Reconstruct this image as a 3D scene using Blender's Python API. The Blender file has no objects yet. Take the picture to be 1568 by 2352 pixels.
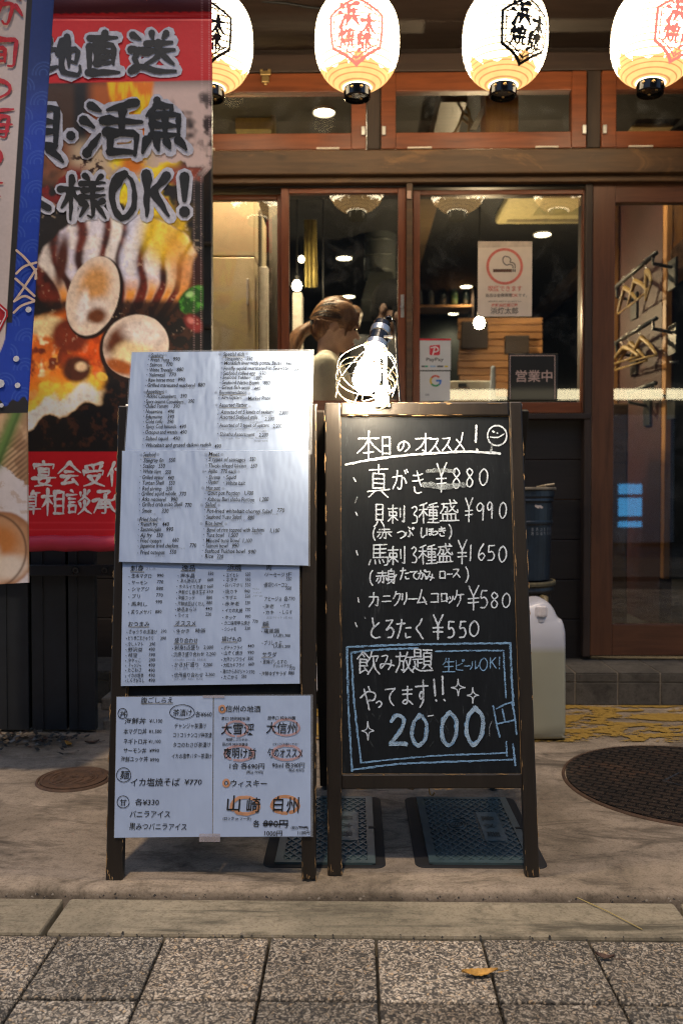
import bpy, bmesh, math, random
import numpy as np
from mathutils import Vector, Matrix, Euler
R_ = math.radians
S = bpy.context.scene
COL = S.collection
rnd = random.Random(7)

# ---------------------------------------------------------------- camera, sky, sun, exposure
FPX = 1981.0                     # focal length in units of a 1568 x 2352 frame
CAMZ = 0.80
cam_data = bpy.data.cameras.new('camera')
cam = bpy.data.objects.new('camera', cam_data)
COL.objects.link(cam)
cam.location = (0, 0, CAMZ)
cam.rotation_euler = (R_(90 - 1.388), 0, R_(0.925))
cam_data.sensor_fit = 'VERTICAL'
cam_data.sensor_height = 36
cam_data.sensor_width = 24
cam_data.lens = FPX / 2352 * 36
cam_data.clip_start = 0.05
cam_data.clip_end = 200
cam_data.dof.use_dof = True
cam_data.dof.focus_distance = 1.85
cam_data.dof.aperture_fstop = 4.0
S.camera = cam

world = bpy.data.worlds.new('World')
S.world = world
world.use_nodes = True
wn = world.node_tree
SUN_EL, SUN_ROT = 68.0, 188.0
sky = wn.nodes.new('ShaderNodeTexSky')
sky.sky_type = 'NISHITA'
sky.sun_disc = False
sky.sun_elevation = R_(SUN_EL)
sky.sun_rotation = R_(SUN_ROT)
bg = wn.nodes['Background']
bg.inputs['Strength'].default_value = 0.15
wn.links.new(sky.outputs['Color'], bg.inputs['Color'])

sd = bpy.data.lights.new('sun', 'SUN')
sd.energy = 1.8
sd.angle = R_(3.0)
sd.color = (1.0, 0.78, 0.55)
sun = bpy.data.objects.new('sun', sd)
COL.objects.link(sun)
sun.location = (0, -3, 8)
# light travels forward (+Y), down and slightly to the right
az = R_(12)
dirv = Vector((math.sin(az) * math.cos(R_(SUN_EL)), math.cos(az) * math.cos(R_(SUN_EL)), -math.sin(R_(SUN_EL))))
sun.rotation_euler = dirv.to_track_quat('-Z', 'Y').to_euler()

S.view_settings.view_transform = 'Standard'
S.view_settings.look = 'None'
S.view_settings.exposure = 0.2
S.view_settings.gamma = 1.0
S.render.engine = 'CYCLES'
S.cycles.use_denoising = True
S.cycles.denoising_prefilter = 'NONE'
S.cycles.use_adaptive_sampling = False
S.cycles.max_bounces = 7
S.cycles.transparent_max_bounces = 24
S.cycles.sample_clamp_indirect = 4.0
S.cycles.caustics_reflective = False
S.cycles.caustics_refractive = False
S.cycles.blur_glossy = 0.5
S.cycles.filter_width = 1.1

# ---------------------------------------------------------------- geometry helpers
CM = Matrix.Translation(cam.location) @ cam.rotation_euler.to_matrix().to_4x4()
CL = Vector(cam.location)

def ray(px, py):
    d = Vector(((px - 784) / FPX, -(py - 1176) / FPX, -1))
    return (CM.to_3x3() @ d)

def P(px, py, Y):                # point of a sight line at distance Y from the street
    d = ray(px, py)
    return CL + d * (Y / d.y)

def G(px, py, z=0.0):            # point on level ground
    d = ray(px, py)
    return CL + d * ((z - CAMZ) / d.z)

def PX(px, py, X):
    d = ray(px, py)
    return CL + d * (X / d.x)

class Plane:
    """A flat board: origin, right axis, up axis, normal towards the street."""
    def __init__(s, O, U, V, wob=0.0, ph=0.0):
        s.O, s.U, s.V = Vector(O), Vector(U).normalized(), Vector(V).normalized()
        s.N = s.U.cross(s.V).normalized()
        s.wob, s.ph = wob, ph
    def uv(s, px, py):
        d = ray(px, py)
        t = (s.O - CL).dot(s.N) / d.dot(s.N)
        q = CL + d * t - s.O
        return (q.dot(s.U), q.dot(s.V))
    def at(s, u, v, k=0.0):
        w = 0.0
        if s.wob:
            w = s.wob * (math.sin(u * 17 + s.ph) + math.sin(v * 13 + u * 5 + 2 * s.ph) + 0.5 * math.sin(u * 31 - v * 21))
        return s.O + s.U * u + s.V * v + s.N * (k + w)
    def off(s, k):
        return Plane(s.O + s.N * k, s.U, s.V, s.wob, s.ph)

ROOT = {}
class M:
    def __init__(s):
        s.v, s.f, s.mi = [], [], []
        s.col = None
    def add(s, vs, fs, mi=0):
        b = len(s.v)
        s.v += [Vector(v) for v in vs]
        s.f += [tuple(b + i for i in f) for f in fs]
        s.mi += [mi] * len(fs)
        return s
    def box(s, a, b, mi=0):
        x0, x1 = sorted((a[0], b[0])); y0, y1 = sorted((a[1], b[1])); z0, z1 = sorted((a[2], b[2]))
        vs = [(x0,y0,z0),(x1,y0,z0),(x1,y1,z0),(x0,y1,z0),(x0,y0,z1),(x1,y0,z1),(x1,y1,z1),(x0,y1,z1)]
        fs = [(0,3,2,1),(4,5,6,7),(0,1,5,4),(1,2,6,5),(2,3,7,6),(3,0,4,7)]
        return s.add(vs, fs, mi)
    def pbox(s, x0, y0, x1, y1, Y, dep, mi=0):       # front face seen at these picture coordinates, at distance Y
        xm, ym = (x0 + x1) / 2, (y0 + y1) / 2
        a = P(x0, ym, Y).x; b = P(x1, ym, Y).x
        c = P(xm, y0, Y).z; d = P(xm, y1, Y).z
        return s.box((a, Y, c), (b, Y + dep, d), mi)
    def hexa(s, q0, q1, mi=0):                       # q0, q1: matching quads
        vs = list(q0) + list(q1)
        return s.add(vs, [(3,2,1,0),(4,5,6,7),(0,1,5,4),(1,2,6,5),(2,3,7,6),(3,0,4,7)], mi)
    def tube(s, pts, r, n=8, mi=0, cap=True):
        pts = [Vector(p) for p in pts]
        rs = r if isinstance(r, (list, tuple)) else [r] * len(pts)
        vs, fs = [], []
        up = None
        for i, p in enumerate(pts):
            t = (pts[min(i + 1, len(pts) - 1)] - pts[max(i - 1, 0)]).normalized()
            if up is None:
                up = Vector((0, 0, 1)) if abs(t.z) < 0.9 else Vector((1, 0, 0))
            a = t.cross(up).normalized(); b = a.cross(t).normalized(); up = b
            for k in range(n):
                an = 2 * math.pi * k / n
                vs.append(p + (a * math.cos(an) + b * math.sin(an)) * rs[i])
        for i in range(len(pts) - 1):
            for k in range(n):
                k2 = (k + 1) % n
                fs.append((i*n+k, i*n+k2, (i+1)*n+k2, (i+1)*n+k))
        if cap:
            fs.append(tuple(range(n - 1, -1, -1))); fs.append(tuple((len(pts) - 1) * n + k for k in range(n)))
        return s.add(vs, fs, mi)
    def lathe(s, c, prof, n=32, mi=0, axis=None):     # prof: list of (radius, height)
        c = Vector(c)
        A = Vector(axis).normalized() if axis else Vector((0, 0, 1))
        a = A.cross(Vector((0, 1, 0)) if abs(A.y) < .9 else Vector((1, 0, 0))).normalized(); b = A.cross(a)
        vs, fs = [], []
        for r, h in prof:
            for k in range(n):
                an = 2 * math.pi * k / n
                vs.append(c + A * h + (a * math.cos(an) + b * math.sin(an)) * max(r, 1e-5))
        for i in range(len(prof) - 1):
            for k in range(n):
                k2 = (k + 1) % n
                fs.append((i*n+k, i*n+k2, (i+1)*n+k2, (i+1)*n+k))
        return s.add(vs, fs, mi)
    def prism(s, poly, ext, mi=0):                    # polygon of 3-D points pushed along ext
        n = len(poly); e = Vector(ext)
        vs = [Vector(p) for p in poly] + [Vector(p) + e for p in poly]
        fs = [tuple(range(n)), tuple(range(2*n-1, n-1, -1))] + [(i, i+n, (i+1) % n + n, (i+1) % n) for i in range(n)]
        return s.add(vs, fs, mi)
    def build(s, name, mats, parent=None, bevel=0, smooth=False, solid=0, seg=2, sub=0):
        me = bpy.data.meshes.new(name)
        org = ROOT.get(parent.name, Vector()) if parent else Vector()
        me.from_pydata([tuple(v - org) for v in s.v], [], s.f)
        if not isinstance(mats, (list, tuple)): mats = [mats]
        for m in mats: me.materials.append(m)
        if any(s.mi): me.polygons.foreach_set('material_index', s.mi)
        if s.col is not None:
            ca = me.color_attributes.new('print', 'FLOAT_COLOR', 'POINT')
            ca.data.foreach_set('color', np.asarray(s.col, dtype=np.float32).ravel())
        if not s.closed_ok():
            pass
        bm = bmesh.new(); bm.from_mesh(me)
        if not getattr(s, 'keep_normals', False):
            bmesh.ops.recalc_face_normals(bm, faces=bm.faces)
        bm.to_mesh(me); bm.free()
        if smooth: me.polygons.foreach_set('use_smooth', [True] * len(me.polygons))
        me.update()
        o = bpy.data.objects.new(name, me)
        COL.objects.link(o)
        if parent:
            o.parent = parent; ROOT[o.name] = org
        else:
            ROOT[o.name] = Vector()
        if bevel:
            b = o.modifiers.new('bevel', 'BEVEL'); b.width = bevel; b.segments = seg; b.limit_method = 'ANGLE'; b.angle_limit = R_(40)
        if solid:
            b = o.modifiers.new('solid', 'SOLIDIFY'); b.thickness = solid; b.offset = -1
        if sub:
            b = o.modifiers.new('sub', 'SUBSURF'); b.levels = sub; b.render_levels = sub
        return o
    def closed_ok(s): return True

def tag(o, label=None, cat=None, group=None, kind=None):
    if label: o['label'] = label
    if cat: o['category'] = cat
    if group: o['group'] = group
    if kind: o['kind'] = kind
    return o

def thing(name, loc, label, cat, group=None):
    o = bpy.data.objects.new(name, None)
    o.empty_display_size = 0.1
    COL.objects.link(o)
    o.location = loc
    ROOT[o.name] = Vector(loc)
    return tag(o, label, cat, group)

def copy_tree(o, parent=None):
    c = o.copy(); COL.objects.link(c)
    if parent: c.parent = parent
    for ch in list(o.children): copy_tree(ch, c)
    return c

# ---------------------------------------------------------------- materials
def lin(c):
    return tuple((x / 12.92 if x <= 0.04045 else ((x + 0.055) / 1.055) ** 2.4) for x in c)
def rgb(r, g, b): return lin((r / 255, g / 255, b / 255))

class NT:
    def __init__(s, name):
        s.m = bpy.data.materials.new(name); s.m.use_nodes = True
        s.t = s.m.node_tree; s.n = s.t.nodes; s.l = s.t.links
        s.b = s.n['Principled BSDF']; s.out = s.n['Material Output']
    def new(s, t, **k):
        n = s.n.new(t)
        for a, v in k.items(): setattr(n, a, v)
        return n
    def coord(s, scale=(1, 1, 1), rot=(0, 0, 0)):
        tc = s.new('ShaderNodeTexCoord'); mp = s.new('ShaderNodeMapping')
        mp.inputs['Scale'].default_value = scale; mp.inputs['Rotation'].default_value = rot
        s.l.new(tc.outputs['Object'], mp.inputs['Vector'])
        return mp.outputs['Vector']
    def noise(s, vec, scale, detail=6, rough=.6, dist=0):
        n = s.new('ShaderNodeTexNoise')
        n.inputs['Scale'].default_value = scale; n.inputs['Detail'].default_value = detail
        n.inputs['Roughness'].default_value = rough; n.inputs['Distortion'].default_value = dist
        s.l.new(vec, n.inputs['Vector'])
        return n.outputs['Fac']
    def ramp(s, fac, stops):
        r = s.new('ShaderNodeValToRGB')
        e = r.color_ramp.elements
        while len(e) < len(stops): e.new(0.5)
        for i, (p, c) in enumerate(stops):
            e[i].position = p; e[i].color = (*c, 1) if len(c) == 3 else c
        s.l.new(fac, r.inputs['Fac'])
        return r.outputs['Color']
    def mix(s, fac, a, b, mode='MIX'):
        m = s.new('ShaderNodeMix', data_type='RGBA', blend_type=mode)
        for sock, v in ((m.inputs[0], fac), (m.inputs[6], a), (m.inputs[7], b)):
            if hasattr(v, 'links') or hasattr(v, 'is_linked'): s.l.new(v, sock)
            elif isinstance(v, (int, float)): sock.default_value = v
            else: sock.default_value = (*v, 1)
        return m.outputs[2]
    def bump(s, h, strength=.3, dist=.002):
        b = s.new('ShaderNodeBump'); b.inputs['Strength'].default_value = strength; b.inputs['Distance'].default_value = dist
        s.l.new(h, b.inputs['Height']); s.l.new(b.outputs['Normal'], s.b.inputs['Normal'])
    def color(s, c):
        if hasattr(c, 'is_linked'): s.l.new(c, s.b.inputs['Base Color'])
        else: s.b.inputs['Base Color'].default_value = (*c, 1)
        return s
    def set(s, rough=.6, metal=0, spec=.5, coat=0, coat_rough=.05):
        s.b.inputs['Roughness'].default_value = rough; s.b.inputs['Metallic'].default_value = metal
        s.b.inputs['Specular IOR Level'].default_value = spec
        s.b.inputs['Coat Weight'].default_value = coat; s.b.inputs['Coat Roughness'].default_value = coat_rough
        return s

def plain(name, c, rough=.6, metal=0, spec=.5, var=.18, scale=30, coat=0, bump=0):
    t = NT(name); v = t.coord()
    n = t.noise(v, scale, 5)
    a = tuple(max(0, x * (1 - var)) for x in c); b = tuple(min(1, x * (1 + var)) for x in c)
    t.color(t.ramp(n, [(.3, a), (.7, b)])).set(rough, metal, spec, coat)
    if bump: t.bump(n, bump, .002)
    return t.m

def wood(name, dark, light, axis='x', rough=.45, scale=1.0, knots=False, blotch=None):
    t = NT(name)
    sc = {'x': (2, 26, 26), 'z': (26, 26, 2), 'y': (26, 2, 26)}[axis]
    v = t.coord(tuple(k * scale for k in sc))
    n1 = t.noise(v, 1.6, 8, .65, .6)
    v2 = t.coord()
    n2 = t.noise(v2, 2.3, 4, .6, .3)
    c = t.ramp(n1, [(.28, dark), (.5, tuple((a + b) / 2 for a, b in zip(dark, light))), (.74, light)])
    c = t.mix(.55, c, t.ramp(n2, [(.3, (.55, .5, .5)), (.7, (1.15, 1.1, 1.05))]), 'MULTIPLY')
    if knots:
        vo = t.new('ShaderNodeTexVoronoi'); vo.inputs['Scale'].default_value = 3.2
        t.l.new(t.coord((1, 1, 2.2)), vo.inputs['Vector'])
        c = t.mix(t.ramp(vo.outputs['Distance'], [(.03, (1, 1, 1)), (.12, (0, 0, 0))]), c, tuple(x * .45 for x in dark))
    if blotch:
        n3 = t.noise(t.coord((1, 1, 2.4)), 3.4, 5, .65, 1.0)
        c = t.mix(t.ramp(n3, [(.56, (0, 0, 0)), (.66, (.8, .8, .8))]), c, blotch)
    t.color(c).set(rough)
    t.bump(n1, .25, .002)
    return t.m

def emit(name, c, strength):
    t = NT(name)
    t.b.inputs['Base Color'].default_value = (*c, 1)
    t.b.inputs['Emission Color'].default_value = (*c, 1)
    t.b.inputs['Emission Strength'].default_value = strength
    t.b.inputs['Roughness'].default_value = .8
    return t.m

def glass(name, tint=(.93, .95, .94), rough=0.0, ior=1.8, dirt=.03):
    t = NT(name)
    t.n.remove(t.b)
    tr = t.new('ShaderNodeBsdfTransparent'); tr.inputs['Color'].default_value = (*tint, 1)
    gl = t.new('ShaderNodeBsdfGlossy'); gl.inputs['Roughness'].default_value = rough
    fr = t.new('ShaderNodeFresnel'); fr.inputs['IOR'].default_value = ior
    mx = t.new('ShaderNodeMixShader')
    t.l.new(fr.outputs[0], mx.inputs[0]); t.l.new(tr.outputs[0], mx.inputs[1]); t.l.new(gl.outputs[0], mx.inputs[2])
    df = t.new('ShaderNodeBsdfDiffuse'); df.inputs['Color'].default_value = (.5, .52, .55, 1)
    m2 = t.new('ShaderNodeMixShader')
    n = t.noise(t.coord(), 9, 8, .7, .5)
    r = t.ramp(n, [(.5, (0, 0, 0)), (.8, (dirt * 3,) * 3)])
    t.l.new(r, m2.inputs[0]); t.l.new(mx.outputs[0], m2.inputs[1]); t.l.new(df.outputs[0], m2.inputs[2])
    t.l.new(m2.outputs[0], t.out.inputs['Surface'])
    return t.m

def printed(name, rough=.6, coat=0, weave=0):
    t = NT(name)
    a = t.new('ShaderNodeAttribute'); a.attribute_name = 'print'
    t.color(a.outputs['Color']).set(rough, coat=coat)
    n = t.noise(t.coord(), 14, 5)
    t.bump(n, .35, .004)
    return t.m

def chalk(name, c, lo=.36, hi=.5, amt=1.0):
    t = NT(name)
    n = t.noise(t.coord((1, 1, 1)), 420, 3, .7)
    n2 = t.noise(t.coord((1, 1, 1)), 60, 3, .6)
    f = t.mix(.4, n, n2)
    r = t.ramp(f, [(lo, (.25,) * 3), (hi, (amt,) * 3)])
    t.color(c).set(.95, spec=.05)
    t.l.new(r, t.b.inputs['Alpha'])
    return t.m

def ink(name, c, rough=.5, alpha=1.0):
    t = NT(name)
    n = t.noise(t.coord(), 90, 3)
    t.color(t.ramp(n, [(.3, tuple(x * .8 for x in c)), (.7, tuple(min(1, x * 1.15) for x in c))])).set(rough)
    t.b.inputs['Alpha'].default_value = alpha
    return t.m

# ---------------------------------------------------------------- handwriting: stroke skeletons in a 100 x 100 box
# strokes split by |, points x,y by blanks; ~ = smooth curve
GL = {
'本':'15,30 85,30|50,5 50,98|~50,30 35,55 10,78|~50,30 68,55 92,74|32,76 68,74',
'日':'25,10 25,94|25,10 75,10 75,92|25,50 75,50|25,88 75,88',
'の':'~52,22 45,60 28,85 15,70 20,38 50,18 80,35 84,65 58,92',
'オ':'10,30 90,28|60,5 60,90 48,82|~58,32 40,60 10,82','ス':'~18,15 50,16 75,14 55,50 15,92|52,52 88,90',
'メ':'~72,6 55,50 15,92|28,38 82,84',
'真':'15,17 85,13|50,2 50,27|28,28 28,72|28,28 72,28 72,72|28,43 72,43|28,57 72,57|28,71 72,71|6,80 94,76|35,80 12,98|62,80 86,98',
'が':'~10,38 45,32 62,36 58,85 45,92 38,84|~38,8 32,50 12,90|~72,38 82,50 88,65|78,8 84,22|90,3 96,16',
'き':'~15,26 50,24 82,18|~12,48 50,46 88,40|~42,5 60,45 75,68|~25,72 30,90 50,97 75,94',
'¥':'20,4 50,44|84,2 50,44 50,98|18,54 82,52|18,70 82,68',
'8':'~72,16 48,4 27,22 50,46 76,70 60,95 34,92 25,70 50,47 74,28 72,14','0':'~52,4 26,28 22,70 46,96 76,72 80,30 58,6 46,10',
'9':'~74,22 52,5 28,24 36,48 60,44 74,20 72,60 70,97','3':'~25,15 55,5 74,22 44,46 76,62 70,88 28,94','1':'~56,4 50,50 46,96',
'6':'~66,4 36,40 24,74 48,96 76,76 60,56 30,70','5':'76,8 36,8|~36,8 32,45 60,42 78,65 62,90 26,92','2':'~20,26 44,6 74,22 62,50 18,92|18,92 84,92',
'貝':'25,8 25,72|25,8 75,8 75,72|25,28 75,28|25,48 75,48|25,70 75,70|~38,74 28,88 12,97|62,74 87,97',
'刺':'8,22 55,20|14,38 14,58|14,38 50,38 50,58|14,57 50,57|32,4 32,97|30,60 8,85|34,60 56,82|70,18 70,65|90,5 90,92 80,86',
'種':'40,6 10,18|5,35 45,33|26,14 26,97|25,40 5,68|28,42 44,60|88,4 52,13|48,24 96,22|54,36 54,64|54,36 90,36 90,64|54,50 90,50|54,63 90,63|72,10 72,94|52,78 92,77|45,95 98,93',
'盛':'12,20 88,16|~22,18 20,40 6,60|22,34 42,34 38,56 30,54|~52,3 62,38 92,58 92,46|~76,28 62,44 46,56|74,4 84,12|18,64 18,92|18,64 82,64 82,92|40,64 40,92|60,64 60,92|4,94 97,92',
'(':'~72,2 40,28 36,70 68,98',')':'~28,2 60,28 64,70 32,98',
'赤':'18,18 82,16|50,3 50,42|6,43 94,40|~40,44 36,75 20,97|60,44 60,96 48,90|20,58 6,82|78,56 94,80',
'つ':'~8,35 50,20 88,38 82,70 45,92','っ':'~8,45 50,28 88,44 80,72 45,92',
'ぶ':'~40,8 50,14 58,20|~48,32 60,55 52,88 38,84|~25,52 18,72 6,84|~68,55 76,65 84,78|75,16 82,30|88,10 94,22',
'し':'~35,4 30,72 48,95 88,74','ほ':'12,8 14,94|40,20 90,18|38,45 92,43|~68,20 68,82 50,92 42,78 65,74 94,92',
'馬':'25,6 25,62|25,6 82,5|52,6 52,62|25,24 78,23|25,42 78,41|25,61 90,60 86,94 72,96|12,72 4,94|30,72 34,90|48,71 53,87|64,70 70,84',
'身':'50,2 40,12|25,14 25,70|25,14 72,14 72,96 58,90|25,32 72,32|25,50 72,50|8,71 72,69|~92,38 60,75 14,97',
'た':'8,25 58,21|~38,4 28,50 10,94|62,46 92,43|~60,72 66,90 92,88','て':'~10,18 50,15 90,12|~88,13 52,40 50,72 80,94',
'み':'~14,18 50,14 35,60 12,90 8,68 50,62 94,76|~76,42 72,75 56,97','ロ':'18,16 18,86|18,16 82,16 82,86|18,82 82,82',
'ー':'~8,52 50,52 92,46','カ':'10,32 82,30 76,90 60,82|~45,4 40,55 10,94','ニ':'22,28 78,26|8,82 92,79',
'ク':'~38,4 30,30 10,50|~36,20 82,18 65,65 26,97','リ':'25,10 25,58|~76,4 75,55 44,96','ム':'~48,4 35,50 14,82|12,85 86,77|62,50 92,94',
'コ':'15,18 84,16 84,88|10,86 86,84','ッ':'15,35 24,56|45,28 54,50|~86,26 75,65 36,94','ケ':'~32,4 25,35 6,57|28,30 94,28|~64,30 60,65 34,96',
'と':'~28,6 32,24 40,42|~80,26 30,52 20,76 45,93 88,89','ろ':'20,12 76,10|~76,11 46,36 16,60 55,44 84,60 70,90 34,94','く':'~74,4 50,28 20,48 50,72 80,97',
'飲':'30,2 4,32|30,4 54,26|28,14 34,24|15,34 15,92|15,34 45,34 45,62|15,48 45,48|15,62 45,62|15,92 36,80|36,70 52,92|~66,4 60,25 48,44|62,22 95,20 86,42|~74,28 72,60 48,97|~74,44 82,74 99,96',
'放':'25,3 29,16|4,23 52,21|~26,22 22,60 4,96|26,44 46,44 44,90 34,84|~66,3 60,25 48,47|60,26 97,24|~84,28 75,65 46,97|~60,44 75,75 99,97',
'題':'12,6 12,36|12,6 42,6 42,36|12,20 42,20|12,35 42,35|4,48 50,47|28,48 28,78|28,62 46,62|~14,56 14,75 2,94|~8,78 40,93 99,92|54,10 97,9|74,10 70,22|58,22 58,70|58,22 92,22 92,70|58,38 92,38|58,54 92,54|58,69 92,69|66,72 52,87|82,72 96,85',
'生':'~30,4 22,28 6,47|22,28 90,26|50,5 50,92|20,59 82,57|4,93 96,91','ビ':'~25,8 25,60 30,82 85,85|~78,30 55,42 25,50|80,4 86,16|93,0 98,12',
'ル':'~30,14 28,60 6,92|62,6 62,86|~62,86 80,74 96,50','や':'~6,50 50,24 88,34 80,58 54,62|50,4 60,20|~26,14 45,60 56,98',
'ま':'15,21 86,17|15,43 86,40|~50,3 50,75 35,93 14,85 30,71 60,76 90,94','す':'5,26 95,22|~58,3 60,55 45,68 33,55 48,42 60,52 58,75 36,98',
'円':'14,10 14,96|14,10 86,8 86,95 74,92|50,10 50,50|14,51 86,49','O':'~52,3 20,26 14,66 46,97 84,72 84,26 56,3 46,7','K':'24,4 22,96|80,4 22,54|40,42 86,97',
'◇':'~50,2 58,36 92,50|~92,50 60,60 50,98|~50,98 42,62 8,50|~8,50 40,40 50,2','!':'50,3 50,68|50,88 50,95',
'地':'4,37 44,33|24,6 24,82|4,88 46,74|~48,42 80,32 95,30 90,66 78,64|72,2 72,74|~55,16 55,78 70,94 97,91 97,72',
'直':'12,16 88,14|52,1 46,28|30,28 30,74|30,28 74,28 74,74|30,43 74,43|30,58 74,58|30,73 74,73|10,34 10,95|10,94 94,92',
'送':'8,6 22,20|4,42 22,41|~22,42 12,62 20,82|~4,94 25,82 60,95 99,92|45,3 53,18|82,2 72,18|36,25 92,23|32,45 97,43|~64,24 60,55 33,80|~66,48 78,62 94,78',
'魚':'~36,1 28,14 8,32|34,10 70,10 56,26|22,28 22,68|22,28 82,27 80,68|22,48 80,47|52,28 52,68|22,67 80,67|14,77 4,97|34,76 38,93|56,76 62,93|78,74 96,93',
'活':'12,5 28,16|3,34 20,45|~8,95 18,78 28,58|~88,3 70,10 44,16|33,37 99,35|66,14 66,60|44,60 44,96|44,60 90,60 90,96|44,93 90,93',
'様':'4,29 43,27|24,2 24,98|~22,34 14,56 3,72|26,38 43,56|56,3 63,14|90,1 80,14|48,19 97,17|52,33 93,31|44,47 99,45|72,18 72,93 60,88|48,62 62,60 46,90|94,54 80,67|~74,58 84,76 99,92',
'宴':'50,1 50,12|10,14 10,29|10,15 92,13 86,28|32,28 32,54|32,28 70,28 70,54|32,41 70,41|32,54 70,54|3,67 97,65|~48,57 30,82 80,98|~70,68 55,88 12,99',
'会':'~52,2 30,28 2,48|~50,3 70,28 98,44|34,43 66,41|18,59 84,57|~50,60 36,76 22,90|22,91 78,84|66,72 88,97',
'受':'~88,2 50,10 12,13|16,18 26,31|47,16 50,30|82,14 70,31|7,36 7,54|7,37 94,35 88,52|26,55 76,54|~74,54 55,80 8,98|~32,60 55,82 97,98',
'付':'~32,3 20,35 2,57|20,34 20,98|40,31 99,29|78,3 78,93 62,86|50,50 61,65',
'算':'25,2 6,23|18,12 46,12|30,14 36,25|66,2 54,21|60,12 95,12|76,14 82,25|26,28 26,66|26,28 76,28 76,66|26,40 76,40|26,53 76,53|26,65 76,65|3,77 97,76|~34,68 34,85 12,99|68,68 68,99',
'相':'3,29 47,27|26,2 26,98|~24,34 15,52 2,68|28,40 47,58|56,10 56,95|56,10 93,10 93,95|56,38 93,38|56,64 93,64|56,92 93,92',
'談':'18,3 27,12|3,23 43,21|10,36 36,36|10,50 36,50|10,64 10,93|10,64 36,64 36,93|10,91 36,91|54,11 59,26|92,7 82,22|~72,2 70,28 45,49|~72,26 80,36 98,47|54,55 59,70|92,51 82,68|~72,47 70,74 45,98|~72,70 80,84 99,97',
'承':'26,8 74,7 52,22|52,22 52,94 38,88|34,40 70,40|32,54 72,54|26,68 78,68|~3,42 32,40 8,88|~96,27 84,38 68,46|~64,42 80,72 99,90',
'旬':'~30,2 22,22 5,40|26,18 92,17 88,94 70,90|22,40 22,80|22,40 62,40 62,80|22,60 62,60|22,79 62,79',
'海':'12,5 28,16|3,34 20,45|~8,95 18,78 28,58|~46,2 42,18 31,32|42,17 97,15|46,34 38,76|46,34 88,34 82,93 68,90|30,57 99,55|62,38 58,52|60,60 56,74|38,77 90,76',
'浜':'12,5 28,16|3,34 20,45|~8,95 18,78 28,58|90,3 50,12|50,12 50,56|50,32 92,32|72,32 72,56|30,58 99,57|50,64 34,95|76,64 95,95',
'焼':'14,24 7,46|44,20 35,38|~26,3 24,55 3,97|28,60 43,82|50,14 97,13|72,2 72,30|50,35 99,34|60,22 60,52|86,22 86,52|46,55 99,54|~62,56 58,80 42,97|~82,56 82,90 99,88',
'太':'8,31 92,29|~52,3 48,50 6,97|~52,34 65,65 97,96|43,76 55,91','郎':'26,1 21,10|12,12 12,84|12,12 46,12 46,52|12,30 46,30|12,50 46,50|12,85 40,72|34,60 49,85|62,5 62,98|~62,8 92,8 74,40 94,60 82,76 66,68',
'幸':'50,2 50,34|16,18 84,17|4,36 96,35|32,42 38,52|68,41 60,52|16,56 84,55|8,74 92,73|50,56 50,98',
'に':'16,8 14,94|46,26 86,24|~44,72 56,86 90,82',
}

def cat_rom(p, n=7):
    p = [np.array(q, float) for q in p]
    out = []
    for i in range(len(p) - 1):
        a = p[i - 1] if i else 2 * p[0] - p[1]
        b, c = p[i], p[i + 1]
        d = p[i + 2] if i + 2 < len(p) else 2 * p[-1] - p[-2]
        for k in range(n):
            t = k / n
            out.append(.5 * ((2 * b) + (-a + c) * t + (2 * a - 5 * b + 4 * c - d) * t * t + (-a + 3 * b - 3 * c + d) * t ** 3))
    out.append(p[-1])
    return out

def strokes(ch):
    for s in GL[ch].split('|'):
        sm = s.startswith('~')
        pts = [tuple(map(float, q.split(','))) for q in s.lstrip('~').split()]
        yield (sm, pts)

LAY = [0]
def ribbon(m, pts, w, mapf, mi=0, prof=None, step=None, jit=0.0, rg=rnd):
    """flat pen stroke; pts in flat coordinates, mapf(u, v, layer) -> world"""
    pts = [np.array(p, float) for p in pts]
    # resample
    L = [0]
    for a, b in zip(pts, pts[1:]): L.append(L[-1] + np.linalg.norm(b - a))
    if L[-1] < 1e-9: return
    st = step or max(w * .6, L[-1] / 60)
    n = max(3, int(L[-1] / st) + 1)
    q = []
    for k in range(n):
        s = L[-1] * k / (n - 1)
        i = max(0, min(len(L) - 2, int(np.searchsorted(L, s)) - 1))
        t = (s - L[i]) / max(L[i + 1] - L[i], 1e-9)
        q.append(pts[i] * (1 - t) + pts[i + 1] * t)
    LAY[0] = (LAY[0] + 1) % 90
    lay = LAY[0] * 1.2e-5
    vs, fs = [], []
    for k in range(n):
        d = q[min(k + 1, n - 1)] - q[max(k - 1, 0)]
        d = d / max(np.linalg.norm(d), 1e-9)
        nn = np.array([-d[1], d[0]])
        t = k / (n - 1)
        ww = w * (prof(t) if prof else 1.0) * (1 + rg.uniform(-jit, jit))
        o = nn * ww * rg.uniform(-jit, jit) * .5
        vs.append(q[k] + nn * ww / 2 + o); vs.append(q[k] - nn * ww / 2 + o)
        if k: fs.append((2*k-2, 2*k-1, 2*k+1, 2*k))
    # round ends
    for e, sgn in ((0, -1), (n - 1, 1)):
        d = (q[1] - q[0]) if e == 0 else (q[-1] - q[-2])
        d = d / max(np.linalg.norm(d), 1e-9) * sgn
        a, b = vs[2*e], vs[2*e+1]
        c = (a + b) / 2; r = np.linalg.norm(a - b) / 2
        base = len(vs)
        side = (a - c) / max(r, 1e-9)
        for j in range(1, 4):
            an = math.pi * j / 4
            vs.append(c + side * r * math.cos(an) + d * r * math.sin(an))
        fs.append((2*e, base, base + 1, base + 2, 2*e+1))
    m.add([mapf(p[0], p[1], lay) for p in vs], fs, mi)

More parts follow.
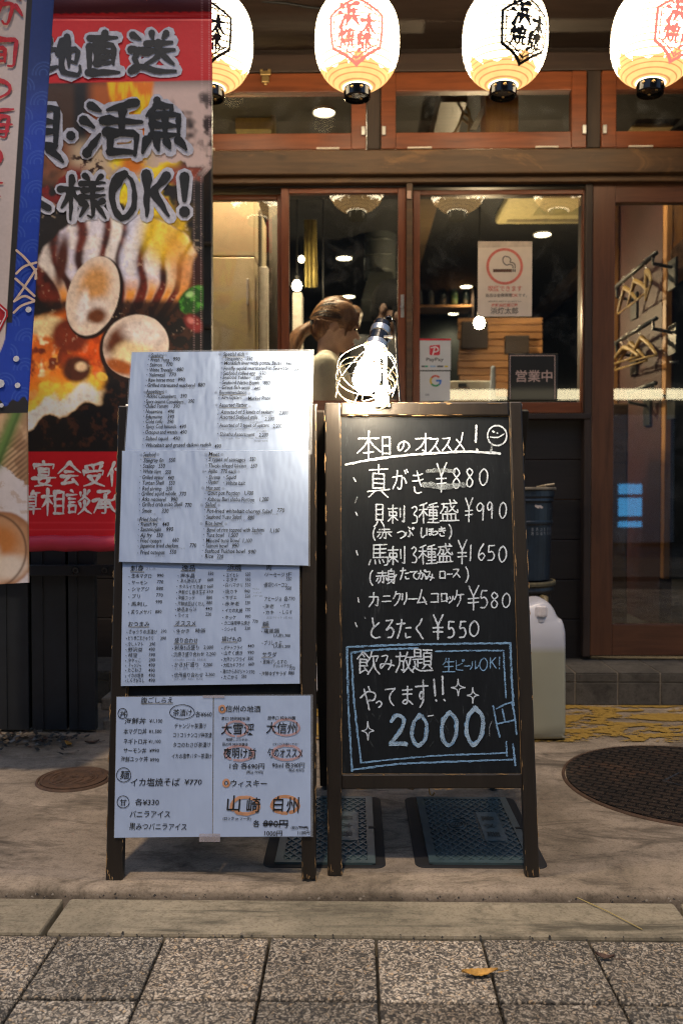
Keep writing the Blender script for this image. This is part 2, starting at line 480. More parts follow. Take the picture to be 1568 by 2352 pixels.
def glyph(m, ch, box, w, mapf, mi=0, prof=None, jit=.12, slant=0, wob=1.5, passes=1, rg=rnd):
    """box = x0,y0,x1,y1 in picture-like coordinates (y down) that mapf understands"""
    x0, y0, x1, y1 = box
    for sm, pts in strokes(ch):
        for k in range(passes):
            pp = []
            for (x, y) in pts:
                x += rg.uniform(-wob, wob); y += rg.uniform(-wob, wob)
                if k: x += rg.uniform(-5, 5); y += rg.uniform(-4, 4)
                x = x0 + (x1 - x0) * x / 100 + slant * (50 - y) / 100 * (y1 - y0)
                pp.append((x, y0 + (y1 - y0) * y / 100))
            if sm and len(pp) > 2: pp = cat_rom(pp)
            ribbon(m, pp, w, mapf, mi, prof, jit=jit, rg=rg)

BRUSH = lambda t: .72 + .5 * math.exp(-((t - .08) / .12) ** 2) - .38 * max(0, (t - .6) / .4)

def text_mesh(body, shear=0.0, offset=0.0, res=2):
    c = bpy.data.curves.new('t', 'FONT')
    c.body = body; c.size = 1; c.resolution_u = res; c.shear = shear; c.offset = offset
    o = bpy.data.objects.new('t', c)
    me = bpy.data.meshes.new_from_object(o)
    vs = [(v.co.x, v.co.y) for v in me.vertices]; fs = [tuple(p.vertices) for p in me.polygons]
    bpy.data.objects.remove(o); bpy.data.curves.remove(c); bpy.data.meshes.remove(me)
    return vs, fs

def put_text(m, body, px, py, em, pl, k=.0006, mi=0, shear=.15, offset=.004, width=None, ang=0.0, align='l', jit=0.0, res=2):
    """em, width in picture units; baseline starts at px,py on plane pl"""
    vs, fs = text_mesh(body, shear, offset, res)
    if not vs: return
    u0, v0 = pl.uv(px, py); u1, _ = pl.uv(px + 100, py)
    s = (u1 - u0) / 100
    xm = max(v[0] for v in vs); x0 = min(v[0] for v in vs)
    sx = em * s
    if width: sx = width * s / max(xm - x0, 1e-6)
    sy = em * s
    sh = {'l': 0, 'c': -(xm + x0) / 2, 'r': -xm}[align]
    ca, sa = math.cos(ang), math.sin(ang)
    LAY[0] = (LAY[0] + 1) % 90
    lay = LAY[0] * 1.2e-5
    out = []
    for x, y in vs:
        X = (x + sh) * sx; Yy = y * sy + jit * s * math.sin(x * 2.3 + px)
        out.append(pl.at(u0 + X * ca - Yy * sa, v0 + X * sa + Yy * ca, k + lay))
    m.add(out, fs, mi)

def pmap(pl, k=.0006):
    """picture coordinates -> point on plane"""
    def f(x, y, lay):
        u, v = pl.uv(x, y)
        return pl.at(u, v, k + lay)
    return f

# value noise for printed pictures
def vnoise(X, Y, sc, seed=0, octv=4):
    r = np.random.RandomState(seed)
    out = np.zeros_like(X, dtype=float); amp = 1; tot = 0
    for o in range(octv):
        g = r.rand(128, 128)
        x = X / sc * 2 ** o + 17.3 * o; y = Y / sc * 2 ** o + 5.1 * o
        xi = np.floor(x).astype(int); yi = np.floor(y).astype(int)
        fx = x - xi; fy = y - yi; fx = fx * fx * (3 - 2 * fx); fy = fy * fy * (3 - 2 * fy)
        a = g[yi % 128, xi % 128]; b = g[yi % 128, (xi + 1) % 128]; c = g[(yi + 1) % 128, xi % 128]; d = g[(yi + 1) % 128, (xi + 1) % 128]
        out += amp * ((a * (1 - fx) + b * fx) * (1 - fy) + (c * (1 - fx) + d * fx) * fy); tot += amp; amp *= .55
    return out / tot
def sstep(a, b, x):
    t = np.clip((x - a) / (b - a), 0, 1); return t * t * (3 - 2 * t)
class Paint:
    def __init__(s, X, Y, base):
        s.X, s.Y = X, Y
        s.c = np.zeros(X.shape + (3,)); s.c[:] = lin(tuple(b / 255 for b in base))
    def put(s, mask, col):
        c = np.array(lin(tuple(b / 255 for b in col)))
        s.c += (c - s.c) * np.clip(mask, 0, 1)[..., None]
        return s
    def ell(s, cx, cy, rx, ry, ang=0, soft=.1, nz=0, seed=1):
        a = R_(ang); dx, dy = s.X - cx, s.Y - cy
        x = dx * math.cos(a) + dy * math.sin(a); y = -dx * math.sin(a) + dy * math.cos(a)
        r = np.sqrt((x / rx) ** 2 + (y / ry) ** 2)
        if nz: r = r + nz * (vnoise(s.X, s.Y, 30, seed) - .5)
        return 1 - sstep(1 - soft, 1 + soft, r)
# ---------------------------------------------------------------- shared materials
W_FRAME = wood('red_wood', (.125, .032, .011), (.27, .074, .023), 'z', .38)
W_FRAMEX = wood('red_wood_rail', (.125, .032, .011), (.29, .080, .025), 'x', .38)
W_BEAM = wood('weathered_beam', (.052, .026, .011), (.135, .070, .028), 'x', .55, knots=True, blotch=(.20, .10, .035))
W_DARK = wood('dark_timber', (.022, .013, .010), (.045, .028, .020), 'x', .6)
W_DARKZ = wood('dark_timber_upright', (.030, .018, .013), (.060, .036, .024), 'z', .6)
W_DOOR = wood('door_wood', (.085, .032, .016), (.18, .072, .032), 'z', .42)
W_DOORX = wood('door_wood_rail', (.085, .032, .016), (.19, .076, .034), 'x', .42)
W_PLANK = wood('dark_wall_boards', (.010, .008, .008), (.022, .016, .014), 'x', .55)
W_ORANGE = wood('orange_pine', (.30, .13, .04), (.52, .27, .09), 'z', .5)
W_ORANGEX = wood('orange_pine_plank', (.26, .11, .035), (.55, .28, .10), 'x', .5)
BLACK = plain('soot_black', (.008, .009, .010), .6)
TRACK = plain('black_track', (.012, .010, .009), .45)
GLASS = glass('window_glass')
STEEL = plain('brushed_steel', (.55, .53, .50), .35, metal=.9)
WHITEP = plain('white_plastic', (.70, .70, .70), .35, var=.05)

# ---------------------------------------------------------------- ground
def concrete(name, a, b, stain=(1, 1.6, 1), sw=.55):
    t = NT(name)
    n1 = t.noise(t.coord(), 3.4, 6, .65, .6); n2 = t.noise(t.coord(), 38, 8, .75); n3 = t.noise(t.coord(), 190, 3, .6)
    c = t.ramp(n1, [(.3, a), (.68, b)])
    c = t.mix(.85, c, t.ramp(n2, [(.28, (.42, .40, .38)), (.47, (.93, .92, .9)), (.75, (1.2, 1.18, 1.15))]), 'MULTIPLY')
    c = t.mix(.6, c, t.ramp(n3, [(.32, (.5, .48, .46)), (.5, (1, 1, 1))]), 'MULTIPLY')
    n4 = t.noise(t.coord(stain), 5.5, 6, .7, .8)
    c = t.mix(t.ramp(n4, [(.50, (0, 0, 0)), (.66, (sw,) * 3)]), c, tuple(x * .42 for x in a))
    t.color(c).set(.85, spec=.25)
    t.bump(t.mix(.5, n2, n3), .5, .003)
    return t.m
CONC = concrete('worn_concrete', (.165, .135, .10), (.345, .285, .22), (.8, 1.9, 1), .9)
CONCK = concrete('kerb_concrete', (.18, .16, .115), (.33, .285, .205), (.5, 3.2, 1), .95)
DIRT = plain('joint_dirt', (.018, .016, .014), .95, var=.5, scale=60)
ASPH = concrete('asphalt', (.04, .04, .042), (.065, .065, .065))

YK0, YK1 = 1.552, 1.694           # kerb strip, street side and house side
m = M(); m.box((-40, -12, -.13), (40, 40, -.048))
tag(m.build('ground', DIRT), kind='structure')
m = M(); m.box((-40, -12, -.048), (40, -1.2, -.006))
tag(m.build('road', ASPH), kind='structure')
# concrete apron with a rounded, slightly wavy street edge
m = M()
nx = 160
prof = [(-.001, -.06), (0.0, -.020), (.0015, -.010), (.005, -.004), (.014, -.001), (.04, .0), (.12, .0), (.3, .0), (1.2, .0), (2.1, .0)]
vs, fs = [], []
for i in range(nx + 1):
    x = -3.2 + 6.6 * i / nx
    e = 1.713 + .004 * math.sin(x * 5) + .003 * math.sin(x * 17 + 1) + rnd.uniform(-.0015, .0015)
    for (dy, z) in prof: vs.append((x, e + dy, z))
n = len(prof)
for i in range(nx):
    for k in range(n - 1): fs.append((i*n+k, (i+1)*n+k, (i+1)*n+k+1, i*n+k+1))
m.add(vs, fs)
tag(m.build('pavement', CONC, smooth=True), kind='structure')
m = M()
xs = [-3.3, -1.77, -.572, .63, 1.83, 3.3]
for a, b in zip(xs, xs[1:]):
    m.box((a + .006, YK0, -.1), (b - .006, YK1 - .008, -.008))
tag(m.build('kerb', CONCK, bevel=.006), kind='structure')

def slab_mat():
    t = NT('exposed_aggregate')
    vo = t.new('ShaderNodeTexVoronoi'); vo.inputs['Scale'].default_value = 215
    wv = t.coord()
    dn = t.new('ShaderNodeTexNoise'); dn.inputs['Scale'].default_value = 60; t.l.new(wv, dn.inputs['Vector'])
    add = t.new('ShaderNodeMix', data_type='RGBA', blend_type='LINEAR_LIGHT'); add.inputs[0].default_value = .012
    t.l.new(wv, add.inputs[6]); t.l.new(dn.outputs['Color'], add.inputs[7])
    t.l.new(add.outputs[2], vo.inputs['Vector'])
    sep = t.new('ShaderNodeSeparateColor'); t.l.new(vo.outputs['Color'], sep.inputs[0])
    c = t.ramp(sep.outputs[0], [(0, (.06, .055, .048)), (.16, (.16, .14, .115)), (.3, (.28, .235, .175)), (.6, (.41, .345, .265)), (.9, (.57, .50, .40)), (1, (.46, .32, .18))])
    c = t.mix(t.ramp(vo.outputs['Distance'], [(.42, (0, 0, 0)), (.66, (.9, .9, .9))]), c, (.05, .046, .04))
    at = t.new('ShaderNodeAttribute'); at.attribute_name = 'print'
    c = t.mix(1.0, c, at.outputs['Color'], 'MULTIPLY')
    n = t.noise(t.coord(), 6, 5, .6, .5)
    c = t.mix(.6, c, t.ramp(n, [(.3, (.6, .57, .53)), (.7, (1.15, 1.14, 1.12))]), 'MULTIPLY')
    t.color(c).set(.8, spec=.3)
    t.bump(vo.outputs['Distance'], .8, .003)
    return t.m
m = M(); cols = []
PWX, PWY = .1915, .1945
for r in range(9):
    y1 = YK0 - .008 - r * PWY; y0 = y1 - PWY + .005
    for c in range(-14, 15):
        x0 = .0364 + c * PWX + .003; x1 = x0 + PWX - .005
        q = rnd.Random if False else None
        z = -.011 + rnd.uniform(-.0012, .0012)
        jx = rnd.uniform(-.001, .001)
        b = len(m.v)
        m.box((x0 + jx, y0, z - .05), (x1 + jx, y1, z))
        g = rnd.choice([.66, .8, .9, .96, 1.1, 1.18]) * rnd.uniform(.94, 1.06); wq = rnd.uniform(-.03, .03)
        cols += [(g * (1 + wq), g, g * (1 - wq), 1)] * 8
m.col = cols
tag(m.build('paving_slabs', slab_mat(), bevel=.003), kind='structure')

# worn yellow paint on the concrete before the step
t = NT('worn_yellow_paint')
n = t.noise(t.coord((1, 2.2, 1)), 5.5, 7, .62, 1.2); n2 = t.noise(t.coord(), 60, 5, .7)
f = t.mix(.25, n, n2)
t.color(t.ramp(n2, [(.3, (.20, .12, .018)), (.7, (.33, .21, .04))])).set(.7)
t.l.new(t.ramp(f, [(.478, (0, 0, 0)), (.505, (1, 1, 1))]), t.b.inputs['Alpha'])
m = M()
a0, a1 = 2.735, 3.205
N_ = 40
vs = []
for i in range(N_ + 1):
    x = -.35 + 3.2 * i / N_
    vs += [(x, a0 + .012 * math.sin(x * 9) + rnd.uniform(-.006, .006), .004), (x, a1, .004)]
m.add(vs, [(2*i, 2*i+2, 2*i+3, 2*i+1) for i in range(N_)])
tag(m.build('road_marking', t.m), kind='structure')

# ---------------------------------------------------------------- restaurant front
YW = 3.5
bld = thing('restaurant', (0, 3.5, 0), 'timber restaurant front with red-brown sliding windows above a dark boarded wall', 'restaurant')
def part(name, m, mats, parent=bld, **k): return m.build(name, mats, parent, **k)
XL, XR = -1.6, 3.4
def zp(px, py, Y): return P(px, py, Y).z
def xp(px, py, Y): return P(px, py, Y).x
# horizontal members measured at x ~ 1000
def hbeam(name, y0, y1, Y, dep, mat, x0=XL, x1=XR, bevel=.004):
    m = M(); m.box((x0, Y, zp(1000, y1, Y)), (x1, Y + dep, zp(1000, y0, Y)))
    return part(name, m, mat, bevel=bevel)
hbeam('cornice_beam', -75, 31, 3.36, .16, W_BEAM)
hbeam('recess_panel', 20, 130, 3.60, .02, W_DARK)
hbeam('header', 121, 163, 3.47, .12, wood('dark_header', (.028, .016, .012), (.062, .035, .024), 'x', .6))
hbeam('main_beam', 342, 399, 3.40, .22, W_BEAM, bevel=.006)
hbeam('lower_beam', 401, 419, 3.425, .18, W_BEAM)
hbeam('window_track', 419.5, 430, 3.455, .14, TRACK)
hbeam('sill', 949.5, 963, 3.44, .14, W_DARK, x1=xp(1357, 950, 3.44))
m = M()
zb, zt = .122, zp(1000, 963.5, 3.5)
nb = 6
xw1 = xp(1357, 1200, 3.5)
for i in range(nb):
    z0 = zb + (zt - zb) * i / nb; z1 = zb + (zt - zb) * (i + 1) / nb - .003
    m.box((XL, 3.49 + .002 * (i % 2), z0), (xw1, 3.56, z1))
part('wall', m, W_PLANK, bevel=.002)
# uprights
def upright(name, x0, x1, y0, y1, Y, dep, mat, bevel=.004):
    m = M(); xm0 = xp(x0, (y0 + y1) / 2, Y); xm1 = xp(x1, (y0 + y1) / 2, Y)
    m.box((xm0, Y, zp(1000, y1, Y)), (xm1, Y + dep, zp(1000, y0, Y)))
    return part(name, m, mat, bevel=bevel)
for x0, x1 in ((842, 873), (1347, 1379), (340, 371), (1853, 1885)):
    upright('mullion', x0, x1, 163.5, 341.5, 3.478, .10, W_DARKZ)
upright('mullion', 932.5, 947, 400, 949, 3.43, .12, W_BEAM)
upright('door_post', 1341, 1357.5, 420, 1508, 3.445, .12, W_DARKZ)
# transom windows
def transom(x0, x1, stile=33):
    Y = 3.462
    m = M()
    X0, X1 = xp(x0, 250, Y), xp(x1, 250, Y); s = stile * Y / FPX
    z = [zp(1000, q, Y) for q in (341, 303, 208, 164.5)]
    m.box((X0, Y, z[0]), (X0 + s, Y + .05, z[3])); m.box((X1 - s, Y, z[0]), (X1, Y + .05, z[3]))
    m.box((X0 + s, Y + .003, z[0]), (X1 - s, Y + .047, z[1])); m.box((X0 + s, Y + .003, z[2]), (X1 - s, Y + .047, z[3]))
    w = part('transom_window', m, W_FRAMEX, bevel=.003)
    g = M(); g.box((X0 + s - .004, Y + .022, z[1] - .004), (X1 - s + .004, Y + .027, z[2] + .004))
    g.build('glass_pane', GLASS, w)
    # small hinges and the pale metal plate on the lower edge
    h = M()
    for q in (X0 + .010, X1 - .010): h.box((q - .008, Y - .012, z[0] + .05), (q + .008, Y, z[0] + .085))
    h.build('latch', STEEL, w, bevel=.002)
    return w, X0, X1, z, Y
PLATE = plain('pale_metal_plate', (.72, .62, .52), .4)
for x0, x1, pl_ in ((375, 840, (471, 494)), (875, 1346, (936, 990)), (1381, 1852, (1440, 1500))):
    w, X0, X1, z, Y = transom(x0, x1)
    h = M()
    for q in ((x0 + 352, x0 + 404) if x0 < 800 else (x0 + 60, x0 + 115), (x1 - 118, x1 - 66) if x0 > 800 else (x0 + 97, x0 + 119)):
        h.box((xp(q[0], 340, Y), Y - .014, z[0] - .004), (xp(q[1], 340, Y), Y - .002, z[0] + .002))
    h.build('hinge_plate', PLATE, w)
m = M()
for (a, b, c, d) in ((597, 162, 622, 172), (601, 172, 618, 188), (606, 188, 613, 194), (597, 158, 604, 163), (615, 158, 622, 163)): m.pbox(a, b, c, d, 3.452, .012)
part('brass_latch', m, plain('tarnished_brass', (.45, .30, .12), .35, metal=.8), bevel=.002)
# main sliding windows
def sash(x0, x1, y0, y1, st, rt, rb, Y, kind='sliding_window', mats=None):
    m = M()
    X0, X1 = xp(x0, 700, Y), xp(x1, 700, Y); k = Y / FPX
    z = [zp(1000, q, Y) for q in (y1, y1 - rb, y0 + rt, y0)]
    m.box((X0, Y, z[0]), (X0 + st * k, Y + .034, z[3])); m.box((X1 - st * k, Y, z[0]), (X1, Y + .034, z[3]))
    m.box((X0 + st * k, Y + .002, z[0]), (X1 - st * k, Y + .032, z[1]), 1); m.box((X0 + st * k, Y + .002, z[2]), (X1 - st * k, Y + .032, z[3]), 1)
    w = part(kind, m, mats or [W_FRAME, W_FRAMEX], bevel=.0025)
    g = M(); g.box((X0 + st * k - .004, Y + .014, z[1] - .004), (X1 - st * k + .004, Y + .019, z[2] + .004))
    g.build('glass_pane', GLASS, w)
    return w
win1 = sash(645.5, 931.5, 428, 949, 18, 14, 30, 3.458)
win2 = sash(947.5, 1353, 436, 949, 16, 11, 25, 3.470)
win0 = sash(380, 655, 444, 949, 18, 12, 25, 3.502)
m = M(); m.pbox(919.5, 677, 928, 729, 3.4555, .004)
m.lathe(P(923.5, 704, 3.4545), [(.0, -.0025), (.006, -.002), (.009, .001)], 12, axis=(0, 1, 0))
m.build('lock', STEEL, win1, bevel=.001)
m = M(); m.pbox(934.5, 438, 944, 456, 3.424, .006); part('catch', m, plain('worn_pink_metal', (.50, .33, .27), .5))
# sliding door on the right
Yd = 3.452
m = M()
X0 = xp(1357.8, 900, Yd); Xs = xp(1409, 900, Yd); X1 = X0 + 1.05
z = [zp(1450, q, Yd) for q in (1506, 1434, 465, 419)]
m.box((X0, Yd, z[0]), (Xs, Yd + .04, z[3])); m.box((X1 - .09, Yd, z[0]), (X1, Yd + .04, z[3]))
m.box((Xs, Yd + .002, z[0]), (X1 - .09, Yd + .038, z[1]), 1); m.box((Xs, Yd + .002, z[2]), (X1 - .09, Yd + .038, z[3]), 1)
door = part('sliding_door', m, [W_DOOR, W_DOORX], bevel=.003)
g = M(); g.box((Xs - .004, Yd + .018, z[1] - .004), (X1 - .086, Yd + .023, z[2] + .004)); g.build('glass_pane', GLASS, door)
m = M(); m.box((X1, 3.45, .122), (XR, 3.56, zp(1000, 419, 3.45))); part('side_wall', m, W_PLANK)
# step with grey tiles
TILE = concrete('grey_step_tile', (.055, .052, .048), (.10, .094, .085))
GROUT = plain('tile_grout', (.17, .15, .125), .9)
m = M(); m.box((-1.2, 3.224, .0), (3.3, 3.56, .1195), 1)
tw = .1585; x0 = xp(1320, 1555, 3.22) - 14 * tw
for c in range(32):
    a, b = x0 + c * tw + .003, x0 + (c + 1) * tw - .003
    if b < -1.2 or a > 3.3: continue
    m.box((a, 3.221, .1165), (b, 3.372, .1225)); m.box((a, 3.378, .1165), (b, 3.5, .1225))
    m.box((a, 3.219, .088), (b, 3.2275, .1160)); m.box((a, 3.219, .002), (b, 3.2275, .084))
part('step', m, [TILE, GROUT], bevel=.0015)
# canopy over the front and side parts of the shop shell
m = M(); m.box((-1.15, 2.45, 2.62), (XR, 7.2, 2.74)); part('canopy', m, W_DARK)
m = M(); m.box((-1.15, 2.84, 2.52), (XR, 2.92, 2.62)); part('lantern_rail', m, W_DARK)
m = M(); m.box((XL, 3.5, 2.74), (XR, 9.3, 5.6)); part('upper_wall', m, plain('dark_cladding', (.03, .03, .032), .7))
# interior shell
INT_WALL = plain('dark_interior_wall', (.042, .050, .048), .7)
INT_FLOOR = plain('dark_interior_floor', (.022, .020, .019), .5)
m = M(); m.box((XL, 8.8, .12), (XR, 8.9, 2.6)); part('interior_wall', m, INT_WALL)
m = M(); m.box((XL, 3.62, .12), (XL + .06, 8.8, 2.6)); part('interior_wall', m, INT_WALL)
m = M(); m.box((XR - .06, 3.62, .12), (XR, 8.8, 2.6)); part('interior_wall', m, INT_WALL)
m = M(); m.box((XL, 3.57, .05), (XR, 8.9, .119)); part('interior_floor', m, INT_FLOOR)
m = M(); m.box((XL, 3.62, 2.56), (XR, 8.9, 2.6)); part('interior_ceiling', m, plain('black_ceiling', (.014, .015, .015), .8))
CEIL = 2.56
for k, xb in enumerate((.36, 1.72)):
    m = M(); m.box((xb, 3.75, 2.47), (xb + .12, 8.79, 2.559)); part('ceiling_beam', m, wood('dim_beam_%d' % k, (.05, .035, .02), (.10, .07, .04)), bevel=.005)
# ---------------------------------------------------------------- lanterns
PAPER = NT('lantern_paper')
n = PAPER.noise(PAPER.coord((1, 1, 1)), 9, 3)
wv = PAPER.new('ShaderNodeTexWave', wave_type='BANDS', bands_direction='Z'); wv.inputs['Scale'].default_value = 17.0
PAPER.l.new(PAPER.coord(), wv.inputs['Vector'])
c = PAPER.ramp(wv.outputs['Fac'], [(.0, (.075, .052, .026)), (.10, (.12, .09, .05)), (.26, (1, .80, .52))])
PAPER.color((.8, .72, .6)).set(.8)
PAPER.l.new(c, PAPER.b.inputs['Emission Color']); PAPER.b.inputs['Emission Strength'].default_value = 10.0
def petal_mat():
    t = NT('printed_petal_paper')
    wv = t.new('ShaderNodeTexWave', wave_type='BANDS', bands_direction='Z'); wv.inputs['Scale'].default_value = 30.0
    t.l.new(t.coord(), wv.inputs['Vector'])
    n = t.noise(t.coord(), 14, 3)
    c = t.ramp(wv.outputs['Fac'], [(.0, (.32, .15, .05)), (.22, (.66, .37, .13))])
    c = t.mix(.5, c, t.ramp(n, [(.3, (.7, .7, .7)), (.7, (1.2, 1.2, 1.2))]), 'MULTIPLY')
    t.color((.4, .25, .1)).set(.8)
    t.l.new(c, t.b.inputs['Emission Color']); t.b.inputs['Emission Strength'].default_value = 1.9
    return t.m
PETAL = petal_mat()
RED_INK = emit('red_crest_ink', (.85, .22, .17), 1.0)
BLK_INK = plain('black_crest_ink', (.006, .004, .004), .7)
LACQ = plain('black_lacquer', (.006, .006, .006), .12)
BRASS = plain('brass_rivet', (.7, .48, .2), .25, metal=.9)
LH, LR = .152, .1375
def lrad(z):                       # radius at height z from the centre, -LH..LH
    q = max(0.0, 1 - (abs(z) / (LH * 1.039)) ** 2.55)
    return LR * q ** .5 * (1 - .0 * z)
def make_lantern(face, inkmat, label):
    """face: direction the crest looks, as an angle from the street, positive to the right"""
    r = thing('paper_lantern', (0, 0, 0), label, 'lantern', 'paper lanterns hanging in a row along the shop front')
    m = M()
    prof = []
    nz = 61
    for i in range(nz):
        z = -LH + 2 * LH * i / (nz - 1)
        prof.append((lrad(z) * (1 - .006 * abs(math.sin(i * math.pi / 2))), z))
    m.lathe((0, 0, 0), prof, 64)
    m.build('shade', PAPER.m, r, smooth=True)
    # caps
    rb = lrad(-LH) + .001
    m = M(); m.lathe((0, 0, 0), [(rb * .6, -LH + .004), (rb * 1.0, -LH + .004), (rb * 1.03, -LH - .002), (rb * 1.03, -LH - .030), (rb * .97, -LH - .034), (rb * .90, -LH - .034), (rb * .86, -LH - .024), (0, -LH - .024)], 40)
    cap = m.build('bottom_cap', LACQ, r, smooth=False, bevel=.001)
    m = M()
    for k in range(4):
        an = face - 1.1 + k * .72
        m.lathe(Vector((math.sin(an) * rb * 1.03, -math.cos(an) * rb * 1.03, -LH - .012)), [(.0, .0035), (.0035, .0025), (.005, 0)], 10, axis=(math.sin(an), -math.cos(an), 0))
    for k in range(3):
        an = face + k * 2.094 + .5
        m.lathe(Vector((math.sin(an) * rb * .55, -math.cos(an) * rb * .55, -LH - .024)), [(0, -.004), (.005, -.003), (.0065, 0)], 10)
    m.build('rivet', BRASS, cap, smooth=True)
    m = M(); m.lathe((0, 0, 0), [(rb * .9, LH + .002), (rb * 1.03, LH + .002), (rb * 1.03, LH + .03), (rb * .5, LH + .034), (0, LH + .034)], 32)
    m.tube([(0, 0, LH + .03), (.0, 0, LH + .062), (.012, 0, LH + .075)], .003, 6)
    m.build('top_cap', LACQ, r, bevel=.001)
    # petals printed round the foot
    m = M(); vs, fs = [], []
    na, nzz = 150, 8
    for i in range(na + 1):
        th = 2 * math.pi * i / na
        q = (th / (2 * math.pi) * 4) % 1
        top = -.150 + .030 + (.036 * (1 - abs(q - .2) / .2) if q < .4 else .016 * abs((q - .70) / .30))
        for k in range(nzz):
            z = -LH + .002 + (top + LH) * k / (nzz - 1)
            rr = lrad(z) + .0009
            a = face - .25 + th
            vs.append((math.sin(a) * rr, -math.cos(a) * rr, z))
    for i in range(na):
        for k in range(nzz - 1): fs.append((i*nzz+k, (i+1)*nzz+k, (i+1)*nzz+k+1, i*nzz+k+1))
    m.add(vs, fs); m.build('printed_petals', PETAL, r, smooth=True)
    # crest: hexagon with four characters
    m = M(); rg = random.Random(3)
    def mp(x, y, lay):
        z = -y; rr = lrad(z) + .0012 + lay * 8
        a = face + x / LR
        return Vector((math.sin(a) * rr, -math.cos(a) * rr, z))
    cy, hw, hh = .030, .080, .094
    hexp = [(0, -hh), (hw, -hh * .5), (hw, hh * .52), (0, hh), (-hw, hh * .52), (-hw, -hh * .5), (0, -hh)]
    for sc, w in ((1.0, .0095), (.86, .0042)):
        for a, b in zip(hexp, hexp[1:]):
            ribbon(m, [(a[0] * sc, cy + a[1] * sc), (b[0] * sc, cy + b[1] * sc)], w, mp, jit=.05, rg=rg, step=.006)
    for ch, bx, w in (('浜', (-.052, -.085, .010, -.012), .0085), ('焼', (-.058, -.008, -.004, .048), .0065), ('太', (.014, -.050, .062, .006), .0075), ('郎', (.002, .004, .050, .058), .0065)):
        glyph(m, ch, (bx[0], cy + bx[1] + .010, bx[2], cy + bx[3] + .010), w * 1.75, mp, prof=BRUSH, jit=.12, wob=2, rg=rg)
    # small wave curls filling the crest
    for (x, y, s) in ((.045, -.055, .014), (-.055, .06, .010), (.052, .022, .008), (-.012, .068, .012), (.022, .078, .009), (.03, -.078, .008), (-.062, -.02, .007), (-.03, .062, .009), (.036, .046, .009), (-.066, .036, .007), (.062, -.024, .007), (-.045, -.07, .008), (.0, .078, .008), (.055, .05, .006), (-.02, -.002, .006)):
        ribbon(m, [(x + s * (1 - t / 9) * math.cos(t), cy + y + s * (1 - t / 9) * math.sin(t)) for t in [k * .5 for k in range(13)]], .0028, mp, jit=.1, rg=rg)
    m.build('crest', inkmat, r)
    m = M()
    m.tube([(0.012, 0, LH + .075), (0.012, 0, .24)], .002, 6)
    m.build('hanging_wire', BLACK, r)
    return r
LY = 2.85
lz = P(820, 97, LY).z
spec = [(484, 97, 0.05, 'black', 'glowing white paper lantern with a black crest, partly hidden behind the red banner', 0),
        (820, 95, -0.02, 'red', 'glowing white paper lantern with a full red crest facing the street', 0),
        (1159, 90, .36, 'black', 'glowing white paper lantern with a black crest turned to the right', -2),
        (1503, 84, .30, 'red', 'glowing white paper lantern with a red crest, cut by the right edge', -5)]
base = {}
for (px, py, face, ik, lab, tilt) in spec:
    L = make_lantern(face, RED_INK if ik == 'red' else BLK_INK, lab)
    L.location = P(px, py, LY); L.rotation_euler = (0, R_(-tilt), 0)

# ---------------------------------------------------------------- inside the shop
DL = emit('downlight_glow', (1.0, .86, .58), 14.0)
RIM = plain('downlight_rim', (.5, .5, .48), .4)
def down(px, py, w=32, label='', power=0):
    d = ray(px, py); Y = (CEIL - .012 - CAMZ) / d.z * d.y
    p = P(px, py, Y)
    r = thing('downlight', (p.x, p.y, CEIL - .02), label, 'ceiling light', 'round downlights in the dark ceiling')
    rad = w / 2 * Y / FPX
    m = M(); m.lathe((p.x, p.y, CEIL), [(rad, -.004), (rad * .5, -.0045), (0, -.005)], 24); m.build('lamp', DL, r)
    m = M(); m.lathe((p.x, p.y, CEIL), [(rad * 1.02, -.002), (rad * 1.06, -.010), (rad * 1.16, -.010), (rad * 1.18, 0)], 24); m.build('rim', RIM, r)
    if power:
        ld = bpy.data.lights.new('downlight_beam', 'SPOT'); ld.energy = power; ld.spot_size = R_(150); ld.spot_blend = .6
        ld.color = (1, .80, .52); ld.shadow_soft_size = .05
        lo = bpy.data.objects.new('downlight_beam', ld); COL.objects.link(lo); lo.parent = r; lo.location = (0, 0, -.03)
    return r
down(744, 261, 46, 'large downlight seen through the upper left window', 75)
down(533, 196, 30, 'added downlight over the beige refrigerator, tucked behind the upper window frame', 105)  # unseen lamp, added to brighten the refrigerator and the woman
down(1366, 282, 30, 'added downlight over the coat rails, tucked behind the upper mullion', 24)  # added out of sight to light the hangers and pine trim
down(790, 595, 34, 'upper of two downlights above the woman with the ponytail', 14)
down(800, 683, 28, 'lower of two downlights above the woman with the ponytail', 10)
down(1245, 541, 36, 'downlight right of the smoking notice', 14)
down(1070, 660, 26, 'downlight left of the smoking notice, upper one', 10)
down(1040, 722, 22, 'downlight left of the smoking notice, lower one', 8)
down(1482, 140, 10, 'tiny downlight in the rightmost upper window', 0)

# air conditioner cassette
m = M()
d0, d1 = ray(1240, 458), ray(1240, 516)
ya, yb = [(CEIL - .07 - CAMZ) / d.z * d.y for d in (d0, d1)]
r = thing('ceiling_cassette', (1.3, (ya + yb) / 2, CEIL), 'square cream air conditioner cassette set in the ceiling', 'air conditioner')
x0 = xp(1136, 516, yb); x1 = x0 + .95
CREAM = plain('cream_plastic', (.34, .30, .16), .5)
m.box((x0, ya - .35, CEIL - .07), (x1, yb, CEIL - .001)); m.build('panel', CREAM, r, bevel=.02)
m = M(); m.box((x0 + .2, ya - .15, CEIL - .076), (x1 - .2, yb - .2, CEIL - .069)); m.build('grille', plain('cream_grille', (.20, .18, .09), .6), r, bevel=.004)
m = M(); m.box((x0 + .06, yb - .11, CEIL - .074), (x1 - .06, yb - .06, CEIL - .069)); m.build('louvre', plain('dark_louvre', (.16, .14, .09), .5), r)

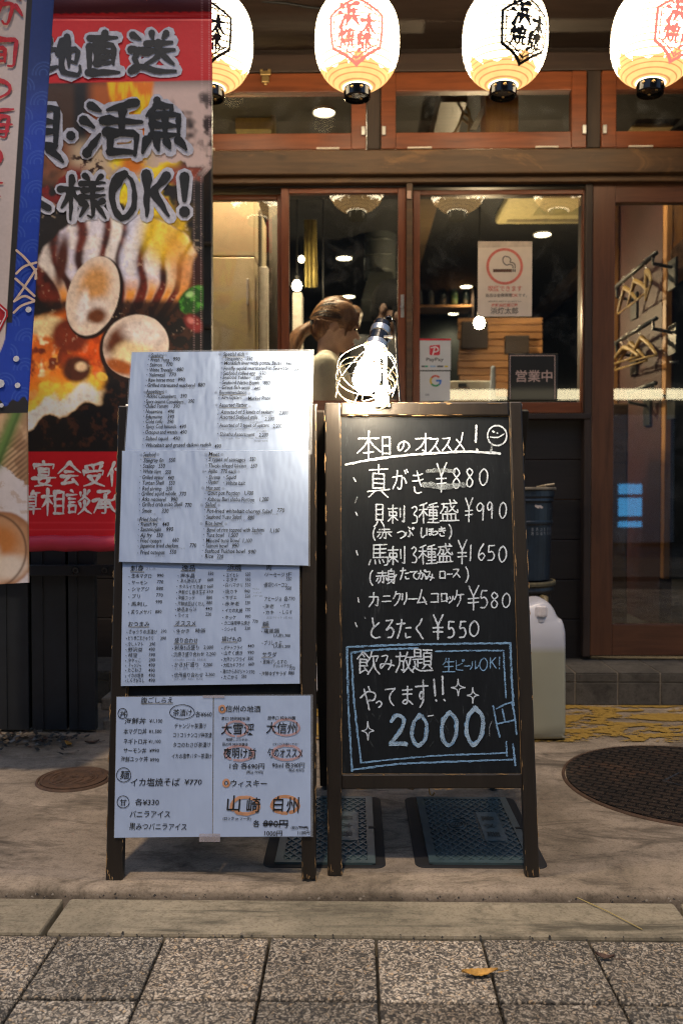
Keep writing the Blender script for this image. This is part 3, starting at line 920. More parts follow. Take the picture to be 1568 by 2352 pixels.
# stainless unit and pillar at the left
BEIGE = plain('lit_beige_steel', (.52, .42, .26), .38, metal=.35, var=.12, scale=6)
def box_thing(name, label, cat, boxes, mats, bevel=.003, group=None):
    xs = [b[0] for b in boxes]
    r = None
    m = M()
    for b in boxes: m.pbox(*b)
    o = m.build(name, mats, None, bevel=bevel)
    return tag(o, label, cat, group)
r = thing('refrigerator', P(530, 700, 3.86), 'tall beige steel refrigerator with two doors just inside the left window', 'refrigerator')
m = M(); m.pbox(380, 440, 585, 588.5, 3.86, .5); m.build('upper_door', BEIGE, r, bevel=.004)
m = M(); m.pbox(380, 591, 585, 1330, 3.86, .5); m.build('lower_door', BEIGE, r, bevel=.004)
m = M(); m.pbox(566, 640, 571, 700, 3.845, .013); m.build('handle', STEEL, r, bevel=.002)
PALE = plain('pale_paint', (.52, .47, .39), .6)
m = M(); m.pbox(595, 612, 615, 1340, 3.9, .06); tag(m.build('pale_post', PALE, bevel=.003), 'narrow pale post beside the beige refrigerator', 'post')
m = M(); m.pbox(584, 480, 600, 1340, 4.0, .06); m.pbox(618, 470, 640, 1340, 4.05, .06)
tag(m.build('steel_rack', plain('shadowed_steel', (.07, .06, .045), .4), bevel=.003), 'dark steel rack uprights behind the pale post', 'rack')
m = M(); m.pbox(672, 672, 694, 1290, 4.5, .1); tag(m.build('pillar', PALE, bevel=.003), 'pale square pillar behind the woman with a ponytail', 'pillar')
GOLD = plain('yellow_curtain', (.40, .32, .09), .6, var=.35, scale=20)
m = M()
for k in range(6): m.tube([P(701 + k * 4.5, 505, 5.3 + .02 * (k % 2)), P(703 + k * 4.6, 660, 5.3 + .02 * (k % 2))], .008, 8)
tag(m.build('curtain', GOLD, smooth=True), 'narrow olive yellow curtain deep inside the shop', 'curtain')
# hanging lamps deep inside
def pendant(px, py, Y, rad, label, stre=20, power=0):
    p = P(px, py, Y)
    r = thing('pendant_lamp', p, label, 'lamp')
    m = M(); m.lathe(p, [(0, -rad), (rad * .7, -rad * .75), (rad, 0), (rad * .75, rad * .75), (rad * .4, rad * 1.1)], 14); m.build('bulb', emit('bulb_glow', (1, .85, .6), stre), r, smooth=True)
    m = M(); m.lathe(p, [(rad * .45, rad), (rad * .45, rad * 2), (.004, rad * 2.3), (.004, CEIL - p.z)], 10); m.build('cord', BLACK, r)
    if power:
        ld = bpy.data.lights.new('bulb_light', 'POINT'); ld.energy = power; ld.color = (1, .72, .4); ld.shadow_soft_size = rad * 1.1
        lo = bpy.data.objects.new('bulb_light', ld); COL.objects.link(lo); lo.parent = r; lo.location = (0, -rad * 2.4, 0)
    return r
pendant(682, 657, 5.2, .030, 'small bright pendant bulb beside the olive curtain', 25, 4)
pendant(692, 596, 6.0, .022, 'small dim pendant bulb high beside the olive curtain', 12)
pendant(1100, 743, 5.4, .036, 'bright bare bulb hanging below the smoking notice', 60, 45)
pendant(742, 735, 4.9, .040, 'frosted bulb behind the ponytail of the woman', 3)
# planked warm wall, counter and till
m = M()
rg = random.Random(4)
for k in range(11):
    y0 = 730 + k * 16.5
    m.pbox(1053 + rg.uniform(-3, 3), y0, 1245, y0 + 15.3, 6.4 + rg.uniform(0, .03), .04)
tag(m.build('plank_screen', W_ORANGEX, bevel=.004), 'lit orange screen of horizontal planks at the back of the shop', 'screen')
m = M(); m.pbox(1060, 738, 1120, 800, 6.28, .05); m.pbox(1160, 770, 1215, 812, 6.2, .05)
tag(m.build('dark_cupboard', W_DARK, bevel=.004), 'dark cupboard doors in front of the lit orange planks', 'cupboard')
r = thing('till', P(1080, 885, 4.1), 'grey till with a small black slot on the window counter', 'till')
m = M(); m.pbox(1030, 874, 1126, 925, 4.1, .22); m.build('body', plain('grey_plastic', (.50, .46, .38), .4), r, bevel=.006)
m = M(); m.pbox(1052, 880, 1071, 889, 4.095, .004); m.build('slot', BLACK, r)
m = M(); m.hexa([P(1122, 925, 4.05), P(1138, 925, 4.05), P(1137, 840, 4.06), P(1127, 840, 4.06)], [P(1122, 925, 4.05) + Vector((.03, .18, 0)), P(1138, 925, 4.05) + Vector((.03, .18, 0)), P(1137, 840, 4.06) + Vector((.03, .18, 0)), P(1127, 840, 4.06) + Vector((.03, .18, 0))])
tag(m.build('tablet', plain('pale_blue_plastic', (.42, .46, .52), .3), bevel=.006), 'pale upright tablet standing beside the grey till', 'tablet')
m = M(); m.box((-.7, 3.98, .12), (1.25, 4.4, P(1000, 926, 3.98).z)); tag(m.build('counter', wood('counter_top', (.10, .05, .02), (.2, .1, .04)), bevel=.01), 'long wooden counter behind the big windows', 'counter')
# pine post and box seen in the upper windows
m = M(); m.pbox(1115, 120, 1190, 320, 3.75, .16); tag(m.build('pine_post', W_ORANGE, bevel=.004), 'bright pine post behind the middle upper window', 'post')
m = M(); m.pbox(1456, 205, 1540, 286, 4.2, .3); m.pbox(1450, 286, 1546, 292, 4.18, .32)
tag(m.build('wall_box', plain('yellowed_box', (.42, .30, .12), .6), bevel=.006), 'yellowed box high behind the rightmost upper window', 'box')
m = M(); m.pbox(540, 270, 632, 297, 4.1, .06); m.pbox(623, 210, 632, 310, 4.08, .05)
tag(m.build('shelf_frame', plain('olive_frame', (.16, .13, .04), .6), bevel=.003), 'olive shelf frame behind the upper left window', 'shelf')
m = M()
for k in range(4):
    pts = [P(1040 + k * 12 + 26 * math.sin(t * 2.2 + k), 300 - 75 * t + 10 * math.cos(t * 5 + k), 3.85 + .03 * k) for t in [i / 12 for i in range(13)]]
    m.tube(pts, .006, 6)
tag(m.build('cable_loops', plain('tan_cable', (.28, .20, .10), .6), smooth=True), 'loose tan cables looped behind the middle upper window', 'cable')
m = M(); m.hexa([P(1078, 298, 3.8), P(1094, 298, 3.8), P(1115, 250, 3.8), P(1108, 243, 3.8)], [P(1078, 298, 3.84), P(1094, 298, 3.84), P(1115, 250, 3.84), P(1108, 243, 3.84)])
tag(m.build('pale_stick', PALE, bevel=.002), 'pale stick leaning on the bright pine post', 'stick')

HOOD = plain('dull_hood_steel', (.07, .08, .08), .45, metal=.3, var=.2, scale=8)
r = thing('extractor_hood', P(868, 690, 5.6), 'dull steel extractor hood in the gloom above the woman', 'extractor hood')
m = M(); a = P(828, 690, 5.6); b = P(925, 610, 5.6); m.hexa([a, Vector((b.x, 5.6, a.z)), Vector((b.x, 6.3, a.z)), Vector((a.x, 6.3, a.z))], [Vector((a.x + .06, 5.75, b.z)), Vector((b.x - .06, 5.75, b.z)), Vector((b.x - .06, 6.2, b.z)), Vector((a.x + .06, 6.2, b.z))]); m.build('hood', HOOD, r, bevel=.006)
m = M(); c_ = Vector(((a.x + b.x) / 2, 5.98, b.z)); m.lathe(c_, [(.11, 0), (.11, CEIL - b.z)], 20)
for k in range(5): m.lathe(c_, [(.11, .05 + .1 * k), (.118, .055 + .1 * k), (.11, .06 + .1 * k)], 20)
m.build('duct', HOOD, r, smooth=True)
r = thing('wall_shelf', P(1005, 640, 7.6), 'dim shelf left of the smoking notice carrying bottles', 'shelf')
m = M(); m.pbox(955, 700, 1085, 705, 7.5, .28); m.pbox(955, 640, 1085, 645, 7.5, .28); m.build('board', W_ORANGEX, r)
m = M(); m.pbox(953, 560, 957, 760, 7.5, .3); m.pbox(1084, 560, 1088, 760, 7.5, .3); m.build('side_panel', W_DARKZ, r)
rg = random.Random(12)
for j in range(9):
    px, py = (962 + j * 27, 699.5) if j < 5 else (970 + (j - 5) * 30, 639.5)
    q = P(px, py, 7.6); hgt = rg.uniform(.16, .21); rad = rg.uniform(.026, .034)
    m = M(); m.lathe(q, [(0, 0), (rad, .002), (rad, hgt * .6), (rad * .4, hgt * .75), (rad * .36, hgt), (0, hgt)], 12)
    o = m.build('bottle', [plain('bottle_%d' % j, rg.choice([(.05, .10, .05), (.16, .08, .02), (.12, .14, .16), (.02, .03, .03)]), .15)], None, smooth=True)
    tag(o, 'dim bottle standing on the shelf left of the smoking notice', 'bottle', 'bottles on the dim shelf')
# right side: red wall, pine trim, coat rails, hangers
XW = P(1519, 700, 4.3).x
RED = plain('dark_red_wall', (.040, .008, .007), .6)
m = M(); m.box((XW, 4.3, .12), (XW + .06, 5.35, CEIL)); tag(m.build('red_wall', RED), 'dark red side wall carrying the coat rails', 'wall')
m = M(); m.box((XW - .06, 5.0, .12), (XW - .002, 5.12, CEIL - .02)); tag(m.build('pine_strip', W_ORANGE, bevel=.003), 'pine strip at the far end of the red wall', 'trim')
r = thing('pine_door_frame', P(1550, 700, 4.26), 'pine door frame at the near end of the red wall', 'door frame')
m = M(); m.pbox(1527, 380, 1541, 1330, 4.25, .06); m.build('post', W_ORANGE, r, bevel=.003)
m = M(); m.hexa([P(1541.5, 660, 4.252), P(1700, 560, 4.252), P(1700, 380, 4.252), P(1541.5, 380, 4.252)], [P(1541.5, 660, 4.252) + Vector((0, .05, 0)), P(1700, 560, 4.252) + Vector((0, .05, 0)), P(1700, 380, 4.252) + Vector((0, .05, 0)), P(1541.5, 380, 4.252) + Vector((0, .05, 0))]); m.build('lintel', W_ORANGE, r, bevel=.003)
m = M(); m.pbox(1541.5, 540, 1760, 1330, 4.32, .05); m.build('door', plain('black_green_door', (.018, .022, .022), .5), r)
m = M(); m.tube([P(1537, 832, 4.22), P(1558, 831, 4.22)], .007, 8); m.build('handle', STEEL, r, smooth=True)
m = M(); q = [P(1540, 628, 4.24), P(1600, 590, 4.24), P(1600, 515, 4.24), P(1540, 575, 4.24)]; m.hexa(q, [p + Vector((0, .008, 0)) for p in q])
o = tag(m.build('picture', plain('brown_print', (.24, .13, .06), .6, var=.6, scale=25)), 'small brown picture hung on the pine lintel', 'picture')
RAIL = plain('black_rail', (.02, .024, .026), .4)
def rail(pts, label, X):
    r = thing('coat_rail', PX(*pts[0], X), label, 'coat rail', 'coat rails on the red wall')
    m = M(); m.tube([PX(*pts[0], X), PX(*pts[1], X)], .011, 8); m.build('bar', RAIL, r, smooth=True)
    for p, dn in ((pts[0], 22), (pts[1], 26)):
        a = PX(p[0] + (4 if p is pts[0] else -7), p[1], X)
        m = M(); m.tube([a, a + Vector((0, 0, -.05)), a + Vector((XW - X, 0, -.07))], .009, 6)
        e = a + Vector((XW - X, 0, -.08)); m.box(e + Vector((-.012, -.05, -.09)), e + Vector((-.001, .05, .05)))
        m.build('bracket', RAIL, r)
    return r
XH = XW - .10
rail(((1411.5, 661), (1506, 581)), 'upper black coat rail with three hangers', XH)
rail(((1411, 789), (1506, 731)), 'lower black coat rail with crowded hangers', XH)
rail(((1440, 902), (1504, 880)), 'lowest black coat rail without hangers', XH)
HANG = plain('hanger_wood', (.34, .22, .07), .5)
def hanger(apex, left, right, hook, label, X):
    a, l, r_, h = [PX(*q, X) for q in (apex, left, right, hook)]
    r = thing('coat_hanger', h, label, 'coat hanger', 'wooden coat hangers on the red wall')
    m = M()
    m.tube(cat_rom([l, (l + a) / 2 + Vector((0, 0, .008)), a], 6), [.007 + .006 * i / 12 for i in range(13)], 8)
    m.tube(cat_rom([a, (a + r_) / 2 + Vector((0, 0, .008)), r_], 6), [.013 - .006 * i / 12 for i in range(13)], 8)
    m.build('shoulder', HANG, r, smooth=True)
    m = M(); m.tube([l, r_], .005, 6); m.build('crossbar', HANG, r, smooth=True)
    m = M(); m.tube([a, h + Vector((0, 0, -.02)), h + Vector((0, .02, 0)), h + Vector((0, .01, .018)), h + Vector((0, -.012, .016))], .0035, 6); m.build('hook', STEEL, r, smooth=True)
    return r
hanger((1434, 661), (1418, 721), (1461, 689), (1431, 644), 'hanger at the far end of the upper rail', XH)
hanger((1457, 645), (1440, 706), (1487, 668), (1452, 628), 'middle hanger on the upper rail', XH)
hanger((1484, 622), (1482, 690), (1495, 648), (1481, 602), 'hanger turned edgewise at the near end of the upper rail', XH)
hanger((1432, 798), (1402, 838), (1466, 818), (1427, 781), 'farthest of the crowded hangers on the lower rail', XH)
hanger((1447, 788), (1412, 850), (1484, 828), (1441, 772), 'middle one of the crowded hangers on the lower rail', XH + .02)
hanger((1472, 775), (1445, 830), (1507, 815), (1467, 756), 'nearest of the crowded hangers on the lower rail', XH + .01)

# ---------------------------------------------------------------- people inside
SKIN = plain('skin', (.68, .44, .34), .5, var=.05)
HAIRB = wood('brown_hair', (.012, .007, .005), (.36, .165, .065), 'z', .5, 4.0)
HAIR_L = plain('light_hair_strand', (.34, .17, .07), .45)
HAIR_D = plain('dark_hair_strand', (.035, .018, .010), .45)
HAIRK = plain('black_hair', (.006, .006, .006), .8, spec=.1)
TEE = plain('cream_tee', (.82, .76, .62), .85, var=.06)
COAT = plain('black_coat', (.018, .018, .02), .8)
TROUS = plain('dark_trousers', (.02, .02, .025), .8)
def cap(m, a, b, ra, rb, n=14):
    a, b = Vector(a), Vector(b)
    d = (b - a)
    L = d.length; A = d.normalized() if L > 1e-6 else Vector((0, 0, 1))
    prof = [(ra * math.sin(t), -ra * math.cos(t)) for t in [math.pi / 2 * k / 4 for k in range(5)]]
    prof += [(rb * math.cos(t), L + rb * math.sin(t)) for t in [math.pi / 2 * k / 4 for k in range(5)]]
    m.lathe(a, prof, n, axis=A)
def blob(m, c, r, rot=None, n=16):
    c = Vector(c); E_ = rot or Matrix.Identity(3)
    vs, fs = [], []
    nr = 10
    for i in range(nr + 1):
        t = math.pi * i / nr
        for k in range(n):
            p = 2 * math.pi * k / n
            vs.append(c + E_ @ Vector((r[0] * math.sin(t) * math.cos(p), r[1] * math.sin(t) * math.sin(p), r[2] * math.cos(t))))
    for i in range(nr):
        for k in range(n):
            k2 = (k + 1) % n; fs.append((i*n+k, (i+1)*n+k, (i+1)*n+k2, i*n+k2))
    m.add(vs, fs)
def fused(m, name, mats, parent, vox=.006, sm=8):
    m.keep_normals = False
    o = m.build(name, mats, parent, smooth=True)
    r = o.modifiers.new('fuse', 'REMESH'); r.mode = 'VOXEL'; r.voxel_size = vox; r.use_smooth_shade = True
    s = o.modifiers.new('soft', 'SMOOTH'); s.factor = .5; s.iterations = sm
    return o
def person(feet, H, yaw, nod, label, skin, hair, top, ponytail, hand_up=False):
    """H = standing height; local +x is where the figure looks"""
    r = thing('person', feet, label, 'person')
    Fm = Matrix.Rotation(yaw, 3, 'Z')
    F0 = Vector(feet); k = H / 1.6
    def W(x, y, z): return F0 + Fm @ (Vector((x, y, z)) * k)
    Hd = Fm @ Matrix.Rotation(nod, 3, 'Y')
    hc = W(.035, 0, 1.475)
    def Hp(x, y, z): return hc + Hd @ (Vector((x, y, z)) * k)
    b = M()
    # skull, face, jaw, nose, lips, chin, ears
    blob(b, Hp(-.012, 0, .022), (.094*k, .074*k, .096*k), Hd); blob(b, Hp(.030, 0, -.030), (.060*k, .058*k, .080*k), Hd)
    blob(b, Hp(.056, 0, -.088), (.026*k, .028*k, .022*k), Hd); cap(b, Hp(.085, 0, .004), Hp(.106, 0, -.030), .007*k, .0105*k)
    blob(b, Hp(.086, 0, -.057), (.010*k, .020*k, .007*k), Hd); blob(b, Hp(.083, 0, -.069), (.010*k, .018*k, .007*k), Hd)
    blob(b, Hp(.079, 0, .022), (.016*k, .045*k, .012*k), Hd)
    for s in (-1, 1):
        blob(b, Hp(-.006, s*.074, -.012), (.018*k, .008*k, .031*k), Hd @ Matrix.Rotation(.2, 3, 'Y')); blob(b, Hp(.050, s*.040, -.030), (.03*k, .022*k, .03*k), Hd)
        blob(b, Hp(.077, s*.030, .000), (.013*k, .016*k, .010*k), Hd)
    cap(b, W(-.012, 0, 1.30), Hp(-.028, 0, -.05), .052*k, .050*k)
    # trunk, legs, arms
    cap(b, W(-.01, -.10, 1.275), W(-.01, .10, 1.275), .060*k, .060*k); blob(b, W(0, 0, 1.14), (.10*k, .16*k, .17*k), Fm)
    blob(b, W(0, 0, .98), (.09*k, .13*k, .14*k), Fm); blob(b, W(-.01, 0, .84), (.115*k, .165*k, .13*k), Fm)
    for s in (-1, 1):
        cap(b, W(0, s*.085, .80), W(.01, s*.085, .45), .082*k, .052*k); cap(b, W(.01, s*.085, .45), W(-.015, s*.085, .09), .050*k, .034*k)
        cap(b, W(-.03, s*.085, .035), W(.15, s*.09, .025), .034*k, .024*k)
        cap(b, W(-.01, s*.185, 1.265), W(.02, s*.205, 1.00), .048*k, .038*k)
        el = W(.02, s*.205, 1.00); wr = W(.23, s*.15, .98)
        cap(b, el, wr, .037*k, .025*k)
        pl = W(.30, s*.14, .975); cap(b, wr, pl, .026*k, .030*k)
        for j, (dy, ln) in enumerate(((-.024, .055), (-.008, .065), (.008, .062), (.023, .048))):
            f0 = W(.315, s*(.14 + dy), .975); f1 = W(.345, s*(.14 + dy), .968); f2 = W(.335 + ln * .5, s*(.14 + dy), .945)
            cap(b, f0, f1, .0095*k, .009*k, 8); cap(b, f1, f2, .009*k, .0075*k, 8)
        cap(b, W(.27, s*.115, .975), W(.315, s*.095, .965), .012*k, .009*k, 8)
    fused(b, 'body', skin, r, .0065, 4)
    # eye and mouth details
    e = M()
    for s in (-1, 1): blob(e, Hp(.0835, s*.031, .000), (.008*k, .012*k, .006*k), Hd, 10)
    e.build('eye', plain('eye', (.02, .015, .012), .2), r, smooth=True)
    e = M(); blob(e, Hp(.0905, 0, -.063), (.007*k, .017*k, .006*k), Hd, 10); e.build('mouth', plain('lips', (.40, .14, .12), .5), r, smooth=True)
    # clothes
    c = M()
    cap(c, W(-.012, -.115, 1.268), W(-.012, .115, 1.268), .069*k, .069*k); cap(c, W(-.012, -.05, 1.305), W(-.012, .05, 1.305), .058*k, .058*k); blob(c, W(0, 0, 1.14), (.116*k, .18*k, .19*k), Fm)
    blob(c, W(0, 0, .97), (.115*k, .165*k, .19*k), Fm); blob(c, W(-.01, 0, .87), (.125*k, .178*k, .10*k), Fm)
    for s in (-1, 1):
        cap(c, W(-.01, s*.185, 1.265), W(.012, s*.206, 1.06), .063*k, .062*k)
    fused(c, 'shirt', top, r, .0075, 6)
    c = M(); blob(c, W(-.01, 0, .80), (.125*k, .175*k, .13*k), Fm)
    for s in (-1, 1):
        cap(c, W(0, s*.085, .80), W(.01, s*.085, .45), .092*k, .064*k); cap(c, W(.01, s*.085, .45), W(-.015, s*.085, .10), .062*k, .050*k)
    fused(c, 'trousers', TROUS, r, .01, 6)
    # hair
    h = M()
    blob(h, Hp(-.020, 0, .036), (.103*k, .084*k, .100*k), Hd)
    blob(h, Hp(-.062, 0, -.020), (.055*k, .062*k, .070*k), Hd)
    for s in (-1, 1):
        blob(h, Hp(.012, s*.060, .050), (.072*k, .026*k, .062*k), Hd)
        blob(h, Hp(.055, s*.048, .030), (.030*k, .020*k, .055*k), Hd)
        cap(h, Hp(.048, s*.064, .055), Hp(.052, s*.062, -.045), .014*k, .005*k, 8)
    blob(h, Hp(.058, 0, .072), (.044*k, .062*k, .040*k), Hd)
    for q in range(7):
        y = -.048 + .016 * q
        cap(h, Hp(.085, y, .070), Hp(.097 - 3 * y * y, y * 1.05, .022 - .006 * (q % 2)), .012*k, .005*k, 8)
    if ponytail:
        cap(h, Hp(-.095, 0, -.018), Hp(-.128, 0, -.030), .026*k, .024*k)
        for j in range(5):
            y = (-.024 + .012 * j)
            pts = [Hp(-.118, y * .4, -.030), Hp(-.150 - .012 * (j % 3), y * .9, -.068), Hp(-.160 - .020 * (j % 3), y * 1.4, -.125), Hp(-.168 - .026 * (j % 3), y * 1.6, -.215)]
            cc = cat_rom(pts, 4)
            for a_, b_, i in zip(cc, cc[1:], range(len(cc))):
                cap(h, a_, b_, (.027 - .0011 * i) * k, (.0259 - .0011 * i) * k, 8)
    hb = fused(h, 'hair', hair, r, .0055, 2)
    if ponytail:
        sr = random.Random(6)
        for mi_, cnt in ((0, 34), (1, 30)):
            st = M()
            for q in range(cnt):
                ph = math.radians(sr.uniform(-104, 104)); th0 = math.radians(sr.uniform(38, 62)); th1 = math.radians(sr.uniform(150, 168)); wv_ = sr.uniform(-.12, .12)
                rs_ = sr.uniform(1.0, 1.035)
                pts = []
                for i in range(8):
                    t = i / 7; th = th0 + (th1 - th0) * t; p_ = ph * (1 - .12 * t) + wv_ * math.sin(3 * t)
                    pts.append(Hp(-.022 + .107 * rs_ * math.cos(th), .087 * rs_ * math.sin(th) * math.sin(p_), .034 + .103 * rs_ * math.sin(th) * math.cos(p_) - .035 * t * t))
                st.tube(cat_rom(pts, 3), .0022 * k, 5)
            st.build('hair_strand', [HAIR_L, HAIR_D][mi_], hb, smooth=True)
        t_ = M(); t_.lathe(Hp(-.110, 0, -.024), [(.022*k, -.014), (.036*k, -.008), (.036*k, .008), (.022*k, .014)], 16, axis=Hd @ Vector((1, 0, .35))); t_.build('hair_tie', BLACK, hb, smooth=True)
    return r
fy = 3.80
crown = P(772, 692, fy)
Hh = crown.z - .12
f0 = P(760, 900, fy)
person((f0.x - .005, fy, .12), Hh * 1.005, R_(-4), R_(14), 'woman in a cream shirt with a brown ponytail, seen in profile behind the window', SKIN, HAIRB, TEE, True)
c2 = P(892, 632, 4.5)
person((c2.x + .0, 4.75, .12), c2.z - .10, R_(-35), R_(16), 'dark clothed person with black hair standing in the gloom behind the woman', plain('dim_skin', (.10, .06, .045), .6), HAIRK, COAT, False)  # skin colour darkened to paint in the gloom
# ---------------------------------------------------------------- dark fence and banner post at the left
FENCE = plain('navy_black_steel', (.014, .018, .024), .45, var=.25, scale=12)
r = thing('metal_fence', (P(100, 1300, 2.82).x, 2.82, 0), 'navy black fence of upright steel panels behind the banners', 'fence')
m = M()
ex = [-330, -240, -160, -90, -12, 69, 155, 222]
for i, (a, b) in enumerate(zip(ex, ex[1:])):
    xa, xb = xp(a + 3.5, 1500, 2.82), xp(b - 3.5, 1500, 2.82)
    m.box((xa, 2.82 + .004 * (i % 2), .01), (xb, 2.85, 1.75))
    m.box((xa + (xb - xa) * .32, 2.816 + .004 * (i % 2), .01), (xa + (xb - xa) * .34, 2.83, 1.75))
m.build('panel', FENCE, r, bevel=.003)
m = M(); m.box((xp(-330, 1500, 2.86), 2.855, .01), (xp(222, 1500, 2.86), 2.87, 1.75)); m.build('backing', BLACK, r)
m = M(); m.box((xp(-330, 1310, 2.80), 2.79, P(174, 1323, 2.79).z), (xp(262, 1310, 2.79), 2.812, P(174, 1298, 2.79).z)); rl = m.build('rail', FENCE, r, bevel=.002)
m = M()
for px in (174, 240): m.lathe(P(px, 1310.5, 2.788), [(.006, .0), (.0095, .0), (.011, .004), (.0115, .008)], 16, axis=(0, -1, 0))
m.build('rivet', plain('zinc', (.16, .17, .18), .35, metal=.7), rl)
r = thing('banner_post', (P(477, 900, 2.74).x, 2.74, 0), 'dark square post along the right edge of the red banner', 'post')
m = M(); a, b = xp(467, 900, 2.72), xp(486.5, 900, 2.72); m.box((a, 2.72, 0), (b, 2.76, 2.45)); m.build('tube', FENCE, r, bevel=.003)
m = M()
for py in (752, 560): m.tube([P(469, py, 2.715), P(486, py, 2.715)], .008, 8)
m.build('clip', TRACK, r)
BLOCK = concrete('concrete_block_grey', (.20, .18, .15), (.30, .27, .23))
m = M()
for (a, b, c, d) in ((232, 1604, 300, 1632), (236, 1654, 300, 1682), (262, 1630, 285, 1656)): m.pbox(a, b, c, d, 2.86, .16)
tag(m.build('concrete_block', BLOCK, bevel=.006), 'rough concrete block on its side between fence and menu board', 'concrete block')

# ---------------------------------------------------------------- red banner with the food picture
def cloth_grid(x0, x1, y0, y1, nx, ny, place):
    X, Y = np.meshgrid(np.linspace(x0, x1, nx), np.linspace(y0, y1, ny))
    vs = [place(X[j, i], Y[j, i]) for j in range(ny) for i in range(nx)]
    fs = [(j*nx+i, j*nx+i+1, (j+1)*nx+i+1, (j+1)*nx+i) for j in range(ny-1) for i in range(nx-1)]
    return X, Y, vs, fs
def redge(y): return 487 if y < 385 else (487 - 19 * min(1, (y - 385) / 22.))
YB = 2.60
def bwave(x, y): return .006 * math.sin(x * .021 + y * .004) + .004 * math.sin(y * .017 + 1) + (.010 * math.sin((y - 30) * .05) if y < 45 else 0)
def bplace(x, y, k=0.0):
    s = (x + 60) / 547.0
    xe = -60 + s * (redge(y) + 60)
    q = P(xe, y, YB + bwave(x, y) - k)
    return q
X, Y, vs, fs = cloth_grid(-60, 487, -12, 1232, 250, 560, bplace)
p = Paint(X, Y, (32, 26, 22))
n1 = vnoise(X, Y, 40, 1); n2 = vnoise(X, Y, 14, 2); n3 = vnoise(X, Y, 90, 3)
box = lambda x0, x1, y0, y1, s=8: sstep(x0 - s, x0 + s, X) * (1 - sstep(x1 - s, x1 + s, X)) * sstep(y0 - s, y0 + s, Y) * (1 - sstep(y1 - s, y1 + s, Y))
# blurred backdrop, flames
p.put(box(-60, 180, 190, 420, 18), (84, 62, 45)); p.put(box(95, 180, 330, 420, 20) * n1 * 1.6, (150, 100, 70))
p.put(box(172, 214, 190, 330, 10), (38, 38, 40))
p.put(box(208, 275, 188, 330, 18), (178, 104, 52)); p.put(box(300, 500, 188, 400, 30), (206, 184, 176))
p.put(box(400, 500, 225, 400, 16) * sstep(.42, .56, n1), (70, 54, 52)); p.put(box(425, 487, 190, 420, 14) * sstep(.5, .62, n3), (50, 42, 42))
fl = sstep(0, 14, X - 240 - (Y - 188) * .18) * (1 - sstep(0, 12, X - 348 + (Y - 188) * .16)) * box(200, 420, 186, 335, 6)
p.put(fl, (222, 132, 28)); p.put(fl * sstep(.35, .6, vnoise(X * 2, Y * .5, 30, 5)), (242, 196, 30))
p.put(box(165, 360, 325, 420, 22), (196, 176, 150)); p.put(box(165, 240, 340, 420, 10) * sstep(.5, .58, n2), (66, 42, 30))
p.put(box(255, 410, 345, 500, 16) * sstep(.40, .55, n1), (238, 208, 46)); p.put(box(280, 330, 360, 400, 14), (206, 126, 40))
p.put(box(90, 200, 385, 470, 16) * sstep(.42, .55, n1), (128, 30, 22)); p.put(box(380, 487, 380, 470, 14) * sstep(.45, .6, n1), (150, 80, 60))
p.put(box(380, 450, 420, 640, 24) * sstep(.44, .6, n3), (226, 190, 40))
# striped shell
sh = p.ell(287, 636, 198, 150, 0, .03, .10, 3) * (1 - sstep(690, 742, Y + 20 * n1))
p.put(sh, (66, 30, 22)); p.put(sh * sstep(.42, .62, n1), (112, 48, 32)); p.put(sh * sstep(640, 720, Y), (150, 62, 34))
ang = np.arctan2(X - 283, 1000 - Y) + .05 * (n3 - .5) + .02 * np.sin(Y * .045)
for a0, w, cc in ((-.385, .040, (218, 208, 200)), (-.27, .046, (214, 208, 220)), (-.135, .052, (220, 214, 222)), (-.02, .034, (226, 218, 214)), (.085, .058, (212, 212, 228)), (.225, .050, (222, 214, 222)), (.335, .036, (232, 214, 190)), (.42, .03, (206, 160, 120))):
    mk = np.exp(-(np.abs(ang - a0) / (w * (.92 - .5 * sstep(600, 740, Y)))) ** 5) * sh
    p.put(mk, cc); p.put(mk * sstep(.5, .62, n1) * .5, (236, 226, 210))
    p.put(mk * sstep(640, 700, Y + 34 * n1), (232, 160, 74)); p.put(mk * sstep(685, 735, Y + 20 * n1), (206, 98, 40))
p.put(sh * p.ell(400, 540, 62, 62, 0, .5) * .9, (240, 206, 50)); p.put(sh * p.ell(150, 600, 14, 60, 8, .5), (90, 44, 28))
p.put(p.ell(425, 600, 26, 70, -12, .5) * .6, (216, 150, 84))
# dark gap and small things
p.put(box(95, 470, 690, 1030, 10) * .9, (30, 24, 20)); p.put(box(95, 470, 690, 1030, 10) * sstep(.55, .68, n2), (74, 46, 30))
gr = p.ell(466, 688, 40, 30, -28, .12, .3, 4); p.put(gr, (44, 96, 34)); p.put(gr * sstep(.5, .62, n2), (86, 150, 60)); p.put(gr * p.ell(454, 676, 10, 7, -20, .5), (170, 206, 140)); p.put(p.ell(462, 742, 26, 17, 40, .3, .3, 6), (140, 56, 52)); p.put(p.ell(456, 736, 9, 7, 30, .5), (196, 130, 120))
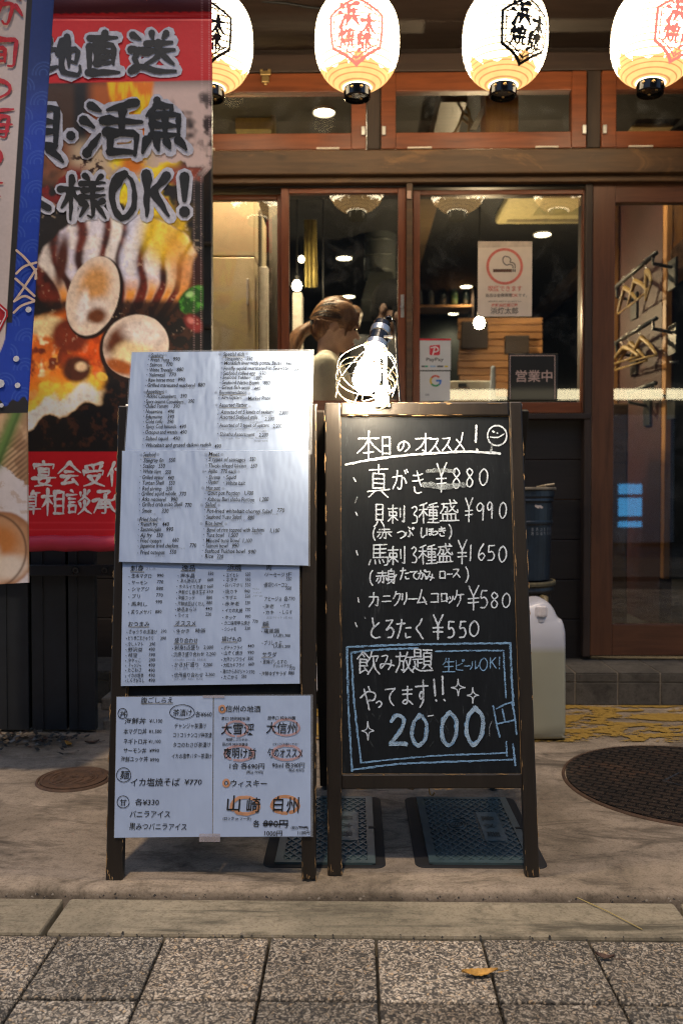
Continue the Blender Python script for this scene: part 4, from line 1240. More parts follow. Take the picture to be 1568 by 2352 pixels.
# grilled meat with flames, lower left
edge_y = 985 - .32 * np.clip(X - 66, 0, 400) - 10 * np.sin(X * .07) - 26 * (n1 - .5)
n5 = vnoise(X, Y, 26, 31, 3)
body = sstep(0, 10, edge_y - Y) * sstep(715, 740, Y + .28 * X - 30) * (1 - sstep(232, 262, X + 26 * (n1 - .5) + .12 * (Y - 850)))
p.put(body, (206, 112, 36)); p.put(body * sstep(.45, .66, n1), (240, 176, 92)); p.put(body * sstep(.56, .68, n5), (128, 58, 24)); p.put(body * (1 - sstep(.28, .42, n5)), (246, 222, 180))
p.put(body * p.ell(215, 830, 50, 60, 20, .5) * .8, (224, 96, 26)); p.put(body * p.ell(120, 900, 90, 40, -24, .5) * .8, (240, 150, 40))
p.put(body * sstep(0, 18, Y - edge_y + 66 + 40 * n5) * .92, (246, 204, 84)); p.put(body * sstep(0, 16, Y - edge_y + 42 + 26 * n1), (232, 226, 216))
p.put(body * p.ell(105, 745, 62, 26, 10, .3), (230, 208, 160)); p.put(body * p.ell(170, 770, 44, 40, 0, .25, .2), (132, 58, 28)); p.put(body * p.ell(185, 848, 34, 30, 0, .25, .2), (92, 50, 28)); p.put(body * p.ell(196, 842, 14, 11, 0, .4), (226, 196, 160))
# two clams
cl = p.ell(224, 680, 60, 94, 18, .02, .03, 6); d1 = p.ell(224, 680, 56, 88, 18, .6)
p.put(p.ell(228, 684, 64, 98, 18, .03), (44, 26, 18)); p.put(cl, (224, 206, 190)); p.put(p.ell(228, 655, 34, 46, 18, .5) * cl, (206, 158, 102)); p.put(p.ell(222, 712, 40, 24, -20, .5, .3) * cl, (222, 208, 200)); p.put(p.ell(232, 726, 24, 17, -10, .45, .5) * cl, (120, 72, 40)); p.put(cl * p.ell(200, 705, 12, 36, 10, .6), (236, 228, 226))
c2_ = p.ell(326, 795, 79, 72, -20, .02, .05, 8)
p.put(p.ell(322, 800, 84, 78, -20, .03), (52, 30, 18)); p.put(c2_, (226, 208, 192)); p.put(c2_ * p.ell(290, 778, 44, 26, -40, .4, .5), (112, 64, 34)); p.put(c2_ * p.ell(318, 815, 46, 34, -12, .35, .2), (236, 214, 170)); p.put(c2_ * p.ell(290, 843, 40, 16, 18, .4, .3), (176, 104, 48)); p.put(c2_ * p.ell(345, 765, 50, 26, 10, .5), (232, 220, 212))
p.put(p.ell(245, 865, 14, 10, 20, .2), (236, 196, 90))
food = sstep(385, 400, Y) * (1 - sstep(1030, 1036, Y))
p.c *= (1 + food * (.55 * (vnoise(X, Y, 7, 41, 3) - .5) * .6 + .45 * (n2 - .5)))[..., None]
p.put(food * sstep(.70, .78, vnoise(X, Y, 8, 43, 2)) * (p.c.mean(-1) < .25) * .30 * sstep(.5, .6, n1) * (1 - sstep(820, 870, Y)), (238, 214, 186))
p.put(food * sstep(.66, .74, vnoise(X, Y, 6, 47, 2)) * (p.c.mean(-1) > .3) * .10, (130, 80, 50))
# red fields
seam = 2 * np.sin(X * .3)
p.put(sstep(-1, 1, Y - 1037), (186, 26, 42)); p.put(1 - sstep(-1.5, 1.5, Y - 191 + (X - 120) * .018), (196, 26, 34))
p.put((1 - sstep(-1, 1, Y - 32 + (X - 120) * .015 + seam * .5)), (92, 30, 36))  # pole sleeve, with its shade painted into the maroon
for yy, a in ((1200, .5), (1217, .5)): p.put(np.exp(-((Y - yy) / 1.3) ** 2) * a, (214, 90, 100))
for yy in (38, 41): p.put(np.exp(-((Y - yy + (X - 120) * .015) / 1.0) ** 2) * .5, (214, 120, 120))
for xx in (464, 481): p.put(np.exp(-((X - xx) / 1.2) ** 2) * .45 * (np.sin(Y * 1.6) > -.2), (226, 200, 200))
p.c = 1.25 * np.clip(p.c, 0, 1) ** 1.22; p.c *= (.95 + .10 * vnoise(X, Y, 5, 12)[..., None])
rb_ = thing('red_banner', P(200, 1265, YB), 'red shop banner printed with grilled shellfish and black brush lettering', 'banner')
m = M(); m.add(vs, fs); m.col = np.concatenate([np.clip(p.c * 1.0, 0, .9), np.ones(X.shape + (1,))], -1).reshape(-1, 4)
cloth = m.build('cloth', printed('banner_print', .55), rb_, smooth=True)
# pole hem at the bottom
m = M()
a, b = P(-60, 1248, YB), P(468, 1248, YB)
m.tube([a + (b - a) * t / 20 + Vector((0, .003 * math.sin(t), .002 * math.sin(t * 2.1))) for t in range(21)], .024, 14)
m.build('hem', plain('crimson_cloth', (.42, .024, .055), .55, var=.1, scale=14), rb_, smooth=True)
OUTL = ink('pale_outline_ink', rgb(190, 192, 206)); BLKP = ink('black_print', (.012, .014, .015)); WHTP = ink('white_print', (.66, .64, .66))
m = M(); rg = random.Random(11)
def bm_(k):
    return lambda x, y, lay: bplace(-60 + (x + 60) * 547 / (redge(y) + 60), y, .0016 + k + lay)
for ch, bx, w in (('地', (88, 82, 184, 176), 17), ('直', (196, 74, 282, 172), 16), ('送', (296, 74, 404, 168), 16),
                  ('貝', (48, 240, 156, 372), 21), ('活', (190, 234, 326, 358), 20), ('魚', (325, 230, 432, 352), 17),
                  ('様', (138, 402, 244, 508), 13), ('O', (250, 396, 318, 502), 19), ('K', (320, 398, 400, 500), 18)):
    for k, ww, mi in ((.0, w + 13, 0), (.0022, w + 2, 1)):
        glyph(m, ch, bx, ww, bm_(k), mi, prof=BRUSH if mi else None, jit=.16 if mi else .03, wob=3, rg=random.Random(hash(ch) % 99 if False else len(ch) + int(bx[0])))
for k, e, mi in ((.0, 8, 0), (.0022, 0, 1)):
    ribbon(m, [(163, 311), (163.5, 312)], 22 + 2 * e, bm_(k), mi)
    ribbon(m, [(424, 406), (424, 460)], 22 + 2 * e, bm_(k), mi, prof=(lambda t: 1.1 - .6 * t) if mi else (lambda t: 1.05 - .25 * t))
    ribbon(m, [(424, 486), (424.4, 487)], 26 + 2 * e, bm_(k), mi)
    ribbon(m, [(60, 445), (98, 470), (112, 478)], 16 + 2 * e, bm_(k), mi)
for ch, bx, w in (('様', (8, 1062, 66, 1120), 7), ('宴', (73, 1060, 130, 1118), 8), ('会', (132, 1060, 188, 1116), 8), ('受', (190, 1062, 242, 1118), 8), ('付', (246, 1060, 300, 1118), 8), ('承', (302, 1062, 360, 1118), 8),
                  ('算', (40, 1126, 96, 1182), 7), ('相', (97, 1124, 150, 1184), 8), ('談', (154, 1124, 210, 1182), 7), ('承', (212, 1124, 270, 1184), 8)):
    glyph(m, ch, bx, w, bm_(.001), 2, prof=BRUSH, jit=.12, wob=2, rg=rg)
m.build('lettering', [OUTL, BLKP, WHTP], rb_)

# ---------------------------------------------------------------- pale nobori banner at the far left
YN = 2.22
def ned(y): return 125 - 60 * min(y, 945) / 945 + max(0, y - 945) * .008
def nplace(x, y, k=0.0):           # x measured from the right edge (negative to the left)
    w = .008 * math.sin(y * .011) + .006 * math.sin(x * .05 + y * .003)
    return P(ned(y) + x, y - .055 * (x) * (1 if y > 900 else .0) * min(1, max(0, (y - 900) / 100.)), YN + w - k)
X, Y, vs, fs = cloth_grid(-330, 0, -20, 1338, 150, 560, nplace)
p = Paint(X, Y, (206, 190, 184))
n1 = vnoise(X, Y, 40, 21); n2 = vnoise(X, Y, 12, 22)
wob_ = 3 * np.sin(Y * .11) + 2 * np.sin(Y * .31)
p.put(sstep(-64, -62.5, X), (38, 36, 38)); p.put(sstep(-50, -48, X), (14, 58, 168)); p.put(sstep(-50, -48, X) * (1 - sstep(150, 330, Y)), (28, 54, 118))
p.put(sstep(0, 2, Y - 862 - X * .0) * 1.0, (14, 58, 168))
cor = sstep(0, 3, Y - 740) * sstep(0, 2, X + 75 - np.sqrt(np.clip(1 - ((Y - 740) / 92) ** 2, 0, 1)) * 40 + 26)
p.put(cor * sstep(-102, -98, X), (14, 58, 168)); p.put(sstep(0, 2, Y - 832 + 8), (14, 58, 168))
bl = np.maximum(sstep(-50, -48, X), sstep(832, 836, Y))
for cx, cy in [(-14 - 44 * (k % 2), 150 + 34 * k) for k in range(24)]:
    rr = np.sqrt((X - cx) ** 2 + (Y - cy - 18) ** 2)
    for q in (9, 17, 25): p.put(bl * np.exp(-((rr - q) / 1.3) ** 2) * .28 * (Y < cy + 22), (90, 130, 210))
jag = 921 + 6 * np.sin(X * .09) + 5 * np.sin(X * .23 + 1)
p.put(sstep(-1, 1, Y - jag), (34, 32, 34))
ph = sstep(-1, 1, Y - 948 + .0 * X)
p.put(ph, (170, 132, 98)); p.put(ph * sstep(.45, .6, n1), (206, 168, 130))
st = np.exp(-(((X + 60) * .86 + (Y - 985) * .36 - 14) / 16) ** 2)
p.put(ph * box(-330, 0, 1000, 1110, 20) * (.5 + .5 * np.sin((X * .7 + Y * .9) * .55)) * .8, (92, 64, 44))
ed = 1062 + .9 * (X + 60) + 10 * (n2 - .5) * 2
p.put(ph * sstep(0, 6, Y - ed), (214, 206, 208)); p.put(ph * sstep(0, 6, Y - ed) * sstep(.6, .7, n2) * .6, (186, 160, 140))
p.put(ph * st * (1 - sstep(1060, 1100, Y)), (96, 126, 62)); p.put(ph * np.exp(-(((X + 60) * .86 + (Y - 985) * .36 - 20) / 4) ** 2) * (1 - sstep(1060, 1100, Y)) * .8, (60, 92, 40))
p.put(ph * box(-330, -100, 950, 1060, 20), (60, 84, 40))
p.put(ph * p.ell(-70, 1258, 88, 88, 0, .04, .06, 4), (150, 96, 60)); p.put(ph * p.ell(-72, 1260, 80, 82, 0, .2, .2, 5), (196, 148, 108)); p.put(ph * p.ell(-64, 1240, 40, 34, 20, .5, .3, 8), (190, 120, 60)); p.put(ph * p.ell(-50, 1300, 46, 28, -10, .4, .4, 9), (222, 206, 190)); p.put(ph * p.ell(-95, 1275, 26, 40, -10, .5, .4, 10), (232, 216, 196))
p.put(ph * np.exp(-((np.sqrt((X + 95) ** 2 + (Y - 1262) ** 2) - 88) / 3) ** 2) * .8, (90, 60, 40))
p.put(ph * sstep(-5, -2, X) * .6, (120, 90, 60))
p.put(sstep(-3, -1, X) * (Y < 940) * .8, (16, 30, 80))
p.c *= (.93 + .14 * vnoise(X, Y, 5, 13)[..., None])
nb_ = thing('nobori_banner', P(60, 1338, YN), 'tall pale banner with red kana, blue wave border and a food photo at its foot', 'banner')
m = M(); m.add(vs, fs); m.col = np.concatenate([np.clip(p.c, 0, .9), np.ones(X.shape + (1,))], -1).reshape(-1, 4)
m.build('cloth', printed('nobori_print', .7), nb_, smooth=True)
REDP = ink('red_brush_ink', (.52, .022, .030)); CRM = ink('cream_ink', (.66, .50, .40))
nm = lambda k: (lambda x, y, lay: nplace(x, y, .0016 + k + lay))
m = M(); rg = random.Random(5)
for ch, bx, w in (('が', (-152, -18, -62, 62), 13), ('旬', (-160, 76, -72, 158), 14), ('の', (-168, 172, -76, 232), 15), ('海', (-165, 240, -76, 322), 12), ('の', (-172, 328, -84, 392), 15), ('幸', (-172, 394, -88, 470), 12)):
    glyph(m, ch, bx, w, nm(.001), 0, prof=BRUSH, jit=.08, wob=2, rg=rg)
# cream net lines and dots on the blue border
for pts in ([(-50, 575), (-30, 592), (-4, 622), (-2, 640)], [(-47, 628), (-30, 612), (-3, 603)], [(-48, 640), (-30, 655), (-2, 680)], [(-46, 690), (-30, 665), (-2, 618)], [(-48, 692), (-25, 680), (-2, 690)], [(-47, 718), (-30, 702), (-2, 692)]):
    ribbon(m, cat_rom(pts), 5.5, nm(.001), 1, jit=.02)
for x, y, r_ in ((-14, 711, 7), (-35, 824, 7), (-28, 885, 6.5), (-68, 881, 10), (-62, 960 - 30, 5)): ribbon(m, [(x, y), (x + .4, y)], r_ * 2, nm(.001), 2)
# red tag with a pale rim
tagp = [(-170, 700), (-88, 690), (-62, 712), (-60, 726), (-92, 800), (-170, 806)]
m.add([nplace(x, y, .002) for x, y in tagp], [tuple(range(6))], 0)
ribbon(m, [(-88, 698), (-66, 716), (-66, 726), (-95, 792)], 2.5, nm(.0015), 2)
m.build('lettering', [REDP, CRM, ink('pale_dot_ink', (.62, .62, .66))], nb_)
m = M(); m.tube([P(ned(-20) - 338, -30, YN + .02), P(ned(940) - 338, 1500, YN + .02)], .012, 10); m.build('pole', WHITEP, nb_, smooth=True)
# slack black cable under the cornice
m = M()
m.tube(cat_rom([P(520, -14, 3.25), P(600, 2, 3.25), P(660, 8, 3.25), P(720, 18, 3.25), P(780, 20, 3.25), P(850, 10, 3.25), P(930, -20, 3.25)], 8), .0045, 8)
tag(m.build('power_cable', BLACK, smooth=True), 'slack black cable sagging between the two left lanterns', 'cable')

# ---------------------------------------------------------------- things against the wall
r = thing('chest_cabinet', P(750, 1588, 3.1), 'white chest cabinet with a grey rimmed lid, glimpsed between the two boards', 'cabinet')
CABW = plain('cabinet_white', (.62, .63, .68), .35, var=.04)
m = M(); m.pbox(600, 1036, 900, 1588, 3.1, .09); m.build('body', CABW, r, bevel=.006)
m = M(); m.pbox(597, 1003, 903, 1026, 3.09, .11); m.pbox(600, 1027, 900, 1035.5, 3.097, .09); m.build('rim', plain('grey_rim', (.30, .31, .33), .35), r, bevel=.003)
m = M(); m.pbox(597, 984, 903, 1001.5, 3.085, .115); m.build('lid', plain('pale_grey_lid', (.46, .47, .50), .35), r, bevel=.004)
for px in (640, 860):
    m = M(); a = P(px, 1588, 3.12); m.box((a.x - .03, 3.12, .0), (a.x + .03, 3.18, a.z - .001)); m.build('foot', BLACK, r)

BLUEP = plain('dark_blue_plastic', (.007, .015, .026), .4, var=.4, scale=14)
DKP = plain('black_green_plastic', (.012, .014, .015), .45)
def pail(name, cx, Y, rings, mat, label, cat, lidz=None):
    z = lambda py: P(cx, py, Y).z
    c = P(cx, 1200, Y); r = thing(name, (c.x, Y, max(0, z(rings[-1][1]))), label, cat)
    k = Y / FPX
    m = M(); m.lathe((c.x, Y, 0), [(0, z(rings[-1][1]))] + [(q[0] * k, z(q[1])) for q in reversed(rings)] + [(0, z(rings[0][1]))], 40)
    m.build('body', mat, r, bevel=.002, smooth=False)
    return r, c, k, z
r, c, k, z = pail('blue_pail', 1190, 3.06, [(79, 1126), (80, 1140), (77, 1144), (79, 1150), (75, 1154), (75, 1194), (77, 1196), (76.5, 1201), (74, 1204), (70, 1328)], BLUEP, 'dark blue pail with faded lettering, standing on a black pail', 'pail')
m = M(); m.lathe((c.x, 3.06, 0), [(0, z(1119)), (82*k, z(1119)), (84*k, z(1121)), (84*k, z(1125)), (80*k, z(1126)), (0, z(1126))], 40); m.build('lid', plain('dusty_lid', (.13, .11, .08), .6, var=.4), r, bevel=.0015)
m = M(); m.tube([P(1232, 1119, 3.0), P(1250, 1115, 2.98), P(1272, 1112, 2.98)], .004, 6); m.tube([P(1251, 1119, 3.0), P(1251, 1113, 3.0)], .004, 6); m.build('handle', plain('straw_wire', (.30, .24, .15), .5), r)
m = M(); rg = random.Random(2)
def pailmap(x, y, lay):
    rr = (74 - (y - 1154) * .03) * k + .002; a = math.asin(max(-.99, min(.99, (x - 1190) * k / rr)))
    return Vector((c.x + rr * math.sin(a), 3.06 - rr * math.cos(a), z(y)))
for row, (y0, y1, s) in enumerate(((1178, 1189, 'ロ赤円日カロ生本'), (1209, 1217, '日ロ円生本日ロ円赤日'), (1219, 1226, '円日ロ本生円ロ日本円'))):
    w_ = (1262 - 1205) / len(s)
    for i, ch in enumerate(s): glyph(m, ch, (1205 + i * w_, y0, 1205 + (i + .85) * w_, y1), 1.1, pailmap, wob=4, rg=rg)
for pts, w_ in (([(1214, 1161), (1230, 1164)], 6), ([(1249, 1176), (1253, 1169)], 4), ([(1263, 1205), (1265, 1196)], 4)): ribbon(m, pts, w_, pailmap, 1, jit=.3)
m.build('lettering', [ink('faded_print', (.16, .17, .19)), ink('torn_label', (.5, .42, .38))], r)
r, c, k, z = pail('black_pail', 1190, 3.06, [(81, 1331), (82, 1338), (78, 1343), (80, 1350), (79, 1355), (72, 1360), (64, 1646)], DKP, 'black pail with a dusty rim under the dark blue one', 'pail')
m = M(); m.lathe((c.x, 3.06, 0), [(78*k, z(1330.5)), (83*k, z(1330.5)), (84*k, z(1334)), (83*k, z(1339)), (79*k, z(1341))], 40); m.build('rim', plain('mossy_rim', (.10, .085, .045), .8, var=.4, scale=60), r)
m = M(); q = P(1252, 1376, 2.93); m.tube([q + Vector((-.01, .05, 0)), q, P(1254, 1384, 2.92), P(1268, 1404, 2.91), P(1274, 1430, 2.91)], [.012, .012, .006, .005, .005], 8)
m.build('tap', plain('dull_brass_tap', (.14, .11, .055), .5), r, smooth=True)

JERRY = NT('translucent_polythene')
n = JERRY.noise(JERRY.coord(), 5, 4)
tc = JERRY.new('ShaderNodeTexCoord'); sx = JERRY.new('ShaderNodeSeparateXYZ'); JERRY.l.new(tc.outputs['Object'], sx.inputs[0])
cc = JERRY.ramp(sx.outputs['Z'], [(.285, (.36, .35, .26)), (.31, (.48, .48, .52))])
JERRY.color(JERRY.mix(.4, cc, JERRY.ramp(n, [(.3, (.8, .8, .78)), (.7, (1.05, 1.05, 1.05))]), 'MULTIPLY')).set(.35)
JERRY.b.inputs['Subsurface Weight'].default_value = .25; JERRY.b.inputs['Subsurface Scale'].default_value = .03; JERRY.b.inputs['Subsurface Radius'].default_value = (1, .9, .7)
CAPM = plain('milky_cap', (.62, .58, .58), .35, var=.05)
def jerry(dx, Y, label, neck):
    def q(x, y, YY=Y): return P(x, y, 2.78) + Vector((dx, YY - 2.78, 0))
    r = thing('jerrycan', q(1200, 1697), label, 'water can', 'white polythene water cans beside the chalkboard')
    out = cat_rom([(1105, 1692), (1100, 1660), (1100, 1480), (1104, 1440), (1130, 1420), (1180, 1400), (1215, 1388), (1238, 1382), (1254, 1385), (1268, 1400), (1278, 1420), (1288, 1428), (1294, 1446), (1296, 1480), (1296, 1660), (1292, 1688), (1280, 1697), (1120, 1697), (1105, 1692)], 4)[:-1]
    f = [q(x, y) for x, y in out]; cx_ = q(1198, 1560)
    m = M(); n = len(f); vs = []; D = .17
    for t, s in ((0, .90), (.012, .965), (.035, 1.0), (.085, 1.0), (.135, 1.0), (.158, .965), (D, .90)):
        for v in f: vs.append(Vector((cx_.x + (v.x - cx_.x) * s, v.y + t, cx_.z + (v.z - cx_.z) * (s * .35 + .65))))
    fs = [tuple(range(n)), tuple(range(7 * n - 1, 6 * n - 1, -1))]
    for i in range(6): fs += [(i*n+j, (i+1)*n+j, (i+1)*n+(j+1) % n, i*n+(j+1) % n) for j in range(n)]
    m.add(vs, fs)
    zmin = min(v.z for v in m.v); m.v = [v + Vector((0, 0, .004 - zmin)) for v in m.v]
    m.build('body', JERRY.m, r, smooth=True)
    if neck:
        k = 2.78 / FPX; a = q(1236, 1410)
        ax = a + Vector((0, .02, 0))
        m = M(); m.lathe(ax, [(16*k, -14*k), (16*k, -4*k), (18*k, -4*k), (18*k, -2*k), (16*k, 0)], 24); m.build('neck', JERRY.m, r, smooth=False)
        m = M(); m.lathe(ax, [(19*k, -2*k), (19.5*k, 2*k), (19*k, 20*k), (17*k, 22*k), (0, 22*k)], 24)
        for j in range(16):
            an = 2 * math.pi * j / 16; m.tube([ax + Vector((math.cos(an)*19.5*k, math.sin(an)*19.5*k, 0)), ax + Vector((math.cos(an)*19.5*k, math.sin(an)*19.5*k, 18*k))], .0018, 4)
        m.build('cap', CAPM, r, bevel=.0015)
    return r
jerry(0, 2.74, 'front white polythene water can, half hidden behind the chalkboard', True)
jerry(-.052, 2.945, 'rear white polythene water can peeping over the front one', False)

# ---------------------------------------------------------------- covers in the concrete
LIDM = plain('teal_cast_resin', (.048, .080, .090), .32, var=.2, scale=18)
CASE = plain('black_rubber_frame', (.010, .010, .011), .7)
def meter_cover(x0, x1, y0, y1, ox, label):
    r = thing('meter_box_cover', ((x0 + x1) / 2, (y0 + y1) / 2, 0), label, 'meter cover', 'teal water meter covers set in the concrete')
    m = M()
    rr = .02
    def rrect(a, b, c, d, z, rad, n=6):
        pts = []
        for (cx, cy, s) in ((b - rad, d - rad, 0), (a + rad, d - rad, 1), (a + rad, c + rad, 2), (b - rad, c + rad, 3)):
            for i in range(n + 1):
                an = math.pi / 2 * (s + i / n); pts.append(Vector((cx + rad * math.cos(an), cy + rad * math.sin(an), z)))
        return pts
    m.prism(rrect(x0 - ox, x1 + .022, y0 - .012, y1 + .012, .0025, .022), (0, 0, -.03)); m.build('frame', CASE, r, bevel=.002)
    m = M(); m.prism(rrect(x0, x1, y0, y1, .0045, .010), (0, 0, -.01))
    # raised rim and diamond ribs
    e = .017; h = .0076
    m.box((x0, y0, .0045), (x0 + e, y1, h)); m.box((x1 - e, y0, .0045), (x1, y1, h)); m.box((x0 + e, y0, .0045), (x1 - e, y0 + e * .8, h)); m.box((x0 + e, y1 - e * .8, .0045), (x1 - e, y1, h))
    ax0, ax1, ay0, ay1 = x0 + e, x1 - e, y0 + e * .8, y1 - e * .8
    px0, px1, py0, py1 = x0 + (x1 - x0) * .60, x0 + (x1 - x0) * .82, y0 + (y1 - y0) * .30, y0 + (y1 - y0) * .74
    stp = .0215
    def clipseg(p, d):
        lo, hi = -9, 9
        for a, b0, b1 in ((0, ax0, ax1), (1, ay0, ay1)):
            t0, t1 = (b0 - p[a]) / d[a], (b1 - p[a]) / d[a]
            lo = max(lo, min(t0, t1)); hi = min(hi, max(t0, t1))
        return (lo, hi)
    for sgn in (1, -1):
        d = (1, sgn * 1.45)
        for i in range(-40, 60):
            p = (ax0 + i * stp, ay0)
            lo, hi = clipseg(p, d)
            if hi - lo < .004: continue
            nseg = max(1, int((hi - lo) / .008))
            nrm = Vector((-d[1], d[0], 0)).normalized() * .0016
            run = None
            def flush(a, b):
                A = Vector((p[0] + d[0]*a, p[1] + d[1]*a, .0045)); B = Vector((p[0] + d[0]*b, p[1] + d[1]*b, .0045)); up = Vector((0, 0, .0024 + (.0001 if sgn > 0 else 0)))
                m.hexa([A - nrm*1.5, A + nrm*1.5, A + nrm + up, A - nrm + up], [B - nrm*1.5, B + nrm*1.5, B + nrm + up, B - nrm + up])
            for s in range(nseg):
                t0, t1 = lo + (hi - lo) * s / nseg, lo + (hi - lo) * (s + 1) / nseg
                tm = (t0 + t1) / 2; qx, qy = p[0] + d[0] * tm, p[1] + d[1] * tm
                ins = px0 - .004 < qx < px1 + .004 and py0 - .004 < qy < py1 + .004
                ins = ins or ((qx - (x0 + (x1 - x0) * .36)) / .026) ** 2 + ((qy - (y0 + y1) / 2 - .02) / .034) ** 2 < 1
                if ins:
                    if run is not None: flush(run, t0); run = None
                elif run is None: run = t0
            if run is not None: flush(run, hi)
    lid = m.build('lid', LIDM, r)
    m = M(); pl = Plane((px0, py0, .0052), (0, 1, 0), (-1, 0, 0))
    m.box((px0, py0, .0047), (px1, py1, .0068))
    for j in range(3):
        vs, fs = text_mesh('量水器'[j], 0, .01)
        s = (px1 - px0) * .62
        m.add([Vector((px0 + .012 + y * s * 1.0, py1 - .018 - (j + .5) * (py1 - py0 - .03) / 3 + s * .5 - x * s, .0075)) for x, y in vs], fs, 1)
    m.build('name_plate', [plain('worn_teal', (.08, .125, .14), .3), plain('dark_teal_letters', (.02, .034, .04), .4)], lid)
    m = M(); ce = Vector((x0 + (x1 - x0) * .36, (y0 + y1) / 2 + .02, .0055))
    for a, b in ((.024, .032), (.016, .021)):
        m.tube([ce + Vector((a * math.cos(t), b * math.sin(t), 0)) for t in [2*math.pi*i/24 for i in range(25)]], .0018, 6, cap=False)
    for j in (-1, 0, 1): m.tube([ce + Vector((j * .006 - .004, -.012, 0)), ce + Vector((j * .006 + .004, .012, 0))], .0015, 6)
    m.build('emblem', LIDM, lid)
    m = M(); m.box((x1 - .012, (y0 + y1) / 2 - .012, .0077), (x1 + .004, (y0 + y1) / 2 - .002, .0085)); m.build('finger_slot', BLACK, lid)
    return r
meter_cover(.158, .388, 1.826, 2.222, .030, 'teal water meter cover under the chalkboard')
meter_cover(-.172, .043, 1.822, 2.222, .026, 'teal water meter cover between the two board legs')

IRON = NT('rusty_cast_iron')
v = IRON.coord((1, 1, 1), (0, 0, .5))
br = IRON.new('ShaderNodeTexBrick'); br.inputs['Scale'].default_value = 14; br.inputs['Mortar Size'].default_value = .05; br.inputs['Brick Width'].default_value = .62; br.inputs['Row Height'].default_value = .34
br.inputs['Color1'].default_value = (1, 1, 1, 1); br.inputs['Color2'].default_value = (.8, .8, .8, 1); br.inputs['Mortar'].default_value = (0, 0, 0, 1)
IRON.l.new(v, br.inputs['Vector'])
n = IRON.noise(IRON.coord(), 6, 6, .7)
c = IRON.ramp(n, [(.3, (.010, .009, .008)), (.55, (.024, .018, .014)), (.72, (.07, .038, .022))])
c = IRON.mix(.8, c, IRON.ramp(br.outputs['Color'], [(0, (.12, .12, .12)), (.5, (.8, .78, .75)), (1, (2.1, 1.9, 1.7))]), 'MULTIPLY')
IRON.color(c).set(.5, metal=.25); IRON.bump(br.outputs['Color'], 1.0, .008)
RUST = plain('brown_rust', (.062, .032, .016), .75, var=.4, scale=40, bump=.4)
def manhole(cx, cy, R, label, big):
    r = thing('manhole_cover', (cx, cy, 0), label, 'manhole cover')
    ROOT[r.name] = Vector((cx, cy, 0))
    m = M(); m.lathe((cx, cy, 0), [(R + .012, .0005), (R + .010, .005), (R + .004, .0055), (R + .003, .001)], 72); m.build('frame', RUST, r, smooth=True)
    m = M(); m.lathe((cx, cy, 0), [(R, -.002), (R, .0065), (R - .03 * R / .33, .0072), (R - .035 * R / .33, .0052), (0, .0052)], 72); lid = m.build('lid', IRON.m if big else RUST, r)
    m = M()
    if big:
        # a lozenge at the middle with bars
        d = .07
        for a, b in (((-d, 0), (0, d)), ((0, d), (d, 0)), ((d, 0), (0, -d)), ((0, -d), (-d, 0))): m.tube([(cx + a[0], cy + a[1], .006), (cx + b[0], cy + b[1], .006)], .004, 6)
    else:
        for q in (.72, .60): m.tube([(cx + R*q*math.cos(t), cy + R*q*math.sin(t), .0055) for t in [2*math.pi*i/40 for i in range(41)]], .002, 6, cap=False)
        pl = Plane((cx, cy, .0066), (1, 0, 0), (0, 1, 0))
        for i, ch in enumerate('日本円'):
            for sm, pts in strokes(ch): m.tube([(cx - .055 + i * .038 + x * .032 / 100, cy + .028 - y * .03 / 100, .0058) for x, y in pts], .0016, 5)
        for i in range(5): m.tube([(cx - .05 + .02 * i, cy - .05, .0056), (cx - .03 + .02 * i, cy - .012, .0056)], .0018, 5)
    m.build('relief', IRON.m if big else RUST, lid)
    return r
g = G(170, 1791); manhole(g.x, g.y, .090, 'small round rusty cover in the concrete left of the menu board', False)
g = G(1300, 1800); manhole(g.x + .335, 2.36, .325, 'large round cast iron manhole cover cut by the right edge', True)
# ---------------------------------------------------------------- the two A-frame boards
FRM = wood('black_brown_frame', (.012, .0095, .008), (.024, .019, .015), 'z', .42)
CHIP = wood('bare_wood_edge', (.20, .12, .05), (.36, .24, .11), 'z', .7)
SLATE = NT('chalkboard_black')
n = SLATE.noise(SLATE.coord((3, 3, .8)), 7, 6, .7, .6); n2 = SLATE.noise(SLATE.coord((20, 20, 2)), 12, 4, .7)
f = SLATE.mix(.4, n, n2)
SLATE.color(SLATE.ramp(f, [(.38, (.005, .007, .010)), (.58, (.009, .012, .016)), (.72, (.048, .056, .064))])).set(.55, spec=.22)
a_lean = math.atan(.118)
VV = Vector((0, math.sin(a_lean), math.cos(a_lean)))
CHB = Plane((0, G(780, 2013).y, 0), (1, 0, 0), VV)
MNB = Plane((0, G(500, 2024).y, 0), (1, 0, 0), VV)
def quad_slab(m, pl, quad, k0, k1, mi=0):
    q = [pl.uv(*c) for c in quad]
    m.hexa([pl.at(u, v, k0) for u, v in q], [pl.at(u, v, k1) for u, v in q], mi)
def chips(m, pl, a, b, w, n, side, rg, k=.0007, lo=4, hi=26):
    """flakes of bare wood along the edge a-b (picture coordinates)"""
    f = pmap(pl, k)
    for i in range(n):
        t = rg.random(); L = rg.uniform(lo, hi) * (1 if rg.random() < .8 else 2.2)
        dx, dy = b[0] - a[0], b[1] - a[1]; ln = math.hypot(dx, dy); dx /= ln; dy /= ln
        nx, ny = -dy * side, dx * side
        o = rg.uniform(0, w) ** 1.0
        p = (a[0] + dx * ln * t + nx * o, a[1] + dy * ln * t + ny * o)
        pts = [(p[0] + dx * L * s + nx * rg.uniform(-.8, .8), p[1] + dy * L * s + ny * rg.uniform(-.8, .8)) for s in (0, .25, .5, .75, 1)]
        ribbon(m, pts, rg.uniform(.6, 2.0), f, 1, prof=lambda t: .25 + 1.1 * math.sin(math.pi * min(max(t, .05), .95)), jit=.45, rg=rg, step=1.4)
